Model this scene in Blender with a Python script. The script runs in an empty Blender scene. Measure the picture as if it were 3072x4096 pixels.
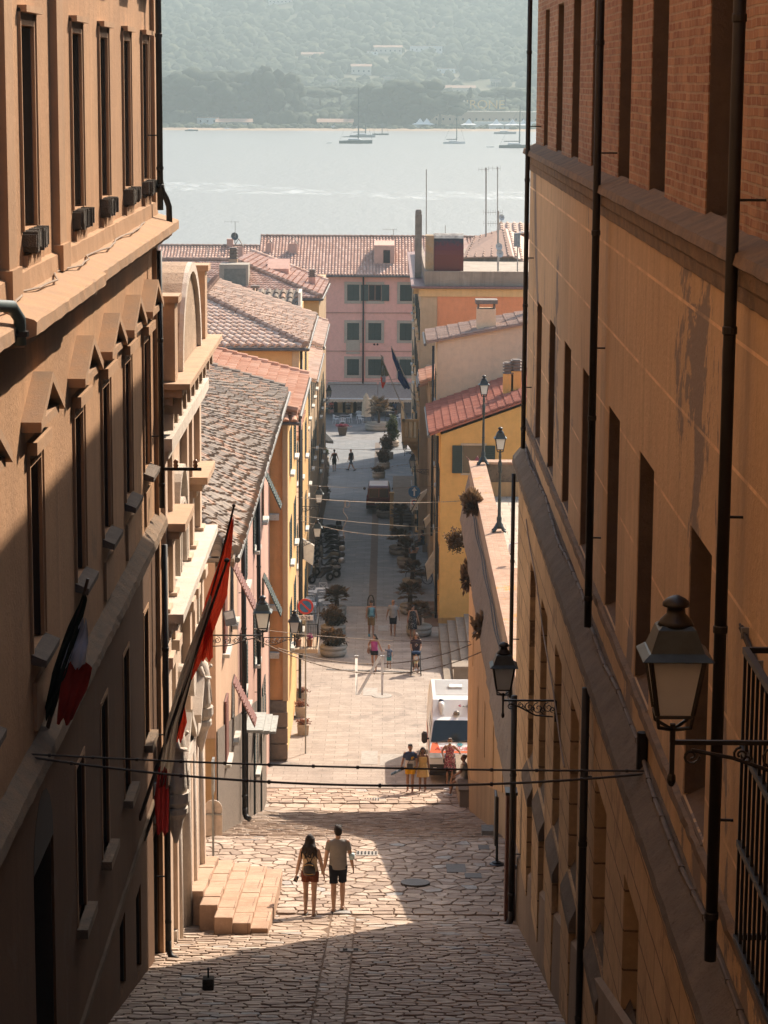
import bpy, bmesh, math, random
import numpy as np
from mathutils import Vector, Matrix
random.seed(7)
R=math.radians; PI=math.pi
sc=bpy.context.scene; COL=sc.collection
# ------------------------------------------------------------------ camera (at the origin) and pixel -> world helpers
FPX=9671.0; PITCH=R(10.13); ROLL=0.006
cc,ss=math.cos(PITCH),math.sin(PITCH)
PROF=[(-40,0.5),(10,-8.3),(20,-10.2),(46,-16.4),(54,-17.4),(78,-24.1),(83,-24.85),(113,-26.3),(185,-29.8),(215,-30.8),(290,-31.2)]
def G(Y):
    if Y<=PROF[0][0]: return PROF[0][1]
    for (a,za),(b,zb) in zip(PROF,PROF[1:]):
        if Y<=b: return za+(zb-za)*(Y-a)/(b-a)
    return PROF[-1][1]
def ray(px,py):
    u=px-1536; v=py-2048
    cr,sr=math.cos(ROLL),math.sin(ROLL)
    u,v=(u*cr+v*sr)/FPX,(-u*sr+v*cr)/FPX
    return (u,cc-v*ss,-ss-v*cc)
def atY(px,py,Y): r=ray(px,py); t=Y/r[1]; return Vector((r[0]*t,Y,r[2]*t))
def atX(px,py,X): r=ray(px,py); t=X/r[0]; return Vector((X,r[1]*t,r[2]*t))
def atZ(px,py,Z): r=ray(px,py); t=Z/r[2]; return Vector((r[0]*t,r[1]*t,Z))
def gr(px,py):
    r=ray(px,py); k=r[2]/r[1]; Y=15.0
    while Y<300 and k*Y>G(Y): Y+=.05
    return atY(px,py,Y)
def D(x,y): return (x*1.8517,y*1.8517)      # photo viewed at 1659 px wide
# ------------------------------------------------------------------ mesh builder
class MB:
    def __init__(s): s.v=[]; s.f=[]; s.c=None
    def quad(s,*p):
        n=len(s.v); s.v+= [tuple(q) for q in p]; s.f.append(tuple(range(n,n+len(p))))
    def grp(s,vs,fs):
        n=len(s.v); s.v+=[tuple(q) for q in vs]; s.f+=[tuple(i+n for i in f) for f in fs]
    def box(s,x0,x1,y0,y1,z0,z1):
        s.grp([(x0,y0,z0),(x1,y0,z0),(x1,y1,z0),(x0,y1,z0),(x0,y0,z1),(x1,y0,z1),(x1,y1,z1),(x0,y1,z1)],
              [(0,3,2,1),(4,5,6,7),(0,1,5,4),(1,2,6,5),(2,3,7,6),(3,0,4,7)])
    def obox(s,c,sz,m=None):
        m=m or Matrix.Identity(3); c=Vector(c); h=[q/2 for q in sz]
        vs=[c+m@Vector((a*h[0],b*h[1],d*h[2])) for d in (-1,1) for a,b in ((-1,-1),(1,-1),(1,1),(-1,1))]
        s.grp(vs,[(0,3,2,1),(4,5,6,7),(0,1,5,4),(1,2,6,5),(2,3,7,6),(3,0,4,7)])
    def bar(s,a,b,w,h=None):
        h=h or w; a=Vector(a); b=Vector(b); d=b-a; L=d.length
        if L<1e-6: return
        q=d.to_track_quat('Y','Z').to_matrix(); s.obox((a+b)/2,(w,L,h),q)
    def prism(s,pts,ax,a,b):       # 2D outline extruded along axis ax ('x','y','z')
        def P(p,t): return {'x':(t,p[0],p[1]),'y':(p[0],t,p[1]),'z':(p[0],p[1],t)}[ax]
        n=len(pts); s.grp([P(p,a) for p in pts]+[P(p,b) for p in pts],
            [tuple(range(n))[::-1],tuple(range(n,2*n))]+[(i,(i+1)%n,n+(i+1)%n,n+i) for i in range(n)])
    def loft(s,pts,rad,n=8,ref=None,cap=True,ph=0.0):
        pts=[Vector(p) for p in pts]; m=len(pts); vs=[]; prev=None
        for i,p in enumerate(pts):
            t=(pts[min(i+1,m-1)]-pts[max(i-1,0)])
            if t.length<1e-9: t=Vector((0,0,1))
            t.normalize()
            if ref is not None: a=Vector(ref)-t*Vector(ref).dot(t)
            elif prev is None:
                a=Vector((1,0,0)) if abs(t.x)<.8 else Vector((0,1,0)); a=a-t*a.dot(t)
            else: a=prev-t*prev.dot(t)
            if a.length<1e-6: a=t.orthogonal()
            a.normalize(); prev=a; b=t.cross(a)
            r=rad[i] if isinstance(rad,(list,tuple)) else rad
            rx,ry=r if isinstance(r,(list,tuple)) else (r,r)
            for k in range(n):
                w=2*PI*k/n+ph; vs.append(p+a*(rx*math.cos(w))+b*(ry*math.sin(w)))
        fs=[(i*n+k,i*n+(k+1)%n,(i+1)*n+(k+1)%n,(i+1)*n+k) for i in range(m-1) for k in range(n)]
        if cap: fs+=[tuple(range(n))[::-1],tuple(range((m-1)*n,m*n))]
        s.grp(vs,fs)
    def lathe(s,c,prof,n=16,ph=0.0):   # prof: (r,z)
        c=Vector(c); s.loft([c+Vector((0,0,z+i*1e-5)) for i,(r,z) in enumerate(prof)],[max(r,1e-4) for r,z in prof],n,ref=(1,0,0),ph=ph)
    def ell(s,c,r,n=12,m=8,mat=None):
        c=Vector(c); vs=[];mat=mat or Matrix.Identity(3)
        for i in range(1,m):
            th=PI*i/m
            for k in range(n):
                w=2*PI*k/n; vs.append(c+mat@Vector((r[0]*math.sin(th)*math.cos(w),r[1]*math.sin(th)*math.sin(w),r[2]*math.cos(th))))
        vs+= [c+mat@Vector((0,0,r[2])),c-mat@Vector((0,0,r[2]))]; T=len(vs)-2
        fs=[(i*n+k,(i+1)*n+k,(i+1)*n+(k+1)%n,i*n+(k+1)%n) for i in range(m-2) for k in range(n)]
        fs+=[(T,k,(k+1)%n) for k in range(n)]+[(T+1,(m-2)*n+(k+1)%n,(m-2)*n+k) for k in range(n)]
        s.grp(vs,fs)
    def build(s,name,mat,parent=None,smooth=False,local=False,bevel=0):
        off=Vector((0,0,0))
        if parent is not None and not local: off=WL.get(parent.name,Vector((0,0,0)))
        me=bpy.data.meshes.new(name); me.from_pydata([(x-off.x,y-off.y,z-off.z) for x,y,z in s.v],[],s.f); me.update()
        if s.c is not None:
            at=me.color_attributes.new('tint','FLOAT_COLOR','POINT'); at.data.foreach_set('color',np.array(s.c,dtype=np.float32).ravel())
        return link(name,me,mat,parent,smooth,off,bevel)
WL={}
def link(name,me,mat,parent=None,smooth=False,off=None,bevel=0):
    o=bpy.data.objects.new(name,me); COL.objects.link(o)
    if mat is not None: me.materials.append(mat)
    if smooth:
        me.polygons.foreach_set('use_smooth',[True]*len(me.polygons)); me.update()
    if parent is not None: o.parent=parent
    WL[o.name]=off if off is not None else Vector((0,0,0))
    if bevel:
        b=o.modifiers.new('bevel','BEVEL'); b.width=bevel; b.segments=2; b.limit_method='ANGLE'; b.angle_limit=R(40)
    return o
def tag(o,label=None,cat=None,group=None,kind=None):
    if label: o['label']=label
    if cat: o['category']=cat
    if group: o['group']=group
    if kind: o['kind']=kind
    return o
def thing(name,label,cat,loc,group=None):
    o=bpy.data.objects.new(name,None); COL.objects.link(o); o.location=loc; o.empty_display_size=.2
    WL[o.name]=Vector(loc); return tag(o,label,cat,group)
def dup(root,loc=None,rotz=0,label=None,group=None,scale=1):
    def cp(o,par):
        c=o.copy(); COL.objects.link(c)
        if par is not None: c.parent=par
        for ch in list(o.children): cp(ch,c)
        return c
    r=cp(root,None)
    if loc is not None: r.location=loc
    r.rotation_euler=(0,0,rotz); r.scale=(scale,)*3
    if label: r['label']=label
    if group: r['group']=group
    return r
# ------------------------------------------------------------------ materials
def NT(name):
    m=bpy.data.materials.new(name); m.use_nodes=True; t=m.node_tree; b=t.nodes['Principled BSDF']; return m,t,b
def nd(t,ty,**k):
    n=t.nodes.new(ty)
    for a,v in k.items(): setattr(n,a,v)
    return n
def ramp(t,stops,fac=None,mode='LINEAR'):
    n=nd(t,'ShaderNodeValToRGB'); n.color_ramp.interpolation=mode; e=n.color_ramp.elements
    while len(e)<len(stops): e.new(.5)
    for q,(p,c) in zip(e,stops): q.position=p; q.color=(*c,1) if len(c)==3 else c
    if fac is not None: t.links.new(fac,n.inputs[0])
    return n.outputs[0]
def g3(v): return (v,v,v)
def coord(t,scale=(1,1,1),loc=(0,0,0),world=False,rot=(0,0,0)):
    if world: src=nd(t,'ShaderNodeNewGeometry').outputs['Position']
    else: src=nd(t,'ShaderNodeTexCoord').outputs['Object']
    m=nd(t,'ShaderNodeMapping'); m.inputs['Scale'].default_value=scale; m.inputs['Location'].default_value=loc; m.inputs['Rotation'].default_value=rot
    t.links.new(src,m.inputs[0]); return m.outputs[0]
def noise(t,vec,scale,detail=4,rough=.55,dist=0):
    n=nd(t,'ShaderNodeTexNoise'); n.inputs['Scale'].default_value=scale; n.inputs['Detail'].default_value=detail
    n.inputs['Roughness'].default_value=rough; n.inputs['Distortion'].default_value=dist; t.links.new(vec,n.inputs['Vector']); return n.outputs['Fac']
def mix(t,f,a,b,mode='MIX'):
    n=nd(t,'ShaderNodeMix',data_type='RGBA',blend_type=mode)
    for i,v in ((0,f),(6,a),(7,b)):
        if hasattr(v,'is_linked'): t.links.new(v,n.inputs[i])
        elif i==0: n.inputs[0].default_value=v
        else: n.inputs[i].default_value=(*v,1)
    return n.outputs[2]
def bump(t,b,h,strength=.3,dist=.02):
    n=nd(t,'ShaderNodeBump'); n.inputs['Strength'].default_value=strength; n.inputs['Distance'].default_value=dist
    t.links.new(h,n.inputs['Height']); t.links.new(n.outputs[0],b.inputs['Normal'])
def mul(c,k): return tuple(min(1,x*k) for x in c)
MC={}
def plain(name,c,rough=.6,metal=0,var=.25,scale=6,bmp=0,spec=.5,coat=0):
    if name in MC: return MC[name]
    m,t,b=NT(name); v=coord(t); n=noise(t,v,scale,5)
    t.links.new(ramp(t,[(.3,mul(c,1-var)),(.7,mul(c,1+var*.6))],n),b.inputs['Base Color'])
    b.inputs['Roughness'].default_value=rough; b.inputs['Metallic'].default_value=metal; b.inputs['Specular IOR Level'].default_value=spec
    b.inputs['Coat Weight'].default_value=coat
    if bmp: bump(t,b,noise(t,v,scale*4,6),.5,bmp)
    MC[name]=m; return m
def plaster(name,c=None,c2=None,stain=(.16,.12,.09),amt=.5,rough=.9,streak=.35,joints=None,peel=None,bmp=.012):
    if name in MC: return MC[name]
    m,t,b=NT(name); v=coord(t,world=True); c2=c2 or mul(c,.82)
    n1=noise(t,v,.35,6,.6); n2=noise(t,v,3.2,6,.65)
    col=mix(t,ramp(t,[(.35,g3(0)),(.65,g3(1))],n1),c,c2)
    col=mix(t,ramp(t,[(.42,g3(0)),(.75,g3(.35))],n2),col,mul(c,.62))
    vs=coord(t,(3.2,3.2,.16),world=True); s1=noise(t,vs,1.4,6,.7)
    col=mix(t,ramp(t,[(.5,g3(0)),(.78,g3(streak))],s1),col,mul(c,.5))
    vs=coord(t,(2.1,2.1,.22),(7,3,1),world=True); s2=noise(t,vs,1.1,4,.6)
    col=mix(t,ramp(t,[(.56,g3(0)),(.8,g3(streak*.8))],s2),col,mul(c,1.3))
    n3=noise(t,coord(t,(1,1,.7),(3,9,2),world=True),.9,8,.7,.6)
    col=mix(t,ramp(t,[(.6,g3(0)),(.66,g3(amt*.55)),(.8,g3(amt))],n3),col,stain)
    h=n2
    if peel:
        n4=noise(t,coord(t,(1,1,.45),(1,4,6),world=True),peel[1],9,.72,.9)
        f=ramp(t,[(peel[2],g3(0)),(peel[2]+.012,g3(1))],n4); col=mix(t,f,col,peel[0])
    if joints:       # pale flat course lines ruled on the render
        w=nd(t,'ShaderNodeSeparateXYZ'); t.links.new(coord(t,world=True),w.inputs[0])
        def line(o,per,wd,off=0):
            a=nd(t,'ShaderNodeMath',operation='MULTIPLY_ADD'); t.links.new(o,a.inputs[0]); a.inputs[1].default_value=1/per; a.inputs[2].default_value=off
            f_=nd(t,'ShaderNodeMath',operation='FRACT'); t.links.new(a.outputs[0],f_.inputs[0])
            l=nd(t,'ShaderNodeMath',operation='LESS_THAN'); t.links.new(f_.outputs[0],l.inputs[0]); l.inputs[1].default_value=wd/per; return l.outputs[0]
        lf=line(w.outputs[2],joints[0],.035)
        gm=nd(t,'ShaderNodeMath',operation='MULTIPLY'); t.links.new(lf,gm.inputs[0])
        t.links.new(ramp(t,[(.4,g3(.1)),(.6,g3(.75))],noise(t,coord(t,(1,1,.3),world=True),1.3,4)),gm.inputs[1])
        col=mix(t,gm.outputs[0],col,mul(c,joints[1]))
    t.links.new(col,b.inputs['Base Color']); b.inputs['Roughness'].default_value=rough; b.inputs['Specular IOR Level'].default_value=.25
    bump(t,b,noise(t,v,14,6,.6),.7,bmp); MC[name]=m; return m
def brickmat(name,plane='yz',c1=(.30,.105,.045),c2=(.46,.19,.09),mortar=(.33,.22,.14),bw=.26,rh=.085,ms=.012,off=.5,rough=.9,extra=None,bd=.01):
    if name in MC: return MC[name]
    m,t,b=NT(name); src=nd(t,'ShaderNodeNewGeometry').outputs['Position']
    s=nd(t,'ShaderNodeSeparateXYZ'); t.links.new(src,s.inputs[0]); c=nd(t,'ShaderNodeCombineXYZ')
    ax={'x':0,'y':1,'z':2}; t.links.new(s.outputs[ax[plane[0]]],c.inputs[0]); t.links.new(s.outputs[ax[plane[1]]],c.inputs[1])
    nz=nd(t,'ShaderNodeTexNoise'); nz.inputs['Scale'].default_value=2.2; t.links.new(src,nz.inputs['Vector'])
    ad=nd(t,'ShaderNodeVectorMath',operation='MULTIPLY_ADD'); t.links.new(nz.outputs['Color'],ad.inputs[0]); ad.inputs[1].default_value=(.03,.03,0); t.links.new(c.outputs[0],ad.inputs[2])
    k=nd(t,'ShaderNodeTexBrick'); t.links.new(ad.outputs[0],k.inputs['Vector']); k.offset=off
    k.inputs['Color1'].default_value=(*c1,1); k.inputs['Color2'].default_value=(*c2,1); k.inputs['Mortar'].default_value=(*mortar,1)
    for a,v in (('Scale',1),('Mortar Size',ms),('Brick Width',bw),('Row Height',rh),('Mortar Smooth',.3),('Bias',-.1)): k.inputs[a].default_value=v
    n=noise(t,src,1.1,7,.7); col=mix(t,ramp(t,[(.4,g3(0)),(.75,g3(.6))],n),k.outputs['Color'],mul(c1,.55))
    n=noise(t,src,9,5,.7); col=mix(t,ramp(t,[(.5,g3(0)),(.8,g3(.5))],n),col,mul(c2,1.3))
    if extra: n=noise(t,src,extra[1],7,.7,.5); col=mix(t,ramp(t,[(extra[2],g3(0)),(extra[2]+.06,g3(extra[3]))],n),col,extra[0])
    t.links.new(col,b.inputs['Base Color']); b.inputs['Roughness'].default_value=rough; b.inputs['Specular IOR Level'].default_value=.25
    inv=nd(t,'ShaderNodeMath',operation='SUBTRACT'); inv.inputs[0].default_value=1; t.links.new(k.outputs['Fac'],inv.inputs[1])
    h=nd(t,'ShaderNodeMath',operation='MULTIPLY_ADD'); t.links.new(n,h.inputs[0]); h.inputs[1].default_value=.6; t.links.new(inv.outputs[0],h.inputs[2])
    bump(t,b,h.outputs[0],.9,bd); MC[name]=m; return m
def stonemat(name,c,c2,scale=1.5,spots=(.13,.10,.07),sp=.5,rough=.92,b_=.02,sc2=9):
    if name in MC: return MC[name]
    m,t,b=NT(name); v=coord(t,world=True)
    col=mix(t,ramp(t,[(.35,g3(0)),(.65,g3(1))],noise(t,v,scale,7,.65)),c,c2)
    col=mix(t,ramp(t,[(.55,g3(0)),(.68,g3(sp))],noise(t,coord(t,loc=(4,4,4),world=True),sc2,7,.75)),col,spots)
    t.links.new(col,b.inputs['Base Color']); b.inputs['Roughness'].default_value=rough; b.inputs['Specular IOR Level'].default_value=.25
    bump(t,b,noise(t,v,scale*9,8,.7),.9,b_); MC[name]=m; return m
def tinted(name,stops,rough=.9,nscale=8,dirt=(.12,.10,.08),damt=.5,b_=.008,spec=.25,dlo=.5):
    """colour of each tile / stone / leaf comes from a per-piece random attribute"""
    if name in MC: return MC[name]
    m,t,b=NT(name); a=nd(t,'ShaderNodeAttribute'); a.attribute_name='tint'
    s=nd(t,'ShaderNodeSeparateColor'); t.links.new(a.outputs['Color'],s.inputs[0])
    col=ramp(t,stops,s.outputs[0]); v=coord(t,world=True)
    col=mix(t,ramp(t,[(dlo,g3(0)),(dlo+.22,g3(damt))],noise(t,v,nscale,7,.7)),col,dirt)
    t.links.new(col,b.inputs['Base Color']); b.inputs['Roughness'].default_value=rough; b.inputs['Specular IOR Level'].default_value=spec
    bump(t,b,noise(t,v,30,5),.6,b_); MC[name]=m; return m
def glassmat(name,c=(.02,.025,.03),rough=.08):
    if name in MC: return MC[name]
    m,t,b=NT(name); b.inputs['Base Color'].default_value=(*c,1); b.inputs['Roughness'].default_value=rough; b.inputs['Specular IOR Level'].default_value=.5
    n=noise(t,coord(t),2.5,2); bump(t,b,n,.05,.02); MC[name]=m; return m
def frosted(name,c=(.8,.8,.76)):
    if name in MC: return MC[name]
    m,t,b=NT(name); b.inputs['Base Color'].default_value=(*c,1); b.inputs['Roughness'].default_value=.35
    tr=nd(t,'ShaderNodeBsdfTranslucent'); tr.inputs[0].default_value=(*c,1); mx=nd(t,'ShaderNodeMixShader'); mx.inputs[0].default_value=.45
    t.links.new(b.outputs[0],mx.inputs[1]); t.links.new(tr.outputs[0],mx.inputs[2]); t.links.new(mx.outputs[0],t.nodes['Material Output'].inputs[0])
    t.links.new(ramp(t,[(.3,mul(c,.8)),(.7,c)],noise(t,coord(t),5,4)),tr.inputs[0]); MC[name]=m; return m
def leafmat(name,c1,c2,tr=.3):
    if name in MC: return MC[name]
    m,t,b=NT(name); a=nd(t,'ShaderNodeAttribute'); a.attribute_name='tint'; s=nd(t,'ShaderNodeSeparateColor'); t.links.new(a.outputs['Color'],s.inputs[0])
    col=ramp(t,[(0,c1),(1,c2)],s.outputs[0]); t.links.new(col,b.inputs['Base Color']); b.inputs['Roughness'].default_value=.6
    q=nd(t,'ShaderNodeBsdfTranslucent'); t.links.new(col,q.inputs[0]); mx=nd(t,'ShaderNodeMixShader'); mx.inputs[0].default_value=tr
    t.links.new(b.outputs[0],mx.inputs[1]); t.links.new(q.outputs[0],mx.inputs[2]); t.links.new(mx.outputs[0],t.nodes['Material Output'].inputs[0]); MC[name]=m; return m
def clothmat(name,c,c2=None,scale=14,thr=.52,rough=.9,c3=None,tr=0):
    if name in MC: return MC[name]
    m,t,b=NT(name); v=coord(t); n=noise(t,v,5,4); col=ramp(t,[(.3,mul(c,.85)),(.7,mul(c,1.1))],n)
    if c2: col=mix(t,ramp(t,[(thr,g3(0)),(thr+.03,g3(1))],noise(t,v,scale,3,.6,1)),col,c2)
    if c3: col=mix(t,ramp(t,[(thr,g3(0)),(thr+.03,g3(1))],noise(t,coord(t,loc=(5,5,5)),scale*.8,3,.6,1)),col,c3)
    t.links.new(col,b.inputs['Base Color']); b.inputs['Roughness'].default_value=rough; b.inputs['Specular IOR Level'].default_value=.2
    bump(t,b,noise(t,coord(t,(1,1,.35)),9,4),.5,.02)
    if tr: q=nd(t,'ShaderNodeBsdfTranslucent'); t.links.new(col,q.inputs[0]); mx=nd(t,'ShaderNodeMixShader'); mx.inputs[0].default_value=tr; t.links.new(b.outputs[0],mx.inputs[1]); t.links.new(q.outputs[0],mx.inputs[2]); t.links.new(mx.outputs[0],t.nodes['Material Output'].inputs[0])
    MC[name]=m; return m
iron=plain('wrought_iron',(.018,.018,.018),.45,.3,.4,9)
pipem=plain('pipe_paint',(.014,.012,.010),.55,.1,.4,5)
greenshut=plain('shutter_green',(.022,.045,.04),.55)
whitestone=stonemat('pale_sill_stone',(.72,.68,.6),(.6,.55,.47),2)
glass=glassmat('window_glass'); darkroom=plain('dark_interior',(.012,.01,.008),.9)
cable_m=plain('cable_rubber',(.04,.032,.026),.7); palecable=plain('pale_cable',(.30,.21,.14),.7)
white_paint=plain('white_paint',(.78,.77,.74),.5,0,.08)
# ------------------------------------------------------------------ text
def text_mesh(s,size,depth=.004,mirror=False):
    cu=bpy.data.curves.new('t','FONT'); cu.body=s; cu.size=size; cu.extrude=depth; cu.align_x='CENTER'; cu.align_y='CENTER'
    o=bpy.data.objects.new('t',cu); COL.objects.link(o); dg=bpy.context.evaluated_depsgraph_get(); me=bpy.data.meshes.new_from_object(o.evaluated_get(dg))
    bpy.data.objects.remove(o); 
    if mirror: me.transform(Matrix.Scale(-1,4,(1,0,0))); me.flip_normals()
    return me
def put_text(name,s,size,mat,parent,M,mirror=False,depth=.004,sx=1):
    me=text_mesh(s,size,depth,mirror); me.transform(Matrix.Scale(sx,4,(1,0,0))); me.transform(M)
    return link(name,me,mat,parent)
# text plane facing -Y (towards the camera): x right, z up
def facecam(p,tilt=0): return Matrix.Translation(p)@Matrix.Rotation(R(90)+tilt,4,'X')
# ------------------------------------------------------------------ generic wall with openings
def wall(mb,O,U,N,u1,v0,v1,ops,depth=.3):
    """wall plane through O, u along U (unit, horizontal), outward normal N; ops = (ua,ub,va,vb)"""
    O=Vector(O);U=Vector(U);N=Vector(N);W=Vector((0,0,1))
    P=lambda u,v,d=0: O+U*u+W*v-N*d
    flip = U.cross(W).dot(N)<0
    def q(*p): mb.quad(*(p[::-1] if flip else p))
    us=sorted({0,u1}|{o[i] for o in ops for i in (0,1)}); vs=sorted({v0,v1}|{o[i] for o in ops for i in (2,3)})
    for a,b in zip(us,us[1:]):
        for c,d in zip(vs,vs[1:]):
            m=((a+b)/2,(c+d)/2)
            if any(o[0]<m[0]<o[1] and o[2]<m[1]<o[3] for o in ops): continue
            q(P(a,c),P(b,c),P(b,d),P(a,d))
    for a,b,c,d in ops:
        q(P(a,c),P(a,d),P(a,d,depth),P(a,c,depth)); q(P(b,c),P(b,c,depth),P(b,d,depth),P(b,d))
        q(P(a,c),P(a,c,depth),P(b,c,depth),P(b,c)); q(P(a,d),P(b,d),P(b,d,depth),P(a,d,depth))
# ------------------------------------------------------------------ tiled roof: A-B along the eave, C above B, D above A
def tiles(A,B,C_,D_,pitch=.24,tl=.42,r=.085,jit=.012,seg=5,stag=0,tint=(0,1)):
    A,B,C_,D_=[Vector(q) for q in (A,B,C_,D_)]; mb=MB(); cols=[]
    nrm=(B-A).cross(D_-A).normalized()
    if nrm.z<0: nrm=-nrm
    nu=max(2,int((B-A).length/pitch)); L=((D_-A).length+(C_-B).length)/2; nv=max(2,int(L/tl))
    def P(u,v): return (A*(1-u)+B*u)*(1-v)+(D_*(1-u)+C_*u)*v
    mb.quad(A,B,C_,D_); mb.quad(*[q-nrm*.09 for q in (D_,C_,B,A)])
    for a,b in ((A,B),(B,C_),(C_,D_),(D_,A)): mb.quad(b,a,a-nrm*.09,b-nrm*.09)
    cols+=[.5]*len(mb.v)
    for i in range(nu):
        so=random.uniform(-stag,0) if stag else 0
        for j in range(nv+(1 if stag else 0)):
            u=(i+.5)/nu; c=random.uniform(*tint); jo=random.gauss(0,jit); ju=random.gauss(0,jit*.6)
            v0=max(0,(j+so)/nv); v1=min(1,(j+so+1.12)/nv)
            if v1-v0<.15/nv: continue
            p0=P(u,v0); p1=P(u,v1); ax=(p1-p0).normalized(); side=ax.cross(nrm).normalized()
            w=P((i+1)/nu,j/nv)-P(i/nu,j/nv); rr=min(r,w.length*.45); n0=len(mb.v); vs=[]
            for (p,ra,h) in ((p0+ax*jo,rr*1.08,.035+abs(jo)*.4),(p1,rr*.85,.0)):
                for k in range(seg+1):
                    th=PI*k/seg; vs.append(p+side*(ra*math.cos(th)+ju)+nrm*(ra*.95*math.sin(th)+h))
            f=[(k,k+1,seg+1+k+1,seg+1+k) for k in range(seg)]+[tuple(range(seg+1))[::-1]]
            mb.grp(vs,f); cols+=[c]*(len(mb.v)-n0)
    mb.c=[(c,c,c,1) for c in cols]; return mb
def ridge(a,b,r=.12,step=.42,mb=None,cols=None):
    a=Vector(a);b=Vector(b); n=max(1,int((b-a).length/step)); mb=mb or MB(); mb.c=mb.c or []
    for i in range(n):
        p=a.lerp(b,i/n); q=a.lerp(b,min(1,(i+1.15)/n)); n0=len(mb.v)
        mb.loft([p+Vector((0,0,.03)),q],[r*1.1,r*.9],8); c=random.random(); mb.c+=[(c,c,c,1)]*(len(mb.v)-n0)
    return mb
oldtile=tinted('old_roof_tile',[(0,(.20,.155,.12)),(.22,(.35,.28,.22)),(.42,(.25,.195,.15)),(.55,(.38,.30,.23)),(.72,(.28,.215,.165)),(.82,(.46,.27,.175)),(.93,(.50,.31,.21)),(1,(.23,.18,.14))],damt=.6,nscale=5,dirt=(.20,.17,.14),dlo=.48)
warmtile=tinted('warm_roof_tile',[(0,(.40,.29,.22)),(.4,(.52,.36,.27)),(.75,(.58,.38,.27)),(1,(.44,.32,.25))],damt=.5,nscale=4,dirt=(.28,.22,.18))
redtile=tinted('red_roof_tile',[(0,(.50,.23,.14)),(.5,(.58,.30,.19)),(1,(.66,.38,.26))],damt=.35,nscale=3,dirt=(.34,.22,.16))
pinktile=tinted('pink_roof_tile',[(0,(.46,.27,.20)),(.5,(.60,.37,.28)),(1,(.72,.50,.40))],damt=.45,nscale=2,dirt=(.34,.26,.21))
paletile=tinted('pale_roof_tile',[(0,(.60,.42,.31)),(.5,(.74,.54,.42)),(1,(.55,.34,.24))],damt=.35,nscale=3,dirt=(.30,.22,.17))
darkred=tinted('dark_red_tile',[(0,(.32,.11,.07)),(.5,(.40,.14,.09)),(1,(.46,.18,.12))],damt=.25,nscale=3,dirt=(.16,.06,.05))
browntile=tinted('brown_roof_tile',[(0,(.30,.19,.14)),(.5,(.38,.25,.19)),(1,(.45,.31,.24))],damt=.5,nscale=3,dirt=(.18,.14,.12))
# ------------------------------------------------------------------ camera, world, sun
cam=bpy.data.cameras.new('camera'); co=bpy.data.objects.new('camera',cam); COL.objects.link(co); sc.camera=co
cam.sensor_fit='HORIZONTAL'; cam.sensor_width=36; cam.lens=36*FPX/3072; cam.clip_start=.5; cam.clip_end=20000
co.rotation_mode='QUATERNION'; co.rotation_quaternion=(Matrix.Rotation(R(90)-PITCH,3,'X')@Matrix.Rotation(ROLL,3,'Z')).to_quaternion()
HAZE=.00040; SAZ=33.4; SEL=39                       # sun: degrees to the right of the view, degrees up
w=bpy.data.worlds.new('World'); sc.world=w; w.use_nodes=True; t=w.node_tree; sk=nd(t,'ShaderNodeTexSky',sky_type='NISHITA')
sk.sun_disc=False; sk.sun_elevation=R(SEL); sk.sun_rotation=R(SAZ); sk.dust_density=2.5; sk.air_density=1.2; sk.ozone_density=1
t.links.new(sk.outputs[0],t.nodes['Background'].inputs[0]); t.nodes['Background'].inputs[1].default_value=.135
sl=bpy.data.lights.new('sun','SUN'); sl.energy=5.0; sl.angle=R(.53); sl.color=(1,.875,.73); so=bpy.data.objects.new('sun',sl); COL.objects.link(so)
sd=Vector((math.sin(R(SAZ))*math.cos(R(SEL)),math.cos(R(SAZ))*math.cos(R(SEL)),math.sin(R(SEL)))); so.rotation_euler=sd.to_track_quat('Z','Y').to_euler()
so.location=(30,60,60)
sc.view_settings.view_transform='Standard'; sc.view_settings.look='None'; sc.view_settings.exposure=.92; sc.view_settings.gamma=1
sc.render.engine='CYCLES'; sc.cycles.use_denoising=True; sc.cycles.denoiser='OPENIMAGEDENOISE'; sc.cycles.max_bounces=8; sc.cycles.diffuse_bounces=1; sc.cycles.volume_bounces=0; sc.cycles.transparent_max_bounces=12
sc.cycles.use_adaptive_sampling=True; sc.cycles.adaptive_threshold=.02; sc.cycles.sample_clamp_indirect=6
# ------------------------------------------------------------------ ground
mb=MB(); ys=[-40,0,10,15,20,25,30,35,40,46,50,54,60,66,72,78,83,90,100,113,130,150,185,215,250,290]
for a,b in zip(ys,ys[1:]): mb.quad((-80,a,G(a)-.12),(80,a,G(a)-.12),(80,b,G(b)-.12),(-80,b,G(b)-.12))
mb.quad((-80,290,G(290)-.12),(80,290,G(290)-.12),(80,290,-36),(-80,290,-36)); mb.quad((-400,330,-34),(400,330,-34),(400,280,-33.4),(-400,280,-33.4))
tag(mb.build('ground',stonemat('earth',(.26,.21,.16),(.2,.16,.12))),kind='structure')
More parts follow.
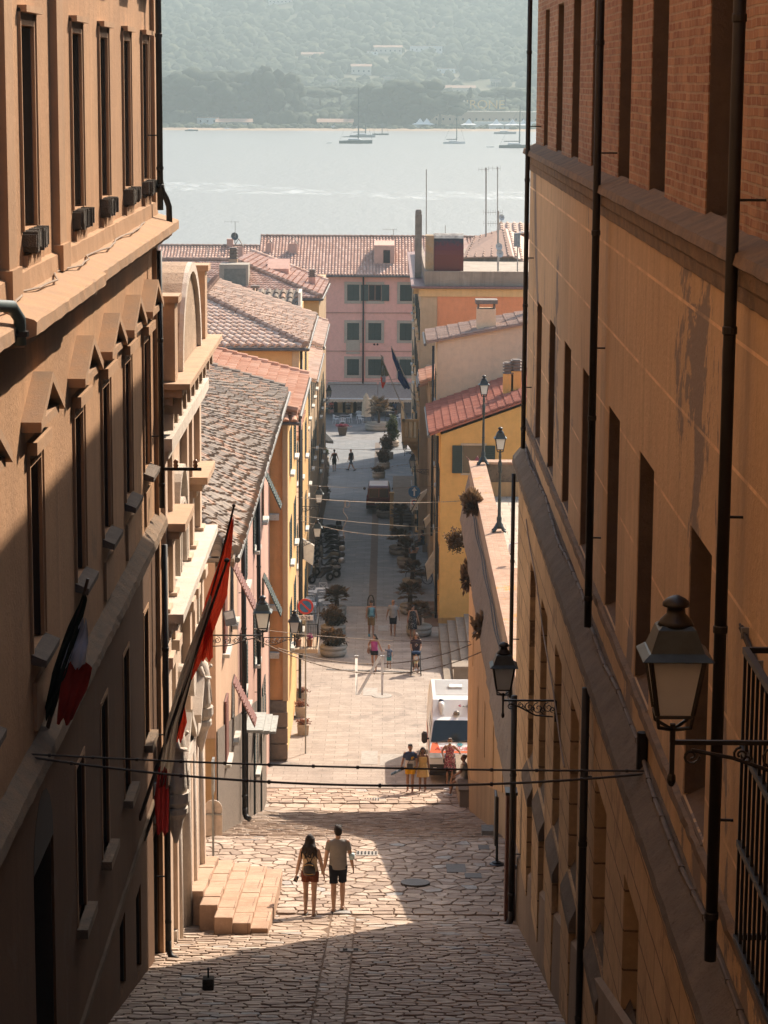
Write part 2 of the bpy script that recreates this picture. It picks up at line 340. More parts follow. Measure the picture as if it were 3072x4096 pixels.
# street bedding and stones
def sheet(x0,x1,y0,y1,dz,step=1.5):
    m=MB(); n=max(1,int((y1-y0)/step))
    yy=sorted({y0+(y1-y0)*i/n for i in range(n+1)}|{p[0] for p in PROF if y0<p[0]<y1})
    for a,b in zip(yy,yy[1:]): m.quad((x0,a,G(a)+dz),(x1,a,G(a)+dz),(x1,b,G(b)+dz),(x0,b,G(b)+dz))
    return m
tag(sheet(-4.3,3.2,-10,83.2,-.03).build('street_bedding',stonemat('street_joint',(.24,.15,.095),(.15,.10,.07),1.2,(.06,.045,.035),.7,b_=.03)),kind='structure')
def clip(poly,a,b):      # keep the side of the bisector nearer to a
    mx,my=(a[0]+b[0])/2,(a[1]+b[1])/2; dx,dy=b[0]-a[0],b[1]-a[1]; out=[]
    for i,p in enumerate(poly):
        q=poly[(i+1)%len(poly)]; dp=(p[0]-mx)*dx+(p[1]-my)*dy; dq=(q[0]-mx)*dx+(q[1]-my)*dy
        if dp<=0: out.append(p)
        if dp*dq<0: s=dp/(dp-dq); out.append((p[0]+(q[0]-p[0])*s,p[1]+(q[1]-p[1])*s))
    return out
stone=MB(); scol=[]
def stones(x0,x1,y0,y1,sx,sy,jx,jy,gap,h,grey=0):
    nx=max(1,int((x1-x0)/sx)); ny=max(1,int((y1-y0)/sy)); S={}
    for j in range(-1,ny+1):
        k=.5*(j%2)+random.random()*.5
        for i in range(-2,nx+2):
            S[i,j]=((i+.5+k*.9+random.uniform(-jx,jx)),(j+.5+random.uniform(-jy,jy)))
    ax=(x1-x0)/nx; ay=(y1-y0)/ny
    for j in range(ny):
        for i in range(-2,nx+2):
            a=S[i,j]
            if not -.3<a[0]<nx+.3: continue
            p=[(a[0]-2,a[1]-2),(a[0]+2,a[1]-2),(a[0]+2,a[1]+2),(a[0]-2,a[1]+2)]
            for dj in (-2,-1,0,1,2):
                for di in (-2,-1,0,1,2):
                    if (di or dj) and (i+di,j+dj) in S: p=clip(p,a,S[i+di,j+dj])
            p=[(min(max(x0+q[0]*ax,x0),x1),min(max(y0+q[1]*ay,y0),y1)) for q in p]
            if len(p)<3: continue
            cx=sum(q[0] for q in p)/len(p); cy=sum(q[1] for q in p)/len(p)
            wx=max(q[0] for q in p)-min(q[0] for q in p); wy=max(q[1] for q in p)-min(q[1] for q in p)
            if wx<.06 or wy<.04: continue
            fx=max(.5,1-gap/wx*2); fy=max(.5,1-gap/wy*2); hh=h*random.uniform(.55,1.25); tl=random.uniform(-.004,.004); n=len(p)
            o=[(cx+(q[0]-cx)*fx,cy+(q[1]-cy)*fy) for q in p]; k2=1-min(.2,.022/min(wx,wy)); c=random.random()
            n0=len(stone.v)
            vs=[(x,y,G(y)-.04) for x,y in o]+[(x,y,G(y)-.03+hh*.7) for x,y in o]+[(cx+(x-cx)*k2,cy+(y-cy)*k2,G(y)-.03+hh+tl*(x-cx)*8) for x,y in o]
            fs=[(u,(u+1)%n,n+(u+1)%n,n+u) for u in range(n)]+[(n+u,n+(u+1)%n,2*n+(u+1)%n,2*n+u) for u in range(n)]+[tuple(range(2*n,3*n))]
            # outline order must be counter-clockwise
            stone.grp(vs,fs); scol.extend([c]*(len(stone.v)-n0))
XL,XR_=-4.15,3.1
for (y0,y1,sx,sy,jx,jy,gap,h) in [(22,34,.30,.24,.30,.14,.013,.032),(34,43,.30,.22,.3,.12,.013,.032),(43,46.2,.42,.38,.4,.34,.02,.02),(46.2,48,.40,.27,.3,.12,.013,.032),
        (48,56.5,.34,.34,.4,.36,.02,.02),(56.5,66,.32,.26,.3,.12,.012,.04),(66,76,.45,.5,.3,.12,.012,.045),(76,79.6,.6,.75,.38,.34,.022,.02),(79.6,83,.45,.45,.3,.12,.014,.04)]:
    # the centre gutter divides the paving in two from the foot of the frame up to the couple
    if y1<=46.2:
        stones(XL,-1.0,y0,y1,sx,sy,jx,jy,gap,h); stones(-.515,XR_,y0,y1,sx,sy,jx,jy,gap,h); stones(-.99,-.525,y0,y1,.22,.26,.25,.15,.012,.016)
    else: stones(XL,XR_,y0,y1,sx,sy,jx,jy,gap,h)
stone.c=[(c,c,c,1) for c in scol]
cob=tinted('cobble_stone',[(0,(.29,.205,.15)),(.35,(.41,.295,.215)),(.7,(.50,.37,.27)),(.93,(.57,.44,.34)),(1,(.38,.36,.33))],rough=.72,damt=.6,nscale=4,dirt=(.20,.125,.085),b_=.012,spec=.4,dlo=.42)
tag(stone.build('cobbled_street',cob),kind='structure')
pav=brickmat('slab_paving','xy',(.36,.29,.235),(.44,.36,.295),(.22,.175,.14),.9,.42,.012,.45,.8,((.16,.13,.11),.5,.56,.45),.006)
tag(sheet(-7,12,83.2,122,-.015,3).build('square_paving',pav),kind='structure')
pav2=brickmat('road_slab','xy',(.18,.185,.185),(.235,.24,.24),(.11,.11,.11),1.1,.5,.012,.5,.75,((.38,.33,.27),.55,.57,.35),.005)
tag(sheet(-9,7,122,206,-.011,4).build('lower_road_paving',pav2),kind='structure')
tag(sheet(-40,40,206,248,-.013,4).build('cafe_pavement',plain('asphalt_pave',(.20,.19,.18),.85,0,.3,1.5,.003)),kind='structure')
mb=sheet(-.78,-.36,122,204,.0,4); tag(mb.build('road_centre_strip',stonemat('strip_stone',(.20,.16,.13),(.15,.12,.10),2)),kind='structure')
mb=sheet(-4.4,-3.6,88,121,.002,4); tag(mb.build('kerb_strip',stonemat('kerb_stone',(.40,.30,.22),(.3,.23,.17),2)),kind='structure')
# ------------------------------------------------------------------ sea
m,t,b=NT('sea_water'); v=coord(t,(1,.28,1),world=True); n=noise(t,v,.35,5,.6); n2=noise(t,coord(t,(1,.12,1),world=True),.018,3,.5)
b.inputs['Base Color'].default_value=(.23,.235,.22,1); b.inputs["Roughness"].default_value=.42; b.inputs['IOR'].default_value=1.33; b.inputs['Specular IOR Level'].default_value=.6
ad=nd(t,'ShaderNodeMath',operation='MULTIPLY_ADD'); t.links.new(n2,ad.inputs[0]); ad.inputs[1].default_value=1.2; t.links.new(n,ad.inputs[2]); bump(t,b,ad.outputs[0],1,.35)
mb=MB(); mb.quad((-9000,285,-33),(9000,285,-33),(9000,9000,-33),(-9000,9000,-33)); tag(mb.build('sea_water',m),kind='structure')
def seaZ(x,y): return -33.0
# wake: a band of broken ripples
mw,t,b=NT('boat_wake_foam'); b.inputs['Base Color'].default_value=(.75,.78,.76,1); b.inputs['Roughness'].default_value=.5
v=coord(t,(1,.3,1),world=True); tr=nd(t,'ShaderNodeBsdfTransparent'); mx=nd(t,'ShaderNodeMixShader')
t.links.new(ramp(t,[(.46,g3(0)),(.66,g3(.6))],noise(t,v,.16,7,.75)),mx.inputs[0]); t.links.new(tr.outputs[0],mx.inputs[1]); t.links.new(b.outputs[0],mx.inputs[2]); t.links.new(mx.outputs[0],t.nodes['Material Output'].inputs[0])
mb=MB()
pp=[(560,742),(900,752),(1200,764),(1500,772),(1800,780),(2200,790)]
L1_=[atZ(x,y-13-8*math.sin(i*1.7),-32.96) for i,(x,y) in enumerate(pp)]; L2_=[atZ(x,y+19+7*math.sin(i*2.3),-32.96) for i,(x,y) in enumerate(pp)]
for i in range(len(pp)-1): mb.quad(L2_[i],L2_[i+1],L1_[i+1],L1_[i])
tag(mb.build('wake',mw),kind='stuff')
# ------------------------------------------------------------------ far shore and hill
HP=[(1600,-36),(1628,-33.3),(1700,-31.5),(1900,-27),(2150,-12),(2500,24),(2900,80),(3300,165),(3700,250)]
def hz(x,y):
    shore=1612+18*math.sin(x*.011)+x*(-.045)
    yy=y+1628-shore if y<2100 else y
    for (a,za),(b,zb) in zip(HP,HP[1:]):
        if yy<=b: z=za+(zb-za)*(yy-a)/(b-a); break
    else: z=HP[-1][1]
    k=min(1,max(0,(y-2000)/900))
    return z+k*(noise_(x*.0022,y*.0017)*70+noise_(x*.008,y*.006)*18)+min(1,max(0,(y-1750)/200))*noise_(x*.02,y*.02)*5
from mathutils import noise as mn
def noise_(x,y): return mn.noise(Vector((x,y,3.3)))
nx,ny=90,130; xs=np.linspace(-900,900,nx); yb=1590+ (np.linspace(0,1,ny)**1.5)*2100
vs=[(float(x),float(y),hz(float(x),float(y))) for y in yb for x in xs]; fs=[(j*nx+i,j*nx+i+1,(j+1)*nx+i+1,(j+1)*nx+i) for j in range(ny-1) for i in range(nx-1)]
mb=MB(); mb.v=vs; mb.f=fs
m,t,b=NT('hill_ground'); v=coord(t,world=True)
col=ramp(t,[(.35,(.10,.105,.055)),(.5,(.17,.15,.085)),(.62,(.22,.19,.11)),(.7,(.12,.12,.065))],noise(t,coord(t,(1,.5,1),world=True),.012,6,.6)); t.links.new(col,b.inputs['Base Color']); b.inputs['Roughness'].default_value=.95
tag(mb.build('hill',m,smooth=True),kind='structure')
mb=MB(); mb.c=None      # beach strip
prev=None
for i in range(61):
    x=-450+i*15
    y=1628-(1628-(1612+18*math.sin(x*.011)+x*(-.045)))
    a=(x,y-4,-33.05); b_=(x,y+22,-31.9)
    if prev: mb.quad(prev[0],a,b_,prev[1])
    prev=(a,b_)
tag(mb.build('beach',plain('beach_sand',(.42,.30,.2),.95,0,.3,.1)),kind='structure')
def hillhit(px,py):
    r=ray(px,py); y=1632.0
    while y<3600:
        if r[2]/r[1]*y<hz(r[0]/r[1]*y,y): break
        y+=4
    return V_((r[0]/r[1]*y,y,hz(r[0]/r[1]*y,y)))
V_=Vector
HL=[(1250,242,28,7,0,'small ochre villa highest on the hill left of centre'),(1552,215,36,8,1,'long pale villa high on the hill under dark woods'),(1705,215,42,9,2,'white villa high on the hill at right with broad roof'),(970,368,26,6,0,'ochre house above the dark left grove'),(1445,300,24,10,1,'tall pale house left of the hillside terraces'),
 (1785,295,22,6,2,'little white house on the slope at right'),(1830,378,40,7,1,'cream apartment house above the hotel'),(2060,408,40,8,2,'white house group at the far right beside the pipe'),(1750,425,56,7,1,'long red-roofed building behind the white tents'),(1120,18,34,8,1,'lone pale house near the top of the picture on the hill'),(1490,222,14,5,2,'tiny white hut at the middle of the upper hill'),(830,500,18,6,2,'small white shed on the shore at far left'),(935,508,30,4,3,'long grey warehouse on the shore at left'),(1340,508,30,4,0,'low ochre boat shed behind the parked cars')]
HH=[hillhit(q[0],q[1]) for q in HL]; CLR=[(h.x,h.y,q[2]/2+5) for h,q in zip(HH,HL)]+[(atY(1945,490,1725).x+5,1725,52)]
# crowns: displaced icospheres scattered over the slope, one mesh
bmx=bmesh.new(); bmesh.ops.create_icosphere(bmx,subdivisions=2,radius=1); IV=np.array([v.co[:] for v in bmx.verts]); IF=np.array([[v.index for v in f.verts] for f in bmx.faces]); bmx.free()
rng=np.random.default_rng(5)
def crowns(name,pts,mat,sub=None):
    V=[];Fs=[];C_=[];n0=0
    for (x,y,z,r,h,c) in pts:
        d=1+rng.uniform(-.28,.28,len(IV))[:,None]; v=IV*d*np.array([r,r,h]); v+=np.array([x,y,z+h*.6]); V.append(v); Fs.append(IF+n0); n0+=len(IV)
        C_.append(np.clip(c+rng.uniform(-.12,.12,len(IV)),0,1))
    V=np.concatenate(V);Fs=np.concatenate(Fs);C_=np.concatenate(C_); me=bpy.data.meshes.new(name); me.vertices.add(len(V)); me.vertices.foreach_set('co',V.ravel().astype(np.float32))
    me.loops.add(len(Fs)*3); me.loops.foreach_set('vertex_index',Fs.ravel().astype(np.int32)); me.polygons.add(len(Fs)); me.polygons.foreach_set('loop_start',np.arange(0,len(Fs)*3,3,dtype=np.int32))
    me.update(calc_edges=True); at=me.color_attributes.new('tint','FLOAT_COLOR','POINT'); at.data.foreach_set('color',np.repeat(C_,4).astype(np.float32))
    return link(name,me,mat)
woodm=tinted('woodland_crown',[(0,(.025,.038,.018)),(.5,(.05,.065,.03)),(1,(.11,.115,.055))],damt=.5,nscale=.3,dirt=(.02,.03,.015),b_=.3)
pts=[]
for i in range(13000):
    y=1680+rng.random()**1.2*1950; x=rng.uniform(-.125,.085)*y*1.08; dn=noise_(x*.006,y*.004)
    if y<2600 and dn<-.42+.2*rng.random(): continue
    if any(abs(x-cx)<cw and -55<y-cy<10 for cx,cy,cw in CLR): continue
    r=rng.uniform(3.0,6.5)*(1+(y-1680)/2600*.9); pts.append((x,y,hz(x,y)-1,r,r*rng.uniform(.7,1.15),rng.random()**1.6))
tag(crowns('woodland',pts,woodm),kind='stuff')
pts=[]
for i in range(900):
    x=rng.uniform(-260,170); y=1612+18*math.sin(x*.011)+x*(-.045)+rng.uniform(20,60); r=rng.uniform(1.2,3.2); pts.append((x,y,hz(x,y)-1,r,r*.8,rng.random()))
tag(crowns('shore_scrub',pts,woodm),kind='stuff')
# tall trees near the shore that one can tell apart
def fartree(px,pybase,Y,w_,h_,kind,label,c=.25):
    p=atY(px,pybase,Y); p.z=hz(p.x,Y); th=thing('shore_tree',label,'tree',p,'trees standing along the far shore')
    pts=[]
    if kind=='round':
        for k in range(26): 
            a=rng.random()*6.28; rr=rng.random()**.5*w_*.38; zz=rng.uniform(.25,.8)*h_; pts.append((p.x+rr*math.cos(a),p.y+rr*math.sin(a),p.z+zz,w_*.16,h_*.13,c+rng.uniform(-.2,.25)))
    elif kind=='pine':
        for k in range(16):
            a=rng.random()*6.28; rr=rng.random()**.5*w_*.42; pts.append((p.x+rr*math.cos(a),p.y+rr*math.sin(a),p.z+h_*.72+rng.uniform(-.06,.06)*h_,w_*.17,h_*.1,c+rng.uniform(-.15,.3)))
    else:
        for k in range(14): pts.append((p.x+rng.uniform(-.12,.12)*w_,p.y,p.z+h_*(.1+.8*k/14),w_*.5*(1-.75*k/14)*.9,h_*.09,c+rng.uniform(-.1,.1)))
    o=crowns('crown',[(a-p.x,b-p.y,z-p.z,r_,h2,c2) for a,b,z,r_,h2,c2 in pts],woodm); o.parent=th
    m=MB(); m.loft([p,p+Vector((0,0,h_*.75))],[w_*.03,w_*.015],6); m.build('trunk',plain('bark',(.10,.075,.05),.9),th)
words=['tall dark poplar-like tree','bushy dark tree','broad umbrella pine','slim dark cypress','rounded olive-green tree']
TL=[(690,500,1700,46,34,'round',1),(740,495,1690,40,36,'round',1),(800,495,1710,46,38,'round',1),(860,495,1700,42,33,'round',1),(920,495,1720,40,36,'round',1),(975,495,1700,34,30,'round',1),(1035,490,1705,24,38,'round',0),(1085,490,1700,30,40,'round',0),(1135,490,1715,30,36,'round',0),(1200,480,1800,44,26,'pine',2),(1280,480,1820,38,24,'pine',2),(1360,480,1850,40,24,'pine',2),
    (1520,495,1700,40,28,'round',4),(1570,495,1690,36,30,'round',4),(1650,500,1690,44,32,'round',4),(1700,505,1680,36,26,'round',4),(1875,480,1740,9,26,'cyp',3),(1760,505,1680,40,24,'round',4),(2020,470,1850,40,26,'pine',2)]
tops=['leftmost of the shore trees, beside the house corner','second from the left in the dark shore grove','third in the dark shore grove at left','in the middle of the dark left grove','right of the middle in the dark left grove','at the right end of the dark left grove','first of three slender trees right of the grove','middle one of three slender trees right of the grove','last of three slender trees right of the grove',
 'first umbrella crown right of the slender trees','middle umbrella crown left of the big mast','last umbrella crown just left of the big mast','just right of the tall yacht mast','second right of the tall yacht mast','largest one behind the white marquees','right behind the pair of marquees','rising in front of the long low hotel','left of the small white yacht mast','above the hotel roof at the far right']
for q,tp in zip(TL,tops): fartree(*q[:6],words[q[6]]+' '+tp,c=.12 if q[6] in (0,1,3) else .35)
# far houses
def farhouse(px,py,Y,w_,h_,d_,roofm,wallm,label,flat=False,name='villa',cat='house'):
    p=atY(px,py,Y); p.z=hz(p.x,Y)-1; th=thing(name,label,cat,p,'houses across the bay')
    m=MB(); m.box(p.x-w_/2,p.x+w_/2,p.y,p.y+d_,p.z,p.z+h_+1); m.build('wall',wallm,th)
    m=MB()
    if flat: m.box(p.x-w_/2-.4,p.x+w_/2+.4,p.y-.4,p.y+d_+.4,p.z+h_+1,p.z+h_+1.5)
    else: m.prism([(p.y-.8,p.z+h_+.9),(p.y+d_/2,p.z+h_+3.2),(p.y+d_+.8,p.z+h_+.9)],'x',p.x-w_/2-.6,p.x+w_/2+.6)
    m.build('roof',roofm,th)
    n=max(2,int(w_/4.5))
    for i in range(n):
        x=p.x-w_/2+w_*(i+.5)/n; m=MB(); m.box(x-.6,x+.6,p.y-.06,p.y+.1,p.z+1+h_*.35,p.z+1+h_*.35+1.5); m.build('window',darkroom,th)
    return th
hr=plain('far_roof',(.48,.30,.21),.9); hw=plain('far_wall',(.72,.66,.56),.9); hw2=plain('far_wall_ochre',(.55,.43,.3),.9); hwhite=plain('far_white',(.85,.85,.82),.8)
WM=[hw2,hw,hwhite,plain('shed_grey',(.5,.5,.48),.8)]
for h,(x,y,w_,h_,k,lb) in zip(HH,HL): farhouse(x,y,h.y,w_*.8,h_*.8,12,hr,WM[k],lb,flat=k==2)
th=farhouse(1945,490,1725,84,9,14,hw,hw2,'long low hotel with letters along its flat roof',flat=True,name='hotel',cat='hotel')
p=WL[th.name]; put_text('roof_letters','AIRONE',8.5,plain('letters_ochre',(.75,.5,.18),.6),th,facecam(Vector((-4,-2,15)),0),depth=.3,sx=1.1)
m=MB(); m.box(p.x-10,p.x+42,p.y-38,p.y-34,p.z,p.z+4); m.build('front_pavilion',hwhite,th)
for i,(x,y) in enumerate([(1680,505),(1707,505),(1875,512),(1985,508),(2050,508),(2095,508)]):
    p=atY(x,y,1655); p.z=hz(p.x,1655); t_=thing('beach_tent',['small white marquee left of the larger one','white peaked marquee on the grassy shore','square white tent right of the small yacht','white parasol tent before the hotel','white beach tent close to the green yacht mast','rightmost white beach tent by the dark pipe'][i],'tent',p,'white tents on the beach')
    m=MB(); m.box(p.x-5,p.x+5,p.y-4,p.y+4,p.z,p.z+3); m.build('side_wall',hwhite,t_); m=MB(); m.loft([p+Vector((0,0,3)),p+Vector((0,0,4)),p+Vector((0,0,7))],[7.5,3.5,.2],4,ph=PI/4); m.build('roof',hwhite,t_)
for i,(px,top) in enumerate([(1555,320),(1740,335),(1982,330),(1328,330)]):
    p=atY(px,430,1860); p.z=hz(p.x,1860); q=atY(px,top,1860); t_=thing('floodlight_mast',['floodlight mast just right of the tall yacht mast','floodlight mast above the white marquees','floodlight mast beyond the hotel letters','thin floodlight mast left of the tall yacht mast'][i],'mast',p,'stadium masts on the plain'); m=MB(); m.loft([p,q],[.6,.35],6); m.build('pole',plain('mast_steel',(.3,.3,.28),.6),t_); m=MB(); m.box(q.x-4,q.x+4,q.y-.3,q.y+.3,q.z,q.z+2.5); m.build('lamp_row',hw,t_)
# parked cars on the shore
car=None
cw=plain('far_car_white',(.7,.7,.7),.4); cd=plain('far_car_dark',(.12,.12,.13),.4)
for i in range(12):
    px=1258+i*17+(i%3)*4; p=atY(px,508,1650); p.z=hz(p.x,1650)
    m=MB(); m.prism([(p.x-2.2,p.z+.2),(p.x-2.2,p.z+1.1),(p.x-1.2,p.z+1.2),(p.x-.7,p.z+1.8),(p.x+1.1,p.z+1.8),(p.x+1.7,p.z+1.2),(p.x+2.2,p.z+1.1),(p.x+2.2,p.z+.2)],'y',p.y,p.y+1.8)
    tag(m.build('parked_car',cw if i%3 else cd),('pale' if i%3 else 'dark')+' car parked in the row behind the beach','car','cars parked behind the beach')
# ------------------------------------------------------------------ boats
def boat(name,px,py,L,label,mast=None,hullm=None,boom=True,cabin=True,sheer=.08,flip=1,group='boats moored in the bay',cat='boat',mx=.1):
    p=atZ(px,py,-33); th=thing(name,label,cat,p,group); hm=hullm
    m=MB(); H=L*.085; secs=[]
    for k in range(9):
        u=k/8; x=-L/2+L*u; wd=L*.13*(1-max(0,(u-.35)/.65)**2.2)+.02; zt=H*(1+sheer*u*3); secs.append((x,wd,zt))
    vs=[];fs=[]
    for x,wd,zt in secs: vs+=[(x,-wd,zt),(x+.0,-wd*.75,-.3),(x,wd*.75,-.3),(x,wd,zt)]
    for k in range(8):
        for j in range(4): a=k*4+j;b_=k*4+(j+1)%4; fs.append((a,a+4,b_+4,b_))
    fs+=[(0,1,2,3),(35,34,33,32)]; m.grp([(p.x+flip*x,p.y+y,p.z+z) for x,y,z in vs],fs); m.build('hull',hm,th)
    if cabin: m=MB(); m.loft([p+Vector((-flip*L*.25,0,H*1.1)),p+Vector((-flip*L*.2,0,H*1.5)),p+Vector((flip*L*.12,0,H*1.45)),p+Vector((flip*L*.2,0,H*1.15))],[(.05,.05),(L*.07,H*.35),(L*.06,H*.3),(.05,.05)],8,ref=(0,1,0)); m.build('cabin',hwhite,th)
    if mast:
        x=flip*L*mx; m=MB(); m.loft([p+Vector((x,0,H)),p+Vector((x,0,mast))],[L*.018+.09,L*.009+.08],6); m.build('mast',mastm,th)
        m=MB(); m.bar(p+Vector((x,0,mast*.97)),p+Vector((flip*L*.49,0,H*1.3)),.09); m.bar(p+Vector((x,0,mast*.97)),p+Vector((-flip*L*.47,0,H*1.3)),.07); m.build('rigging',mastm,th)
        if boom: m=MB(); m.loft([p+Vector((x,0,H*2.4)),p+Vector((x-flip*L*.48,0,H*2.3))],[.28,.22],6); m.build('boom',mastm,th)
    return th
mastm=plain('mast_dark',(.03,.05,.05),.5); hullg=plain('hull_dark_green',(.035,.075,.07),.35); hullw=plain('hull_white',(.75,.76,.75),.35); hullgr=plain('hull_grey',(.35,.38,.38),.4)
boat('sailing_yacht',1423,574,17.5,'large dark-hulled sailing yacht with very tall mast at anchor',29,hullg,mx=.08,flip=1)
boat('sailing_yacht',1450,549,15,'pale grey sailing yacht lying behind the dark big yacht',18,hullgr,mx=.12)
boat('sailing_boat',1522,540,10,'low slim dark sailing boat right behind the big yacht',11,hullg,boom=False,cabin=False)
boat('sailing_yacht',1816,575,11.5,'small white sailing yacht alone on the right of the bay',16,hullw,mx=.12)
boat('sailing_yacht',2062,592,16.5,'dark green sailing yacht partly hidden by the right drainpipe',21,hullg,mx=.12)
boat('dinghy',1316,573,2.8,'tiny pale dinghy left of the big dark yacht',None,hullw,boom=False,cabin=False)
boat('dinghy',1960,589,4.0,'small pale dinghy left of the dark green yacht',None,hullw,boom=False,cabin=False)
boat('motor_boat',766,524,8.5,'small dark motor boat with white cabin near the left shore',None,hullg)
boat('motor_boat',910,520,8,'pale motor boat close to the left shore',None,hullw)
boat('motor_boat',2020,536,14,'long grey motor launch moored before the hotel',None,hullgr)
# ------------------------------------------------------------------ haze
mb=MB(); mb.box(-1000,1000,-60,3760,-38,345)
m=bpy.data.materials.new('haze_air'); m.use_nodes=True; t=m.node_tree; t.nodes.remove(t.nodes['Principled BSDF']); pv=nd(t,'ShaderNodeVolumePrincipled')
pv.inputs['Color'].default_value=(.47,.57,.59,1); pv.inputs['Density'].default_value=HAZE; pv.inputs['Anisotropy'].default_value=.25; t.links.new(pv.outputs[0],t.nodes['Material Output'].inputs['Volume'])
tag(mb.build('haze',m),kind='stuff')
# ================================================================== RIGHT: big brick-and-render building
XB,XP,XG,YE,Y0=2.95,2.85,2.72,48.2,-18.0
brick=brickmat('old_brick','yz',(.30,.13,.065),(.50,.28,.15),(.46,.33,.21),.27,.088,.013,.5,.92,((.52,.30,.17),1.3,.56,.45),.02)
rend=plaster('ochre_render',(.66,.445,.255),(.54,.36,.21),streak=.55,joints=(1.04,1.45),peel=((.27,.21,.17),.33,.605),amt=.3,bmp=.02)
rust=brickmat('rusticated_render','yz',(.56,.365,.19),(.64,.425,.23),(.17,.105,.06),1.35,.47,.016,.5,.92,((.30,.19,.11),.8,.55,.55),.03)
corn=stonemat('weathered_cornice',(.19,.14,.10),(.30,.20,.125),2.5,(.10,.075,.055),.6,b_=.03)
ledgem=stonemat('ledge_stone',(.20,.155,.115),(.14,.11,.08),2,(.09,.07,.05),.75,b_=.03)
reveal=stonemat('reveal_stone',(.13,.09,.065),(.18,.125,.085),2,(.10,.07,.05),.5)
RB=thing('brick_building','tall weathered building on the right with brick upper storey above ochre render','building',(3,20,-12))
UP=[(20.9,22.5),(25.8,27.4),(29.6,31.1),(33.6,35.2),(37.5,39.0),(41.1,42.5),(44.7,45.9),(16.4,18.0),(12,13.6)]
MID=[(20.6,22.1),(25.2,26.7),(29.0,30.5),(33.1,34.6),(36.85,38.25),(40.35,41.8),(43.85,45.3),(12,13.6)]
LOW=[(42.3,43.9),(39.1,40.7),(35.8,37.25),(32.45,33.9),(28.2,29.8),(24.4,26.0),(20.2,21.8)]
O=lambda y:y-Y0
mb=MB(); wall(mb,(XB,Y0,0),(0,1,0),(-1,0,0),YE-Y0,-1.4,4.6,[(O(a),O(b),-1.28,1.3) for a,b in UP],.5); mb.build('brick_wall',brick,RB)
mb=MB(); wall(mb,(XP,Y0,0),(0,1,0),(-1,0,0),YE-Y0,-7.3,-1.6,[(O(a),O(b),-6.65,-4.05) for a,b in MID],.5); mb.build('rendered_wall',rend,RB)
mb=MB(); wall(mb,(XG,Y0,0),(0,1,0),(-1,0,0),YE-Y0,-17.6,-7.55,[(O(a),O(b),-12.6+(43-a)*.12,-8.75) for a,b in LOW],.55)
mb.build('rusticated_base',rust,RB)
# end walls, back, roof
mb=MB(); mb.quad((XB,YE,-1.4),(16,YE,-1.4),(16,YE,4.6),(XB,YE,4.6)); mb.quad((XP,YE,-7.5),(16,YE,-7.5),(16,YE,-1.4),(XP,YE,-1.4)); mb.quad((XG,YE,-18.5),(16,YE,-18.5),(16,YE,-7.5),(XG,YE,-7.5)); mb.quad((16,Y0,-19),(16,YE,-19),(16,YE,4.6),(16,Y0,4.6)); mb.quad((XG,Y0,-12),(16,Y0,-12),(16,Y0,4.6),(XB,Y0,4.6))
mb.build('end_wall',rend,RB)
mb=MB(); mb.box(2.55,16.3,Y0,YE+.3,4.6,4.8); mb.build('roof',corn,RB)
for i,(a,b) in enumerate(UP+MID+LOW):
    X,z0,z1=(XB,-1.28,1.3) if i<len(UP) else (XP,-6.65,-4.05) if i<len(UP)+len(MID) else (XG,-12.9,-8.6)
    d=.48
    m=MB(); m.quad((X+d,a-.02,z0-.05),(X+d,a-.02,z1+.05),(X+d,b+.02,z1+.05),(X+d,b+.02,z0-.05)); w_=m.build('window',darkroom,RB)
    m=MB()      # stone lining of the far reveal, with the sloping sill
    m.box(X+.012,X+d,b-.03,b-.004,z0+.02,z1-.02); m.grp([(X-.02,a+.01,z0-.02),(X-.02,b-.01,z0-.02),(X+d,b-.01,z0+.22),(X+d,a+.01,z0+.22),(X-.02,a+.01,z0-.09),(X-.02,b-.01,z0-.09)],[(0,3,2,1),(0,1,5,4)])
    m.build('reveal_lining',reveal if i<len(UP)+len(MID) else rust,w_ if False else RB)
# cornice & ledges (extruded profiles, roughened edge)
def course(name,prof,y0,y1,mat,par,side=1,step=.25,rough=.003,split=None):
    m=MB(); ys=[y0+(y1-y0)*i/max(1,int((y1-y0)/step)) for i in range(int((y1-y0)/step)+1)]; n=len(prof); vs=[];fs=[]
    for y in ys:
        for k,(x,z) in enumerate(prof): vs.append((x+random.gauss(0,rough),y,z+random.gauss(0,rough)))
    for j in range(len(ys)-1):
        for k in range(n-1): 
            a=j*n+k; fs.append((a,a+n,a+n+1,a+1) if side>0 else (a,a+1,a+n+1,a+n))
    fs.append(tuple(range(n))); fs.append(tuple(range((len(ys)-1)*n,len(ys)*n))[::-1]); m.grp(vs,fs); return m.build(name,mat,par)
course('cornice',[(3.0,-1.18),(2.93,-1.22),(2.72,-1.31),(2.70,-1.40),(2.76,-1.44),(2.77,-1.56),(2.81,-1.60),(2.82,-1.72),(2.9,-1.78)],Y0,YE+.12,corn,RB)
course('sill_band',[(2.9,-6.66),(2.79,-6.69),(2.79,-6.80),(2.9,-6.86)],Y0,YE+.05,corn,RB,rough=.005)
course('ledge',[(2.95,-7.12),(2.84,-7.18),(2.60,-7.46),(2.585,-7.58),(2.66,-7.66),(2.72,-7.72),(2.8,-7.74)],Y0,YE+.15,ledgem,RB,rough=.004)
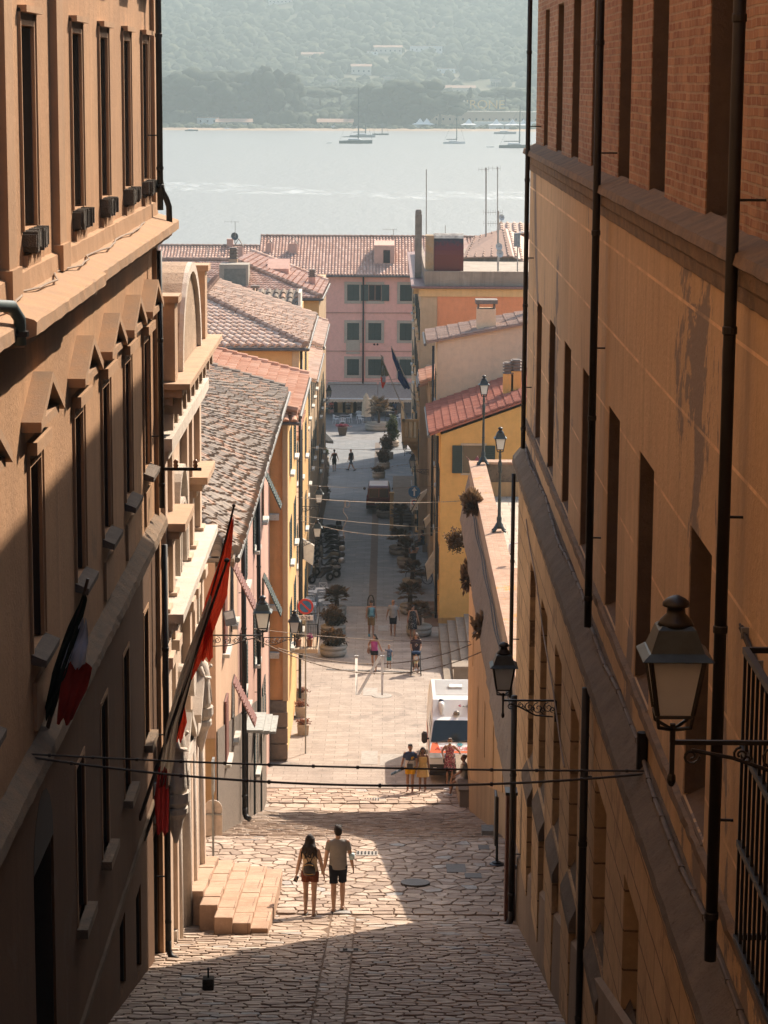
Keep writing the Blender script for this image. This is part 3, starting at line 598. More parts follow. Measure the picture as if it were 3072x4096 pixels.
# sloping sills of the ground storey and the plinth
for i,(a,b) in enumerate(LOW):
    z=-12.55+(43-a)*.12; m=MB()
    m.prism([(XG-.10,z-.48),(XG-.10,z-.34),(XG+.1,z+.1),(XG+.1,z-.48)],'y',a-.12,b+.12); m.build('sloping_sill',ledgem,RB)
    m=MB(); m.prism([(XG-.09,z-2.2-.1*i),(XG-.09,z-.49),(XG-.003,z-.49),(XG-.003,z-2.2)],'y',a-.02,b+.02); m.build('apron',rust,RB)
m=MB(); ys=[Y0+(YE+.04-Y0)*i/60 for i in range(61)]
for a,b in zip(ys,ys[1:]): m.grp([(XG-.09,a,G(a)-.5),(XG-.09,b,G(b)-.5),(XG-.06,b,G(b)+1.25),(XG-.06,a,G(a)+1.25),(XG,a,G(a)+1.31),(XG,b,G(b)+1.31)],[(0,3,2,1),(3,4,5,2)])
m.build('plinth',plaster('damp_plinth',(.34,.25,.17),(.24,.17,.12),streak=.5,amt=.6),RB)
# dark iron window cage near the bottom right of the picture
_t=atX(2982,2600,2.60); _b=atX(2967,3803,2.60); zt,zb,yf=_t.z,_b.z,_t.y
ir=thing('window_grille','black iron window grille on the right wall beside the nearest lantern','grille',(2.8,yf-2,zt-2))
m=MB()
for k in range(13): m.bar((2.60,yf-k*.2,zb),(2.60,yf-k*.2,zt),.022)
for k in range(4): m.bar((2.60,yf,zt-(zt-zb)*k/3),(2.60,yf-2.5,zt-(zt-zb)*k/3),.045)
m.build('bars',iron,ir); m=MB(); m.bar((2.60,yf,zt),(2.86,yf,zt),.04); m.build('side_rail',iron,ir); m=MB(); m.bar((2.60,yf,zb),(2.86,yf,zb),.04); m.build('side_rail',iron,ir)
m=MB(); m.box(2.80,2.845,yf-2.5,yf-.05,zb+.05,zt-.05); m.build('dark_opening',darkroom,ir)
# drainpipes
def pipe(label,x,y,z0,z1,r,wx,group,shoe=False,off=None):
    th=thing('drainpipe',label,'drainpipe',(x,y,z0),group)
    m=MB(); n=max(1,int((z1-z0)/2.4)); m.loft([(x,y,z0),(x,y,z1)],[r,r],12); m.build('pipe',pipem,th,smooth=True)
    for k in range(n+1):
        z=z0+.35+k*2.4
        if z<z1: m=MB(); m.lathe((x,y,z),[(r*1.02,0),(r*1.18,.01),(r*1.18,.06),(r*1.02,.07)],12); m.build('collar',pipem,th)
    for k in range(n):
        z=z0+1.2+k*2.5
        if z<z1: m=MB(); m.bar((x,y,z),(wx,y-.02,z),.02); m.build('bracket',iron,th)
    if shoe: m=MB(); sx=1 if x<0 else -1; m.loft([(x,y,z0+.05),(x,y,z0-.12),(x+sx*.05,y-.06,z0-.22),(x+sx*.16,y-.12,z0-.26)],[r*1.05,r*1.05,r*1.1,r*1.15],12); m.build('shoe',pipem,th,smooth=True)
    return th
GP='drainpipes on the right building'
pipe('black drainpipe at the far end of the right building, upper storeys',2.70,46.6,-7.05,4.5,.045,2.95,GP)
pipe('long black drainpipe crossing brick and render between far and near windows',2.70,31.2,-7.1,4.5,.05,2.95,GP)
pipe('thickest nearest black drainpipe at the right edge of the picture',2.70,18.9,-7.1,4.5,.05,2.95,GP)
pipe('thin dark drainpipe under the stone ledge beside the terrace',2.56,47.2,-12.2,-7.65,.04,2.75,GP)
pipe('drainpipe standing on the street at the corner of the right building',2.52,45.0,G(45.0)+.2,-11.6,.058,2.75,GP,shoe=True)
pipe('long dark drainpipe down the rusticated base near the bottom right',2.62,30.3,G(30),-7.7,.052,2.75,GP)
pb=thing('cover_box','rusty brown pipe cover box standing behind the corner drainpipe','box',(2.5,45.6,G(45.6))); m=MB(); m.box(2.42,2.62,45.4,45.75,G(45.6)-.1,G(45.6)+2.6); m.build('casing',plain('rust_brown',(.12,.05,.03),.8),pb,bevel=.01); m=MB(); m.box(2.40,2.64,45.38,45.77,G(45.6)+2.6,G(45.6)+2.66); m.build('lid',iron,pb)
# ================================================================== LEFT: near palazzo
XL1=-3.85; YL=40.3
lp=plaster('orange_render',(.54,.30,.155),(.42,.235,.125),streak=.6,amt=.55,bmp=.018)
lpd=plaster('orange_render_trim',(.50,.29,.16),(.40,.235,.13),streak=.35,amt=.3)
shelf=stonemat('orange_lichen_shelf',(.46,.27,.15),(.38,.24,.15),3,(.55,.26,.10),.45,b_=.006,sc2=4)
dsill=stonemat('dark_sill',(.13,.11,.09),(.17,.14,.11),6,(.06,.05,.04),.7,b_=.06)
LB=thing('palazzo','tall orange palazzo at left with pedimented windows and stone shelves','building',(-4,20,-10))
WU=[26.3,30.45,33.35,36.3,39.05,22.4,18.6,14.8]; WL2=[26.3,30.1,33.05,35.9,38.7,22.4,18.6,14.8]
O=lambda y:y-Y0
mb=MB(); wall(mb,(XL1,Y0,0),(0,1,0),(1,0,0),YL-Y0,-2.4,14,[(O(y-.51),O(y+.51),-1.6,.55) for y in WU],.45); mb.build('upper_wall',lp,LB)  # unseen top raised to cut sky light in the street
mb=MB(); wall(mb,(XL1,Y0,0),(0,1,0),(1,0,0),YL-Y0,-7.5,-2.4,[(O(y-.44),O(y+.44),-6.22,-4.17) for y in WL2],.45); mb.build('middle_wall',lp,LB)
GW=[(29.3,30.1,-10.6,-8.55),(32.0,32.75,-10.6,-8.45),(34.85,35.6,-10.6,-8.45),(37.9,38.6,-10.6,-8.5)]
GS=[(36.2,36.95,-14.0,-12.65),(33.9,34.65,-13.4,-12.3),(39.1,40.0,-15.1,-12.6),(25.6,27.2,-13.0,-8.7)]
mb=MB(); wall(mb,(XL1,Y0,0),(0,1,0),(1,0,0),YL-Y0,-16,-7.5,[(O(a),O(b),c,d) for a,b,c,d in GW+GS],.4); mb.build('lower_wall',plaster('orange_render_shade',(.15,.075,.035),(.11,.055,.027),streak=.5,amt=.5),LB)  # shade of the lower storey put into a darker plaster colour
mb=MB(); mb.quad((XL1,YL,-17),(XL1,YL,14),(-16,YL,14),(-16,YL,-17)); mb.quad((-16,Y0,-17),(-16,YL,-17),(-16,YL,14),(-16,Y0,14)); mb.build('end_wall',lp,LB)
mb=MB(); mb.box(-16,-3.3,Y0,YL+.3,14,14.3); mb.build('roof',corn,LB)
for ops in ([(y-.51,y+.51,-1.6,.55) for y in WU],[(y-.44,y+.44,-6.22,-4.17) for y in WL2],GW,GS):
    for a,b,c,d in ops:
        m=MB(); m.quad((XL1-.44,a,c),(XL1-.44,b,c),(XL1-.44,b,d),(XL1-.44,a,d)); wn=m.build('window',darkroom,LB)
        m=MB(); m.box(XL1-.42,XL1-.03,b-.05,b-.004,c+.02,d-.02); m.box(XL1-.42,XL1-.06,a+.004,a+.04,c+.02,d-.02) if 0 else None; m.build('reveal_shade_panel',plain('reveal_shade_brown',(.022,.017,.013),.8),LB)  # dark panel added so the far reveal reads as unlit
def frame(m,X,a,b,c,d,w_,pr,sx=1,bot=True):
    x0,x1=(X,X+pr*sx) if sx>0 else (X+pr*sx,X)
    m.box(x0,x1,a-w_,a,c-(w_ if bot else 0),d+w_); m.box(x0,x1,b,b+w_,c-(w_ if bot else 0),d+w_); m.box(x0,x1,a,b,d,d+w_)
    if bot: m.box(x0,x1,a,b,c-w_,c)
for y in WU:
    m=MB(); frame(m,XL1,y-.51,y+.51,-1.6,.55,.06,.012,bot=False); m.box(XL1,XL1+.035,y-.62,y-.58,-1.6,.72); m.box(XL1,XL1+.03,y+.58,y+.62,-1.6,.72); m.box(XL1,XL1+.10,y-.62,y+.62,.68,.75); m.build('window_frame',lpd,LB)
    m=MB(); m.box(XL1,XL1+.17,y-.55,y+.55,1.28,1.5); m.box(XL1,XL1+.25,y-.68,y+.68,1.5,1.62); m.build('window_hood',lpd,LB)
    m=MB(); rng_=random.Random(int(y*10)); sg=24
    pts=[]
    for k in range(sg+1): pts.append(((XL1+rng_.uniform(.08,.17)),y-.58+1.16*k/sg))
    for (x1,ya),(x2,yb_) in zip(pts,pts[1:]): m.box(XL1-.02,(x1+x2)/2,ya,yb_,-1.80+rng_.uniform(-.05,.04),-1.62+rng_.uniform(-.02,.02))
    m.build('crumbling_sill',dsill,LB)
    m=MB(); m.box(XL1,XL1+.045,y-.52,y+.52,-2.14,-1.86); m.build('sill_panel',lpd,LB)
for y in (20.5,24.5,28.35):   # flat pilaster strips
    m=MB(); m.box(XL1,XL1+.09,y-.27,y+.27,-2.2,4.2); m.build('pilaster',lpd,LB)
    m=MB(); m.box(XL1,XL1+.13,y-.33,y+.33,-2.2,-1.9); m.build('pilaster_base',lpd,LB)
for y0,y1 in ((40.02,40.28),): m=MB(); m.box(XL1,XL1+.07,y0,y1,-16,4.2); m.build('corner_strip',lpd,LB)
course('base_band',[(-3.85,-1.98),(-3.78,-2.0),(-3.77,-2.3),(-3.85,-2.3)],Y0,YL,lpd,LB,side=-1,rough=.004)
def shelfseg(y0,y1,xo):
    return course('shelf',[(-3.85,-2.16),(-3.8,-2.2),(xo-.02,-2.31),(xo,-2.33),(xo,-2.46),(xo-.1,-2.5),(xo-.12,-2.58),(-3.85,-2.62)],y0,y1,shelf,LB,side=-1,rough=.003)
shelfseg(29.3,YL+.25,-3.45); shelfseg(23.4,29.3,-3.38); shelfseg(Y0,23.4,-3.5)
course('lower_shelf',[(-3.85,-7.18),(-3.68,-7.34),(-3.66,-7.46),(-3.72,-7.5),(-3.74,-7.62),(-3.85,-7.66)],Y0,YL+.1,stonemat('grey_orange_ledge',(.19,.14,.10),(.28,.18,.11),3,(.14,.11,.08),.6,b_=.03),LB,side=-1,rough=.005)
course('string_course',[(-3.85,-11.9),(-3.81,-11.92),(-3.81,-12.02),(-3.85,-12.05)],Y0,YL,stonemat('dark_string',(.16,.10,.06),(.12,.08,.05)),LB,side=-1,rough=.004)
for y in WL2:
    m=MB(); frame(m,XL1,y-.44,y+.44,-6.2,-4.17,.055,.012,bot=False); m.box(XL1,XL1+.035,y-.57,y-.53,-6.2,-3.98); m.box(XL1,XL1+.03,y+.53,y+.57,-6.2,-3.98); m.box(XL1,XL1+.12,y-.6,y+.6,-4.0,-3.86); m.build('window_frame',lpd,LB)
    # pediment: two raking slabs over a shelf
    m=MB(); x1=XL1+.22
    m.box(XL1,x1-.05,y-.82,y+.82,-3.72,-3.62)
    for s in (-1,1):
        a=(y+s*.95,-3.70); b_=(y,-3.27); n_=.11
        m.grp([(XL1,a[0],a[1]),(x1,a[0],a[1]),(x1,b_[0],b_[1]),(XL1,b_[0],b_[1]),(XL1,a[0],a[1]+n_),(x1,a[0],a[1]+n_),(x1,b_[0],b_[1]+n_),(XL1,b_[0],b_[1]+n_)],
          [(0,1,2,3),(4,7,6,5),(0,4,5,1),(1,5,6,2),(2,6,7,3),(3,7,4,0)])
    m.prism([(y-.8,-3.62),(y+.8,-3.62),(y,-3.2)],'x',XL1-.01,XL1+.05); m.build('pediment',shelf,LB)
    m=MB(); m.prism([(XL1,-6.21),(XL1,-6.32),(XL1+.16,-6.36),(XL1+.17,-6.28)],'y',y-.55,y+.55); m.build('window_sill',stonemat('grey_sill',(.15,.12,.095),(.20,.155,.12),5,(.12,.1,.08),.5),LB)
    m=MB(); m.box(XL1,XL1+.04,y-.46,y+.46,-7.1,-6.55); m.build('sill_panel',lpd,LB)
for a,b,c,d in GW:
    m=MB(); frame(m,XL1,a,b,c,d,.07,.012,bot=False); m.build('window_frame',lpd,LB); m=MB(); m.box(XL1-.05,XL1+.14,a-.15,b+.15,c-.12,c); m.build('window_sill',corn,LB)
m=MB(); m.prism([(27.2,-8.7)]+[(26.4+.8*math.cos(k*PI/8),-8.7+.75*math.sin(k*PI/8)) for k in range(1,8)]+[(25.6,-8.7)],'x',XL1-.3,XL1+.004); m.build('arch_head',darkroom,LB)
m=MB(); m.box(XL1-.25,XL1-.1,39.12,39.98,-15.1,-12.6); m.build('door',plain('dark_wood_door',(.03,.022,.016),.6),LB)
m=MB(); m.box(XL1,XL1+.16,39.3,39.42,-12.4,-11.7); m.build('name_plate',whitestone,LB)
pipe('long dark drainpipe at the far corner of the orange palazzo, middle section',-3.68,39.45,-7.0,-2.75,.045,-3.85,'drainpipes on the left palazzo')
pipe('dark drainpipe rising from the stone shelf at the palazzo corner',-3.66,39.5,-2.1,4.1,.05,-3.85,'drainpipes on the left palazzo')
pipe('dark drainpipe reaching the street at the palazzo corner',-3.66,39.6,G(39.6)+.25,-7.65,.05,-3.85,'drainpipes on the left palazzo',shoe=True)
th=thing('pipe_bend','grey-blue bent drainpipe end on the stone shelf at the left edge','drainpipe',(-3.5,22.4,-2.2)); m=MB(); m.loft([(-3.72,22.0,-1.6),(-3.70,22.1,-1.95),(-3.62,22.4,-2.08),(-3.52,22.75,-2.12),(-3.47,22.9,-2.25),(-3.47,22.92,-2.5)],.06,12); m.build('bend',plain('grey_blue_pipe',(.06,.09,.09),.5),th,smooth=True); m=MB(); m.lathe((-3.47,22.92,-2.42),[(.085,0),(.085,.05)],12); m.build('collar',iron,th)
th=thing('pipe_bend','dark bent drainpipe offset over the shelf end at the palazzo corner','drainpipe',(-3.6,39.7,-2.2)); m=MB(); m.loft([(-3.66,39.5,-1.4),(-3.66,39.52,-1.62),(-3.63,39.55,-1.8),(-3.57,39.6,-1.92),(-3.53,39.62,-2.05),(-3.525,39.62,-2.35)],.05,12); m.build('bend',pipem,th,smooth=True); m=MB(); m.lathe((-3.66,39.5,-1.45),[(.06,0),(.06,.05)],12); m.build('collar',iron,th)
# wandering cable along the shelf
m=MB(); pts=[(-3.74+random.uniform(-.03,.03)+.09*((k//3)%2)+.03*math.sin(k*1.3),21+k*.52,-2.19) for k in range(33)]; m.loft(pts,.013,6); tag(m.build('shelf_cable',palecable),'pale cable wandering along the orange stone shelf of the left palazzo','cable')
# ================================================================== LEFT: church front
XC=-3.85
chm=plaster('pale_church_stone',(.68,.50,.37),(.60,.43,.31),streak=.3,amt=.25); chw=stonemat('white_church_stone',(.72,.62,.52),(.62,.52,.43),3,(.42,.34,.28),.35); cho=stonemat('church_shelf_lichen',(.56,.37,.24),(.46,.31,.21),4,(.60,.32,.14),.45,b_=.008,sc2=5)
CH=thing('church','pale stone church front with arched gable, columns and portal statues','church',(-4,45,-16))
mb=MB(); wall(mb,(XC,YL,0),(0,1,0),(1,0,0),9.2,-18,-4.9,[(2.1,3.9,-16.2,-13.0),(5.6,7.0,-16.6,-13.5),(1.2,2.1,-11.6,-9.6),(6.6,7.5,-11.6,-9.6)],.5); mb.build('front_wall',chm,CH)
mb=MB(); mb.quad((XC,49.5,-18.5),(XC,49.5,-4.9),(-13,49.5,-4.9),(-13,49.5,-18.5)); mb.quad((XC,YL+.01,-5),(XC,49.5,-5),(-13,49.5,-5),(-13,YL+.01,-5)); mb.quad((-13,YL,-18),(-13,49.5,-18),(-13,49.5,-5),(-13,YL,-5)); mb.build('side_wall',chm,CH)
for a,b,c,d in [(42.4,44.2,-16.2,-13.0),(45.9,47.3,-16.6,-13.5),(41.5,42.4,-11.6,-9.6),(46.9,47.8,-11.6,-9.6)]:
    m=MB(); m.quad((XC-.45,a,c),(XC-.45,b,c),(XC-.45,b,d),(XC-.45,a,d)); m.build('door' if c<-15 else 'window',darkroom,CH); m=MB(); frame(m,XC,a,b,c,d,.16,.12,bot=c>-12); m.build('opening_frame',chw,CH)
def slab(name,x1,y0,y1,z,th_,mat,steps=2):
    m=MB(); m.box(XC,x1,y0,y1,z-th_,z)
    for k in range(steps): m.box(XC,x1-(x1-XC)*(.25+.28*k),y0+.06+.05*k,y1-.06-.05*k,z-th_-.14*(k+1),z-th_-.14*k-.0015)
    return m.build(name,mat,CH)
slab('main_cornice',-3.28,40.45,48.6,-5.06,.10,cho,3)
slab('string_course',-3.58,40.35,48.9,-5.98,.22,chw,1)
# arched gable above the cornice
m=MB(); cy,rz,ry=44.4,1.75,2.2; out=[(cy+ry*math.cos(k*PI/16),-5.05+rz*math.sin(k*PI/16)) for k in range(17)]
m.prism(out,'x',-4.6,-3.62); m.build('arched_gable',stonemat('gable_stone',(.50,.36,.25),(.38,.27,.19),2,(.16,.12,.08),.7),CH)
m=MB()
for k in range(16):
    a0,a1=k*PI/16,(k+1)*PI/16
    for (r0,r1,x) in ((1.0,.90,-3.54),):
        q=lambda a,r:(cy+ry*r*math.cos(a),-5.05+rz*r*math.sin(a))
        A_,B_,C2,D2=q(a0,r0),q(a1,r0),q(a1,r1),q(a0,r1); m.prism([D2,A_,B_,C2],'x',-3.62,x)
m.build('gable_moulding',chw,CH)
for y in (41.0,47.9):
    m=MB(); m.box(XC-.3,-3.55,y-.28,y+.28,-5.05,-3.7); m.box(XC-.35,-3.48,y-.34,y+.34,-3.72,-3.6); m.build('gable_pier',cho,CH)
# dentil brackets under the cornice and pilasters
for k in range(9):
    y=40.8+k*.92; m=MB(); m.box(XC,-3.45,y,y+.16,-5.62,-5.32); m.box(XC,-3.6,y-.02,y+.18,-5.9,-5.62); m.build('bracket',chm,CH)
for y in (40.75,42.1,45.3,46.5,48.4):
    m=MB(); m.box(XC,XC+.13,y-.2,y+.2,-9.0,-6.3); m.box(XC,XC+.2,y-.27,y+.27,-6.35,-6.18); m.box(XC,XC+.2,y-.27,y+.27,-9.15,-8.95); m.build('pilaster',chm,CH)
    m=MB(); m.box(XC,XC+.16,y-.22,y+.22,-17,-9.6); m.box(XC,XC+.24,y-.3,y+.3,-10.0,-9.8); m.build('lower_pilaster',chm,CH)
    m=MB(); m.box(XC,XC+.10,y-.3,y+.3,-18,-15.4+.0); m.box(XC,XC+.15,y-.33,y+.33,-15.4,-15.2); m.build('pedestal',chw,CH)
m=MB()   # blind arches in the upper storey
for cy2,rw,zt,zb in ((44.0,.95,-7.0,-8.9),(44.0,.62,-7.35,-8.9)):
    for k in range(12):
        a0,a1=k*PI/12,(k+1)*PI/12; q=lambda a,r:(cy2+r*math.cos(a),zt-.75+r*math.sin(a)*.8); m.prism([q(a0,rw-.12),q(a0,rw),q(a1,rw),q(a1,rw-.12)],'x',XC,XC+.16)
    for s in (-1,1): a,b=sorted((cy2+s*rw,cy2+s*(rw-.12))); m.box(XC,XC+.16,a,b,zb,zt-.76)
m.build('blind_arch',chw,CH)
slab('middle_cornice',-3.42,40.4,48.9,-9.02,.16,chw,2)
slab('portal_shelf',-3.4,40.7,42.7,-7.5,.14,cho,2); slab('portal_shelf',-3.42,46.2,48.3,-7.6,.14,cho,2)
# broken portal pediments with scrolls
for y in (43.3,46.6):
    m=MB(); x1=-3.52
    for s in (-1,1):
        a=(y+s*1.15,-12.3); b_=(y+s*.1,-11.65); m.grp([(XC,a[0],a[1]),(x1,a[0],a[1]),(x1,b_[0],b_[1]),(XC,b_[0],b_[1]),(XC,a[0],a[1]+.16),(x1,a[0],a[1]+.16),(x1,b_[0],b_[1]+.16),(XC,b_[0],b_[1]+.16)],[(0,1,2,3),(4,7,6,5),(0,4,5,1),(1,5,6,2),(2,6,7,3),(3,7,4,0)])
    m.box(XC,x1-.06,y-1.15,y+1.15,-12.56,-12.3); m.build('portal_pediment',chw,CH)
    m=MB(); m.loft([(XC,y,-10.9),(x1+.06,y,-10.9)],[.3,.3],16); m.build('scroll',chw,CH,smooth=False)
    for s in (-1,1):
        m=MB(); m.loft([(-3.73,y+s*1.0,-16.2),(-3.73,y+s*1.0,-14.5),(-3.73,y+s*1.0,-12.6)],[.10,.10,.085],14); m.build('column',chw,CH,smooth=True)
        m=MB(); m.box(-3.84,-3.62,y+s*1.0-.24,y+s*1.0+.24,-16.45,-16.2); m.build('column_base',chw,CH); m=MB(); m.box(-3.82,-3.64,y+s*1.0-.2,y+s*1.0+.2,-12.66,-12.56); m.build('column_capital',chw,CH)
# statues on corbels
def statue(x,y,z,label,h=1.5):
    th=thing('statue',label,'statue',(x,y,z),'carved saints on the church front'); m=MB(); k=h/1.5
    m.loft([(x,y,z),(x,y,z+.12),(x+.01,y,z+.5*k),(x+.03,y-.02,z+.85*k),(x,y+.01,z+1.12*k),(x,y,z+1.22*k),(x,y,z+1.27*k)],[(.24,.2),(.25,.21),(.2,.17),(.19,.16),(.22,.15),(.1,.09),(.06,.06)],14,ref=(0,1,0)); m.ell((x,y,z+1.38*k),(.1,.1,.13),12,8)
    m.loft([(x,y-.2,z+1.1*k),(x+.08,y-.28,z+.85*k),(x+.2,y-.12,z+.8*k)],[.06,.05,.035],8); m.loft([(x,y+.2,z+1.1*k),(x+.1,y+.26,z+.9*k),(x+.2,y+.14,z+1.05*k)],[.06,.05,.035],8)
    for k2 in range(7): a=k2*.9; m.loft([(x+.2*math.cos(a),y+.2*math.sin(a),z+.1),(x+.17*math.cos(a+.3),y+.17*math.sin(a+.3),z+.6*k),(x+.15*math.cos(a+.8),y+.15*math.sin(a+.8),z+1.0*k)],[.035,.03,.02],6)
    m.build('robed_figure',chw,th,smooth=True); m=MB(); m.lathe((x,y,z-.42),[(.03,-.5),(.09,-.3),(.15,-.05),(.22,.05),(.22,.14),(.19,.16),(.25,.26),(.25,.42)],14); m.build('corbel',chw,th,smooth=False)
_p=atX(803,2825,-3.62); statue(-3.62,_p.y,_p.z,'weathered robed stone saint beside the yellow side wall, right of the red flag',1.15)
_p=atX(702,3165,-3.55); statue(-3.55,_p.y,_p.z,'carved stone saint nearer the palazzo, behind the furled flag',1.45)
# black lamp bar with two insulators in front of the church
th=thing('insulator_bar','short black iron bar with two glass insulators at the palazzo corner','bracket',(-3.6,40.6,-7.4)); m=MB(); m.bar(atX(655,1876,-3.62)+Vector((0,0,0)),atX(655,1876,-3.62)+Vector((.62,0,0)),.035,.05); m.build('bar',iron,th)
for dx in (.2,.52): m=MB(); p=atX(655,1876,-3.62)+Vector((dx,0,.02)); m.lathe(p,[(.03,0),(.045,.05),(.03,.07),(.045,.1),(.02,.14)],10); m.build('insulator',plain('brown_glass',(.4,.2,.1),.2),th,smooth=True)
# steps
ST=thing('stone_steps','broad orange stone steps climbing to the church door','steps',(-3,46,-16)); stm=brickmat('orange_step_stone','xy',(.46,.29,.195),(.55,.37,.26),(.30,.19,.13),.62,.95,.01,.5,.9,((.40,.24,.15),2,.55,.5),.008)
TR=[(-2.12,43.0),(-2.44,42.95),(-2.78,42.9),(-3.1,43.6),(-3.42,44.4)]
for k,(xr,yn) in enumerate(TR):
    xl=-4.0 if k==4 else TR[k+1][0]-.02; zn=G(43)+.12+.115*k; zf=G(49.4)+.26+.10*k; zz_=zn+(zf-zn)*(yn-42.9)/6.5; m=MB(); nn=6
    for q in range(nn):
        ya=yn+(49.4-.2*k-yn)*q/nn; yb_=yn+(49.4-.2*k-yn)*(q+1)/nn-.012; za=zn+(zf-zn)*(ya-42.9)/6.5; zb_=zn+(zf-zn)*(yb_-42.9)/6.5
        dz=random.uniform(-.008,.008); m.grp([(xl,ya,G(50.5)-.4),(xr,ya,G(50.5)-.4),(xr,yb_,G(50.5)-.4),(xl,yb_,G(50.5)-.4),(xl,ya,za+dz),(xr+random.uniform(-.012,.012),ya,za+dz),(xr,yb_,zb_+dz),(xl,yb_,zb_+dz)],[(0,3,2,1),(4,5,6,7),(0,1,5,4),(1,2,6,5),(2,3,7,6),(3,0,4,7)])
    m.build('step',stm,ST,bevel=.018)
EB=thing('sky_blocker','added unseen block behind the viewpoint, cutting sky light off the street','building',(-.5,-1.5,-6)); m=MB(); m.box(-3.84,2.71,-6,-1.2,-9,14); m.build('wall',lp,EB); m=MB(); m.box(-3.84,2.71,-6.1,-.9,14,14.3); m.build('roof',corn,EB)  # added block out of view, keeps the near street dark
# ================================================================== helpers for ordinary houses
def house_walls(par,x0,x1,y0,y1,zt,mat,front=None,name='wall',zb=None,gable=0):
    """closed box of walls; zb follows the ground"""
    zb=G(y1)-1 if zb is None else zb; m=MB()
    m.quad((x0,y0,zb),(x1,y0,zb),(x1,y0,zt),(x0,y0,zt)); m.quad((x1,y0,zb),(x1,y1,zb),(x1,y1,zt),(x1,y0,zt)); m.quad((x1,y1,zb),(x0,y1,zb),(x0,y1,zt),(x1,y1,zt)); m.quad((x0,y1,zb),(x0,y0,zb),(x0,y0,zt),(x0,y1,zt)); m.quad((x0,y0,zt),(x1,y0,zt),(x1,y1,zt),(x0,y1,zt))
    return m.build(name,mat,par)
def sidewin(par,X,y,z,w_=.9,h=1.5,s=1,mat=None,shut='closed',frame_=None,sill=True):
    """window on a wall that faces the street; s=+1 wall on the left (faces +X)"""
    mat=mat or greenshut; fm=frame_ or whitestone
    bx=lambda m,a,b,*r: m.box(min(X+s*a,X+s*b),max(X+s*a,X+s*b),*r)
    m=MB(); bx(m,.002,.02,y-w_/2,y+w_/2,z,z+h); o=m.build('window',glass,par)
    if shut=='closed': m=MB(); bx(m,.02,.07,y-w_/2,y-.01,z,z+h); m.build('shutter',mat,par); m=MB(); bx(m,.02,.07,y+.01,y+w_/2,z,z+h); m.build('shutter',mat,par)
    if shut=='open': 
        for a,b in ((y-w_*1.0,y-w_/2-.01),(y+w_/2+.01,y+w_*1.0)): m=MB(); bx(m,.004,.03,a,b,z,z+h); [bx(m,.03,.04,a+.04,b-.04,z+.08+k*.1,z+.13+k*.1) for k in range(int((h-.15)/.1))]; m.build('shutter',mat,par)
    if shut=='out': # lifted at the bottom
        m=MB(); m.grp([(X+s*.03,y-w_/2,z+h),(X+s*.03,y+w_/2,z+h),(X+s*.62,y+w_/2,z+h*.25),(X+s*.62,y-w_/2,z+h*.25),(X+s*.03,y-w_/2,z+h-.05),(X+s*.03,y+w_/2,z+h-.05),(X+s*.6,y+w_/2,z+h*.22),(X+s*.6,y-w_/2,z+h*.22)],[(0,1,2,3),(7,6,5,4),(0,4,5,1),(3,2,6,7),(0,3,7,4),(1,5,6,2)])
        for k in range(1,14): u=k/14; m.box(*sorted((X+s*(.03+.59*u-.02),X+s*(.03+.59*u+.02))),y-w_/2+.05,y+w_/2-.05,z+h*(1-.75*u)+.005,z+h*(1-.75*u)+.03)
        m.build('shutter',mat,par)
    if sill: m=MB(); bx(m,0,.18,y-w_/2-.12,y+w_/2+.12,z-.1,z-.003); m.build('sill',fm,par)
    return o
def gutter(par,a,b,r=.06): m=MB(); m.loft([a,b],r,8); m.build('gutter',plain('gutter_zinc',(.12,.11,.10),.5,.3),par)
def chimney(par,x,y,z,w_=.5,h=.9,mat=None,cap='slats'):
    m=MB(); m.box(x-w_/2,x+w_/2,y-w_/2,y+w_/2,z-.5,z+h*.6); o=m.build('chimney',mat,par)
    m=MB()
    if cap=='slats':
        for k in range(4): m.box(x-w_/2-.02,x+w_/2+.02,y-w_/2-.02,y+w_/2+.02,z+h*.6+.02+k*h*.12,z+h*.6+.07+k*h*.12)
        m.box(x-w_/2+.06,x+w_/2-.06,y-w_/2+.06,y+w_/2-.06,z+h*.6,z+h*1.05)
    elif cap=='tent':
        for s in (-1,1): m.bar((x+s*w_*.55,y,z+h*.6),(x,y,z+h*1.15),w_*.9,.05)
    else: m.box(x-w_/2-.08,x+w_/2+.08,y-w_/2-.08,y+w_/2+.08,z+h*.78,z+h*.92); m.box(x-w_/2+.03,x-w_/2+.12,y-w_/2+.05,y+w_/2-.05,z+h*.6,z+h*.78); m.box(x+w_/2-.12,x+w_/2-.03,y-w_/2+.05,y+w_/2-.05,z+h*.6,z+h*.78)
    c=m.build('chimney_cap',plain('chimney_cap_m',(.22,.18,.15),.9),par); return o
yel=plaster('yellow_ochre',(.76,.45,.19),(.70,.41,.17),streak=.2,amt=.15); org=plaster('orange_house',(.86,.43,.18),(.80,.39,.16),streak=.2,amt=.15)
peach=plaster('peach_house',(.66,.43,.28),(.60,.38,.25),streak=.3,amt=.3); pinkp=plaster('pink_house',(.66,.40,.31),(.60,.36,.28),streak=.25,amt=.15)
stained=plaster('stained_yellow',(.55,.33,.15),(.44,.27,.13),stain=(.28,.19,.10),streak=.5,amt=.8)
greyb=stonemat('grey_speckled_plinth',(.25,.20,.16),(.20,.16,.13),8,(.34,.28,.23),.5); beige=plaster('beige_house',(.82,.60,.40),(.78,.56,.36),streak=.15,amt=.12); beigef=plaster('beige_front',(.60,.42,.26),(.52,.36,.22),streak=.3,amt=.3)
redshut=plain('red_brown_shutter',(.22,.09,.07),.6)
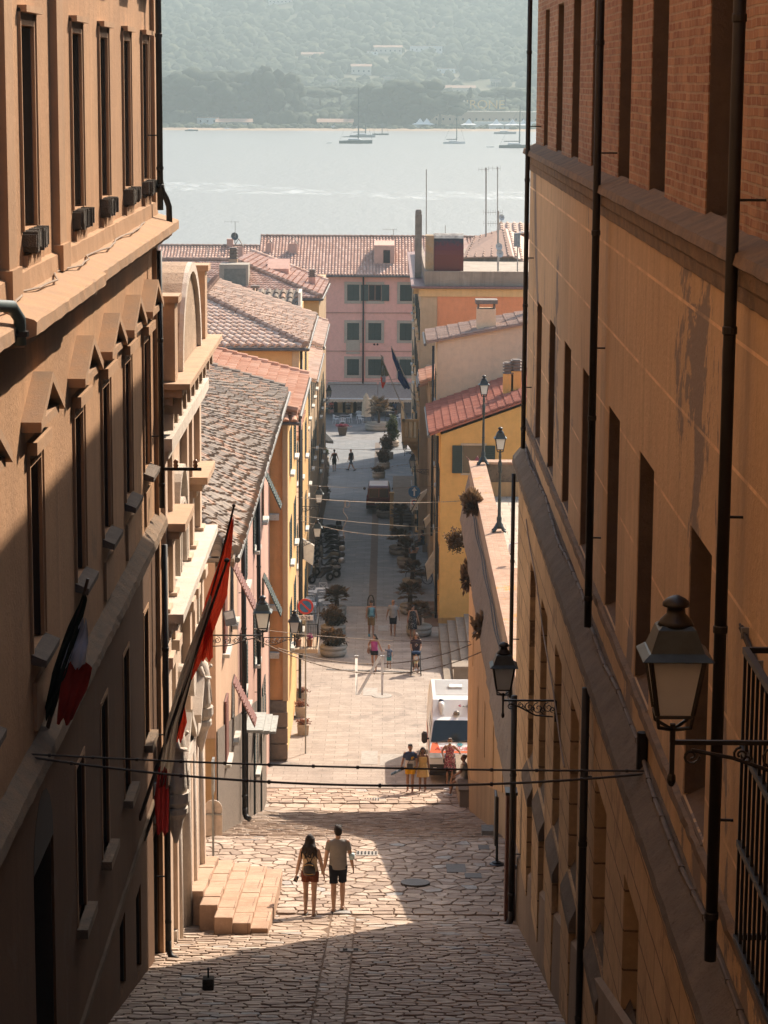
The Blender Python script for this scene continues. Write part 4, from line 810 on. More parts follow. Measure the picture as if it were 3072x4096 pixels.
# ---- house with the old grey tiled roof
H3=thing('pink_house','narrow pink and peach house with an old grey and orange tiled roof','house',(-4,56,-18))
house_walls(H3,-10,-4.01,64.8,80,-11.3,pinkp); house_walls(H3,-10,-4.2,80.01,87.3,-11.3,pinkp,name='pink_wall'); house_walls(H3,-10,-4.004,56.3,64.79,-11.3,peach,name='peach_wall')
m=MB(); m.box(-9.9,-4.02,56.25,56.3,-20,-11.3); m.build('yellow_side_wall',plaster('yellow_side',(.85,.46,.14),(.78,.42,.13),streak=.15,amt=.1),H3)
m=MB(); m.box(-9.9,-4.03,56.2,56.246,-20,-15.6); m.build('stained_foot',stained,H3); m=MB(); m.box(-4.35,-4.0,56.22,56.249,-18,-11.3); m.build('corner_strip',peach,H3)
m=MB(); m.grp([(-3.97,56.3,-19),(-3.97,80,-25),(-3.97,80,-20.6),(-3.97,56.3,-15.4)],[(0,1,2,3)]); m.box(-4.0,-3.97,79.9,80,-25,-20.7); m.build('plinth',greyb,H3)
E3=-3.55
o=tiles((E3,57.0,-11.2),(E3,87.8,-11.2),(-9.4,87.8,-9.45),(-9.4,73.5,-9.45),.27,.66,.115,.022,6,stag=1); o.build('roof',oldtile,H3)
tiles((-9.4,56.3,-11.2),(E3,56.3,-11.2),(E3,57.05,-11.17),(-9.4,73.4,-9.5),.3,.46,.11,.03,6,stag=1).build('hip_roof',oldtile,H3)
ridge((E3,56.8,-11.13),(-6.2,64.4,-10.35),.13).build('hip_ridge',oldtile,H3); ridge((E3-.1,87.8,-11.1),(-9.4,87.8,-9.4),.12).build('verge_ridge',oldtile,H3)
gutter(H3,(E3+.06,56.6,-11.3),(E3+.06,87.9,-11.3),.07)
m=MB(); m.box(-9.4,E3,56.4,87.7,-11.42,-11.31); m.build('eave_soffit',plain('soffit',(.20,.13,.09),.9),H3)
for y in (68.2,73.6,78.6):
    for z,h in ((-14.3,1.7),(-17.9,1.7),(-21.4,1.6)): 
        if z>G(y)+1.2: sidewin(H3,-4.0,y,z,.95,h,1,greenshut,'out' if (y,z) in ((78.6,-17.9),(78.6,-14.3)) else 'open')
for y,z,st in ((59.2,-14.1,'closed'),(62.4,-14.1,'out'),(59.4,-17.0,'closed'),(62.6,-17.3,'out')): sidewin(H3,-4.0,y,z,.9,1.6,1,redshut,st)
sidewin(H3,-4.0,66.2,-16.9,.9,1.7,1,redshut,'closed')
for y in (68.5,72.5,76.5): m=MB(); z=G(y)+2.9; m.box(-4.0,-3.45,y-1.0,y+1.0,z,z+.08); m.build('door_canopy',plain('canopy_grey',(.42,.42,.38),.6),H3); m=MB(); m.box(-4.0,-3.97,y-.55,y+.55,G(y)-.5,z-.3); m.build('door',plain('green_door',(.03,.05,.03),.6),H3)
pipe('dark red-brown drainpipe on the pink house beside the red flag',-3.86,65.3,G(65.3)+.4,-11.35,.07,-4.0,'drainpipes along the left houses',shoe=True)
pipe('brown drainpipe in the middle of the pink house front',-3.86,73.2,-20,-11.35,.065,-4.0,'drainpipes along the left houses')
# ---- orange house with red ribbed roof
H4=thing('orange_house','orange corner house with red ribbed tile roof and grey stone plinth','house',(-4,87.3,-25))
house_walls(H4,-10,-3.6,87.9,98,-12.15,yel); m=MB(); m.box(-10,-3.6,87.35,87.9,-26,-12.15); m.build('side_wall',org,H4); m=MB(); m.box(-10,-3.57,87.28,87.348,-26,-22.75)
m.build('plinth',greyb,H4)
for k in range(4): m=MB(); m.box(-4.15,-3.54,87.22,87.279,-25.9+k*.62+.3,-25.9+k*.62+.86); m.build('corner_block',stonemat('corner_block_stone',(.30,.22,.165),(.25,.19,.14),5),H4)
m=MB(); m.box(-3.72,-3.53,87.25,87.349,-22.75,-12.2); m.build('corner_strip',plaster('cream_strip',(.66,.46,.28)),H4)
tiles((-3.1,87.3,-11.95),(-3.1,98.2,-11.95),(-9.4,98.2,-10.25),(-9.4,87.3,-10.25),.24,.40,.10,.008,6).build('roof',redtile,H4); ridge((-3.1,98.2,-11.86),(-9.4,98.2,-10.16),.12).build('verge_ridge',redtile,H4); ridge((-3.15,87.1,-11.86),(-4.6,87.2,-11.5),.15).build('hip_ridge',redtile,H4)
tiles((-5.3,86.6,-12.2),(-3.1,86.6,-12.2),(-3.2,87.4,-11.9),(-5.3,87.4,-11.6),.3,.4,.12,.01,6).build('hip_roof',redtile,H4)
gutter(H4,(-3.05,86.8,-12.05),(-3.05,98.2,-12.05),.07); gutter(H4,(-5.3,86.55,-12.25),(-3.05,86.55,-12.25),.06)
for y in (91.5,95.7):
    for z in (-14.8,-18.3,-21.6): sidewin(H4,-3.6,y,z,.95,1.7,1,greenshut,'open')
for z in (-15.9,-19.3,-21.1): m=MB(); m.box(-4.25,-3.85,87.1,87.34,z,z+.22); m.build('corbel_stone',whitestone,H4)
pipe('dark drainpipe at the far end of the orange corner house',-3.45,97.6,G(97)+.2,-12.1,.06,-3.6,'drainpipes along the left houses')
HB=thing('low_house','low cream house between the orange and the yellow roofs','house',(-4,102,-25.8)); house_walls(HB,-10,-3.75,98.05,106.35,-14.4,peach); tiles((-3.5,98.1,-14.5),(-3.5,106.2,-14.5),(-8,106.2,-13.4),(-8,98.1,-13.4),.3,.4).build('roof',redtile,HB)
for y in (102,): 
    for z in (-17,-20.6,-24): sidewin(HB,-3.75,y,z,.95,1.7,1,greenshut,'open')
# balcony with railing on the low house
BT=thing('balcony','small iron balcony with pots over the street, left side','balcony',(-3.5,95,-19.6))
p0=atY(*D(688,1390),92.5); x1=p0.x; zz=p0.z
m=MB(); m.box(-3.62,x1,91.5,93.6,zz-.16,zz); m.build('slab',plaster('cream_slab',(.6,.44,.3)),BT)
m=MB()
for a,b in (((-3.6,91.55),(x1-.03,91.55)),((x1-.03,91.55),(x1-.03,93.55)),((-3.6,93.55),(x1-.03,93.55))):
    for zq in (.08,.98): m.bar((*a,zz+zq),(*b,zz+zq),.025)
    n=max(3,int((Vector(b)-Vector(a)).length/.12))
    for k in range(n+1): u=k/n; q=(a[0]+(b[0]-a[0])*u,a[1]+(b[1]-a[1])*u); m.bar((*q,zz),(*q,zz+.98),.014)
m.build('railing',iron,BT)
# ---- pale hipped roof house
H5=thing('yellow_house','yellow house with pale barrel-tile hipped roof facing the camera','house',(-4,106,-26))
house_walls(H5,-14,-3.85,106.4,121,-11.75,yel); m=MB(); m.box(-4.1,-3.8,106.36,106.39,-26,-11.8); m.build('corner_strip',plaster('cream_strip2',(.66,.48,.3)),H5)
tiles((-14,105.95,-11.6),(-3.45,105.95,-11.6),(-8.4,111,-9.85),(-14,111,-9.85),.36,.45,.135,.006,6).build('front_roof',paletile,H5)
tiles((-3.45,106.0,-11.6),(-3.45,121,-11.6),(-8.4,121,-9.85),(-8.4,111,-9.85),.27,.6,.11,.018,6,stag=1).build('side_roof',warmtile,H5)
ridge((-3.5,105.95,-11.48),(-8.4,111,-9.75),.14).build('hip_ridge',browntile,H5); ridge((-8.4,111,-9.75),(-8.4,121,-9.75),.14).build('top_ridge',browntile,H5)
gutter(H5,(-14,105.9,-11.7),(-3.4,105.9,-11.7),.07); gutter(H5,(-3.38,105.9,-11.7),(-3.38,121,-11.7),.07)
for y in (110,116.5):
    for z in (-14.4,-18,-21.6,-25.2): sidewin(H5,-3.85,y,z,.95,1.7,1,greenshut,'open')
pipe('dark bent drainpipe at the corner of the yellow hipped house',-3.7,106.6,G(106)+.2,-11.8,.06,-3.85,'drainpipes along the left houses')
# ---- two lower roofs on the left, then the stub with its own tiles
for (lb,y0,y1,ze) in (('cream-roofed low house left of the street, nearer of two',121.05,134,-14.95),('cream-roofed low house left of the street, farther of two',134.05,147,-14.6)):
    h=thing('cream_roofed_house',lb,'house',(-4.2,y0,G(y0))); house_walls(h,-9,-4.15,y0,y1,ze-.1,beigef); tiles((-3.45,y0,ze),(-3.45,y1,ze),(-7.6,y1,ze+1.35),(-7.6,y0,ze+1.35),.3,.42,.1,.01,5).build('roof',paletile,h); gutter(h,(-3.4,y0,ze-.08),(-3.4,y1,ze-.08),.06)
    ridge((-3.5,y1,ze+.1),(-7.6,y1,ze+1.4),.12).build('verge_ridge',paletile,h)
    for k in range(3):
        for z in (-18.2,-21.8): sidewin(h,-4.15,y0+2.2+k*3.9,z,.95,1.7,1,greenshut,'open')
H6=thing('small_yellow_house','small yellow house whose single roof slope shows thick grey tiles','house',(-7,128,-27)); house_walls(H6,-13,-4.5,128.5,133,-12.0,yel); tiles((-13,128.1,-11.95),(-4.5,128.1,-11.95),(-4.5,130.2,-11.15),(-13,130.2,-11.15),.37,.45,.12,.01,6).build('roof',oldtile,H6)
m=MB(); m.box(-4.62,-4.48,128.0,130.4,-12.2,-11.1); m.build('verge_wall',whitestone,H6); chimney(H6,-6.9,128.4,-11.6,.3,.9,plaster('cream_strip'),'box')
H7=thing('hip_roofed_house','large house with pink-orange hipped roof, dormer and chimneys','house',(-4.1,149,-28)); house_walls(H7,-22,-4.12,149.5,168,-13.3,beigef); m=MB(); m.box(-22,-4.1,149.4,149.49,-16,-13.3); m.build('yellow_front',yel,H7)
tiles((-22,149,-13.25),(-3.95,149,-13.25),(-9.7,154.6,-11.45),(-22,154.6,-11.45),.27,.42,.1,.006,5).build('front_roof',pinktile,H7)
tiles((-3.95,149,-13.25),(-3.75,160.5,-13.25),(-9.0,163,-11.45),(-9.7,154.6,-11.45),.3,.42,.1,.006,5).build('side_roof',pinktile,H7)
ridge((-4,149,-13.15),(-9.7,154.6,-11.35),.16).build('hip_ridge',browntile,H7); ridge((-22,154.6,-11.35),(-9.7,154.6,-11.35),.16).build('top_ridge',browntile,H7); ridge((-3.8,160.5,-13.15),(-9.0,163,-11.35),.15).build('far_ridge',paletile,H7)
gutter(H7,(-22,148.95,-13.35),(-3.9,148.95,-13.35),.08); gutter(H7,(-3.88,149,-13.35),(-3.7,160.5,-13.35),.08)
m=MB(); p=atY(*D(506,600),151); m.box(p.x-.9,p.x+.9,150.6,152.4,p.z-.9,p.z+.85); m.build('dormer',stonemat('grey_dormer',(.42,.37,.30),(.36,.31,.25),2),H7); m=MB(); m.box(p.x-.6,p.x+.75,150.57,150.6,p.z-.55,p.z+.6); m.build('dormer_window',plain('dormer_mesh',(.2,.2,.17),.7),H7)
p=atY(*D(595,578),157); m=MB(); m.prism([(156,-12.6),(156,-12.0),(158,-11.5),(158,-12.6)],'x',p.x-.5,p.x+.9); m.build('roof_hatch',plaster('pink_hatch',(.6,.36,.28)),H7)
p=atY(*D(504,590),152.5); chimney(H7,p.x,152.6,-12.1,.55,1.6,peach); p=atY(*D(675,640),156); chimney(H7,p.x,155,-13.1,.45,1.1,pinkp)
for y in (152,156,160):
    for z in (-17.5,-21,-24.5): sidewin(H7,-4.12,y,z,.95,1.8,1,greenshut,'open')
m=MB(); m.box(-4.12,-4.0,149.3,168,-29.5,-25.8); m.build('shop_front',stonemat('brown_base',(.24,.17,.12),(.2,.14,.1),2),H7)
put_text('shop_sign','AR',.62,plain('sign_teal',(.30,.50,.52),.6),H7,facecam(atY(1244,1781,149.3)-WL[H7.name],0))
# ---- pink building across the end of the street
PK=thing('pink_building','long pink building with green shutters and tiled roof closing the street','building',(0,226,-31)); YP=226.0
pk=plaster('pink_front',(.80,.43,.34),(.76,.40,.32),streak=.15,amt=.1)
wz=[(615,650),(698,735),(776,811)]; wx=[(750,776),(796,824),(864,890)]
xl=lambda px: atY(px*1.8517,1200,YP).x; zl=lambda py: atY(1500,py*1.8517,YP).z
mb=MB(); X0p=-26.0; ops=[]
cols=[(xl(a),xl(b)) for a,b in wx]+[(xl(864)+(xl(864)-xl(800))*k,xl(890)+(xl(864)-xl(800))*k) for k in (1,2)]+[(xl(750)-3.7*k,xl(776)-3.7*k) for k in (1,2,3)]
rows=[(zl(b),zl(a)) for a,b in wz]
for a,b in cols:
    for c,d in rows: ops.append((a-X0p,b-X0p,c,d))
wall(mb,(X0p,YP,0),(1,0,0),(0,-1,0),38,-31.5,-17.92,ops,.2); mb.quad((12,YP,-31.5),(12,238,-31.5),(12,238,-17.92),(12,YP,-17.92)); mb.quad((X0p,238,-31.5),(X0p,YP,-31.5),(X0p,YP,-17.92),(X0p,238,-17.92)); mb.build('front_wall',pk,PK)
fr=stonemat('window_surround',(.44,.37,.29),(.40,.33,.26),3)
for ci,(a,b) in enumerate(cols):
    for ri,(c,d) in enumerate(rows):
        m=MB()
        w_=.26
        for q in ((a-w_,a-.003,c-w_,d+w_),(b+.003,b+w_,c-w_,d+w_),(a,b,d+.003,d+w_),(a,b,c-w_,c-.003)): m.box(q[0],q[1],YP-.05,YP,q[2],q[3])
        m.build('window_surround',fr,PK)
        m=MB(); m.quad((a,YP+.18,c),(b,YP+.18,c),(b,YP+.18,d),(a,YP+.18,d)); w1=m.build('window',glass,PK)
        if ci==1 and ri==0:
            for x0,x1 in ((a-.72,a-.03),(b+.03,b+.72)): m=MB(); m.box(x0,x1,YP-.11,YP-.055,c,d); m.build('shutter',greenshut,PK)
            m=MB(); [m.box(*q) for q in ((a,a+.07,YP+.1,YP+.15,c,d),(b-.07,b,YP+.1,YP+.15,c,d),((a+b)/2-.05,(a+b)/2+.05,YP+.1,YP+.15,c,d),(a,b,YP+.1,YP+.15,d-.07,d),(a,b,YP+.1,YP+.15,c,c+.07))]; m.build('window_frame',plain('brown_frame',(.2,.1,.06),.6),PK)
        else:
            for x0,x1 in ((a+.01,(a+b)/2-.01),((a+b)/2+.01,b-.01)):
                m=MB(); m.box(x0,x1,YP+.03,YP+.08,c+.01,d-.01)
                for k in range(int((d-c)/.14)): m.box(x0+.06,x1-.06,YP+.012,YP+.03,c+.08+k*.14,c+.15+k*.14)
                m.build('shutter',greenshut,PK)
for z in (zl(677),zl(760)): m=MB(); m.box(X0p,12,YP-.06,YP-.001,z,z+.1); m.build('string_course',plaster('pink_course',(.55,.30,.23)),PK)
m=MB(); m.box(xl(748),xl(778),YP-.04,YP,zl(765),zl(737)); m.build('patched_panel',fr,PK)
for x in (809,816): m=MB(); m.loft([(xl(x),YP-.06,zl(744)),(xl(x),YP+.05,zl(744))],.09,10); m.build('vent',darkroom,PK)
tiles((-12,225.4,-17.87),(12,225.4,-17.87),(12,233.4,-14.87),(-12,233.4,-14.87),.30,.45,.1,.004,4).build('roof',pinktile,PK)
tiles((-27,225.4,-17.87),(-12,225.4,-17.87),(-12,231.4,-15.71),(-27,231.4,-15.71),.30,.45,.1,.004,4).build('left_roof',pinktile,PK)
m=MB(); m.quad((-12,233.4,-14.87),(12,233.4,-14.87),(12,240,-18),(-12,240,-18)); m.quad((-27,231.4,-15.71),(-12,231.4,-15.71),(-12,238,-17),(-27,238,-17)); m.build('rear_roof',plain('rear_tile',(.4,.22,.15),.9),PK)
ridge((-12,233.4,-14.82),(12,233.4,-14.82),.15,.5).build('top_ridge',browntile,PK); ridge((-27,231.4,-15.66),(-12,231.4,-15.66),.15,.5).build('left_ridge',browntile,PK)
gutter(PK,(-27,225.35,-17.99),(12,225.35,-17.99),.09)
for (a,b,Y,cap,h,w_) in ((633,540,230,'tent',1.2,.8),(581,535,230,'tent',.9,.5),(516,550,228.5,'tent',1.4,.8)): p=atY(*D(a,b),Y); chimney(PK,p.x,Y,p.z-.1,w_,h,pinkp,cap)
p=atY(*D(497,532),231.5); m=MB(); m.box(p.x-.3,p.x+.3,231.2,231.8,p.z-1.2,p.z+.7); m.build('roof_pier',pinkp,PK)
p=atY(*D(830,545),229); m=MB(); m.prism([(227.6,p.z-1.35),(227.6,p.z+.75),(230.8,p.z+1.0),(230.8,p.z-.95)],'x',p.x-.95,p.x+.95); m.build('dormer',pinkp,PK); m=MB(); m.box(p.x-.08,p.x+.55,227.56,227.6,p.z-.9,p.z+.3); m.build('dormer_window',glass,PK)
pipe('dark drainpipe down the middle of the pink building front',xl(785),225.85,zl(828),-17.97,.075,xl(785),'drainpipes of the far buildings')
# cafe front
m=MB(); m.box(-4.7,3,YP-.08,YP-.01,-31.2,-29.6); m.build('grey_dado',stonemat('dado_grey',(.28,.26,.25),(.24,.22,.21),3),PK)
for a,b in ((722,730),(741,747),(764,771),(787,795),(815,826),(848,858)): m=MB(); m.box(xl(a),xl(b),YP-.14,YP-.085,-31.2,zl(866)); m.build('dark_door_post',darkroom,PK)
m=MB(); m.box(xl(730),xl(764),YP-.12,YP-.085,-31,zl(868)); m.build('lit_shop_window',plain('ochre_shop_window',(.55,.36,.18),.5,0,.5,1.2),PK)
m=MB(); m.box(xl(692),xl(712),YP-.16,YP-.06,-31.2,zl(880)); dr=m.build('glass_door',plain('dark_green_door',(.02,.035,.03),.4),PK)
for a,b in ((695,701),(704,709)): m=MB(); m.box(xl(a),xl(b),YP-.18,YP-.16,-30.4,zl(884)); m.build('door_pane',plain('pale_pane',(.35,.42,.40),.2),PK)
m=MB(); m.box(xl(690),xl(708),YP-.2,YP-.02,zl(876),zl(854)); m.build('cafe_sign',plain('sign_black',(.02,.02,.02),.5),PK)
put_text('sign_letters','Dolomiti',.55,white_paint,PK,facecam(Vector(((xl(690)+xl(708))/2,YP-.22,(zl(872)+zl(876))/2+.2))-WL[PK.name]),sx=.8)
# awnings
awm=clothmat('awning_cloth',(.40,.31,.25))
for i,(a,b,lb) in enumerate(((707,817,'wide grey-brown awning over the cafe terrace, left half'),(818,905,'wide grey-brown awning over the cafe terrace, right half'))):
    xa,xb=xl(a),xl(b); th=thing('awning',lb,'awning',(xa,YP,-27),'awnings of the cafe'); z0=zl(830); p=atY(*D(720,861),222.4); z1=p.z; m=MB(); m.grp([(xa,YP-.05,z0),(xb,YP-.05,z0),(xb,222.4,z1),(xa,222.4,z1)],[(0,1,2,3)]); m.grp([(xa,YP-.05,z0-.04),(xb,YP-.05,z0-.04),(xb,222.4,z1-.04),(xa,222.4,z1-.04)],[(3,2,1,0)]); m.build('canopy',awm,th)
    m=MB(); m.bar((xa,222.38,z1),(xb,222.38,z1),.12,.1); m.build('front_bar',white_paint,th)
    m=MB(); n=16
    for k in range(n): x0=xa+(xb-xa)*k/n; x1=xa+(xb-xa)*(k+1)/n; m.grp([(x0,222.35,z1-.05),(x1,222.35,z1-.05),(x1,222.34,z1-.25),((x0+x1)/2,222.34,z1-.36),(x0,222.34,z1-.25)],[(0,1,2,3,4)])
    m.build('scalloped_valance',clothmat('valance_cloth',(.55,.42,.3)),th)
    m=MB(); m.bar((xa+.1,YP-.1,z0+.12),(xb-.1,YP-.1,z0+.12),.18,.16); m.build('roller_box',plain('box_grey',(.4,.36,.32),.6),th)
# ================================================================== RIGHT: terrace wall
TW=thing('terrace_wall','long plastered terrace wall with sloping coping and brick-topped parapet','wall',(3,50,-17))
XT=2.95
m=MB(); ys=[48.2+(81.5-48.2)*k/24 for k in range(25)]
wall(m,(XT,48.2,0),(0,1,0),(-1,0,0),33.3,-26,-15.1,[(y-48.2,y-47.6,z0,z0+1.7) for y,z0 in ((57,-18.3),(62,-18.6),(67.5,-19.4),(72.5,-20.2),(77,-19.0))],.4)
m.quad((XT,81.5,-26),(XT,81.5,-13.5),(9,81.5,-13.5),(9,81.5,-26)); m.build('retaining_wall',plaster('terrace_render',(.68,.44,.22),(.56,.35,.18),stain=(.17,.13,.10),streak=.55,amt=.6),TW)
cop=stonemat('mossy_coping',(.30,.24,.18),(.24,.19,.145),1.6,(.10,.08,.06),.7,b_=.05)
m=MB(); n=70; vs=[];prof=[(3.02,-15.55),(2.72,-15.42),(2.69,-15.25),(2.78,-14.7),(2.88,-14.1),(2.97,-13.62)]
for k in range(n+1):
    y=48.3+(84-48.3)*k/n; g=random.gauss
    for j,(x,z) in enumerate(prof): vs.append((x+g(0,.018),y,z+g(0,.02)))
q=len(prof); m.grp(vs,[(k*q+j,(k+1)*q+j,(k+1)*q+j+1,k*q+j+1) for k in range(n) for j in range(q-1)]+[tuple(range(n*q,(n+1)*q))]); m.build('sloping_coping',cop,TW)
m=MB(); m.box(2.94,3.42,48.3,82,-13.62,-12.92); m.build('parapet',plaster('parapet_render',(.50,.34,.21),(.40,.27,.17),streak=.4,amt=.6),TW)
bk=brickmat('parapet_brick','xy',(.44,.24,.15),(.58,.38,.26),(.40,.30,.22),.28,.075,.012,.5,.9,((.60,.26,.05),.9,.60,.85),.02)
m=MB(); m.box(2.90,3.46,48.25,82.05,-12.92,-12.85); m.build('brick_top',bk,TW)
m=MB(); m.box(3.46,9,81.6,82.1,-14.6,-12.9); m.build('cross_wall',stonemat('rough_masonry',(.36,.27,.19),(.22,.17,.12),2.5,(.10,.08,.06),.8,b_=.08),TW)
m=MB(); m.box(3.45,9,81.55,82.15,-12.9,-12.82); m.build('cross_wall_top',bk,TW)
m=MB(); m.box(3.0,9,48.2,81.6,-14.4,-14.0); m.build('terrace_floor',brickmat('terrace_slabs','xy',(.50,.42,.33),(.56,.48,.38),(.30,.25,.19),.6,.6,.012,.5),TW)
m=MB(); m.box(3.44,3.9,48.3,66,-14.0,-13.35); m.build('inner_step',bk,TW)
for k,(x,dz) in enumerate([(2.86,0),(2.9,.08)]):
    m=MB(); m.loft([(x-.03+.02*math.sin(i*1.1+k),49+i*1.1,-13.66+dz-.02*math.sin(i*.7)) for i in range(30)],.018,6); tag(m.build('wall_cable',cable_m),['lower dark cable run along the terrace parapet','upper dark cable run along the terrace parapet'][k],'cable','cables on the terrace wall')
m=MB(); z=lambda y:G(y)+1.1; m.grp([(2.93,y,G(y)-.4) for y in ys]+[(2.935,y,z(y)) for y in ys],[(i,25+i,26+i,i+1) for i in range(24)]); m.build('damp_foot',plaster('damp_foot_m',(.50,.34,.19),(.38,.26,.15),streak=.7,amt=.7),TW)
# stub wall the seated person uses
SW=thing('low_wall','low rendered stub wall by the ambulance that a person sits on','wall',(2.9,80.4,G(80))); p=gr(*D(1004,1690)); 
m=MB(); m.box(2.62,3.0,78.9,83.2,-26,G(80)+.72); m.build('wall_body',plaster('stub_render',(.42,.33,.25),(.36,.28,.21)),SW); m=MB(); m.box(2.58,3.02,78.85,83.25,G(80)+.72,G(80)+.78); m.build('wall_top',cop,SW)
# ---- yellow house with dark red roof
H8=thing('yellow_gabled_house','bright yellow house with dark red ribbed roof behind the terrace','house',(2.8,117,-26.5)); ybr=plaster('bright_yellow',(.82,.46,.14),(.78,.43,.13),streak=.1,amt=.06)
wx0,wx1,wz0,wz1=3.84,4.9,-18.94,-17.57
sl8=(-15.23+16.96)/(6.98-2.25); m=MB(); wall(m,(2.76,117,0),(1,0,0),(0,-1,0),9,-27,-17.05,[(wx0-2.76,wx1-2.76,wz0,wz1)],.15); m.prism([(2.76,-17.05),(11.76,-17.05),(11.76,-17.05+9*sl8)],'y',117.0,117.01); m.quad((2.76,117,-27),(2.76,117,-17.05),(2.76,127,-17.05),(2.76,127,-27)); m.quad((11.76,127,-27),(2.76,127,-27),(2.76,127,-17.05),(11.76,127,-13.7)); m.quad((11.76,117,-27),(11.76,127,-27),(11.76,127,-13.7),(11.76,117,-13.7)); m.build('wall',ybr,H8)
tiles((2.2,116.8,-17.0),(2.2,127.3,-17.0),(12,127.3,-17+9.8*sl8),(12,116.8,-17+9.8*sl8),.24,.40,.10,.004,6).build('roof',darkred,H8); gutter(H8,(2.15,116.7,-17.1),(2.15,127.3,-17.1),.07)
for x0,x1 in ((wx0-.52,wx0-.02),(wx1+.02,wx1+.52)):
    m=MB(); m.box(x0,x1,116.92,116.97,wz0,wz1); [m.box(x0+.05,x1-.05,116.9,116.92,wz0+.08+k*.09,wz0+.13+k*.09) for k in range(14)]; m.build('shutter',greenshut,H8)
m=MB(); m.quad((wx0,117.12,wz0),(wx1,117.12,wz0),(wx1,117.12,wz1),(wx0,117.12,wz1)); w8=m.build('window',glassmat('reflecting_glass',(.10,.08,.06),.05),H8); m=MB(); frame(m,0,0,0,0,0,0,0) if 0 else None
for q in ((wx0-.1,wx0,wz0-.1,wz1+.1),(wx1,wx1+.1,wz0-.1,wz1+.1),(wx0,wx1,wz1,wz1+.1),(wx0,wx1,wz0-.1,wz0)): m.box(q[0],q[1],116.96,117.0,q[2],q[3])
m.build('window_surround',plaster('cream_surround',(.66,.5,.34)),H8)
m=MB(); m.grp([(wx0+.1,117.1,wz0+.9),(wx0+.6,117.1,wz0+.2),(wx1-.2,117.1,wz0+.1),(wx1-.3,117.1,wz0+.9),(wx0+.5,117.1,wz0+.5)],[(0,1,4),(1,2,3,4)]); m.build('curtain',clothmat('plum_curtain',(.30,.08,.12),(.6,.5,.4),3,.5),H8)
for px in (1097,1114): p=atY(*D(px,850),121); chimney(H8,p.x,121,-17+(p.x-2.2)*sl8+.25,.5,1.3,ybr)
pipe('dark drainpipe at the street corner of the bright yellow house',2.6,117.3,G(117)+.2,-17.15,.07,2.76,'drainpipes of the far buildings')
m=MB(); m.box(2.72,11,116.95,116.99,-27,-26.2+.0); m.build('plinth',plaster('yellow_low',(.6,.33,.12)),H8)
for y in (119.5,123.5):
    for z in (-20.6,-24.6): sidewin(H8,2.76,y,z,.95,1.6,-1,greenshut,'open')
# ---- beige house behind
H9=thing('beige_house','tall plain beige house with brown tiled roof and chimney','house',(2.8,127.5,-27)); sl9=.2
m=MB(); m.grp([(2.77,127.5,-28),(12,127.5,-28),(12,127.5,-13.6+9.2*sl9),(2.77,127.5,-13.62),(2.77,133,-28),(12,133,-28),(12,133,-13.6+9.2*sl9),(2.77,133,-13.62)],[(0,1,2,3),(1,5,6,2),(5,4,7,6),(4,0,3,7)]); m.build('wall',beige,H9)
tiles((2.2,127.3,-13.62),(2.2,133.2,-13.62),(12,133.2,-13.62+9.8*sl9),(12,127.3,-13.62+9.8*sl9),.26,.62,.09,.004,5).build('roof',browntile,H9); gutter(H9,(2.12,127.2,-13.75),(2.12,133.2,-13.75),.08)
p=atY(*D(1050,690),128.5); chimney(H9,p.x,128.5,p.z-.3,1.0,1.5,beige,'box'); p=atY(*D(1135,640),132); chimney(H9,7.9,131.5,-12.1,.5,1.6,beige)
pipe('brown drainpipe on the street side of the tall beige house',2.55,127.2,-24,-13.8,.06,2.77,'drainpipes of the far buildings')
for z in (-17,-20.5,-24): sidewin(H9,2.77,130,z,.95,1.6,-1,greenshut,'open')
H9b=thing('lean_to_roofs','small red-tiled lean-to roofs stepping down beside the street','house',(2.6,135,-27)); house_walls(H9b,2.6,9,133.1,144.4,-18.2,beigef); 
for k,(y0,z) in enumerate(((133.2,-16.5),(138.8,-17.4))): tiles((1.95,y0,z),(1.95,y0+5.4,z),(4,y0+5.4,z+.7),(4,y0,z+.7),.26,.4,.09,.01,5).build('roof',redtile,H9b); gutter(H9b,(1.9,y0,z-.1),(1.9,y0+5.4,z-.1),.06)
m=MB(); m.box(2.5,8.9,133.15,144.3,-18.3,-16.8); m.build('upper_wall',beigef,H9b)
# ---- tall building with flat terrace and tank
H10=thing('terraced_building','tall orange and yellow building with flat roof terrace and stained parapet','building',(2,145,-28)); Y10=145.0
ora=plaster('orange_panel',(.80,.31,.15),(.74,.28,.13),streak=.3,amt=.2); yt=plaster('yellow_trim',(.78,.50,.24),(.72,.45,.21),streak=.3,amt=.2)
house_walls(H10,2.12,9.5,Y10,174,-12.25,beigef,zb=-31.5)
m=MB(); m.box(3.13,9.5,Y10-.05,Y10-.002,-17,-12.75); m.build('orange_panel',ora,H10); m=MB(); m.box(2.0,9.6,Y10-.12,Y10-.055,-12.75,-12.3); m.build('yellow_frieze',yt,H10)
m=MB(); m.box(1.55,9.7,Y10-.5,174.3,-12.24,-12.12); m.build('terrace_slab',plain('purple_grey_lead',(.22,.12,.11),.6),H10)
stn=plaster('stained_parapet',(.38,.30,.23),(.27,.21,.165),stain=(.10,.08,.065),streak=.9,amt=.7); m=MB(); m.box(2.35,9.6,Y10,Y10+.25,-12.12,-11.25); m.box(2.35,2.55,Y10+.25,172,-12.12,-11.2); m.build('parapet',stn,H10)
m=MB(); m.box(2.5,9.5,Y10+.3,160,-12.1,-11.75); m.build('terrace_deck',stonemat('deck_grey',(.45,.38,.30),(.34,.28,.22),1),H10)
for k in range(6): m=MB(); y=Y10+1+k*4.8; m.box(1.7,2.12,y,y+.35,-12.7,-12.28); m.build('cornice_bracket',yt,H10)
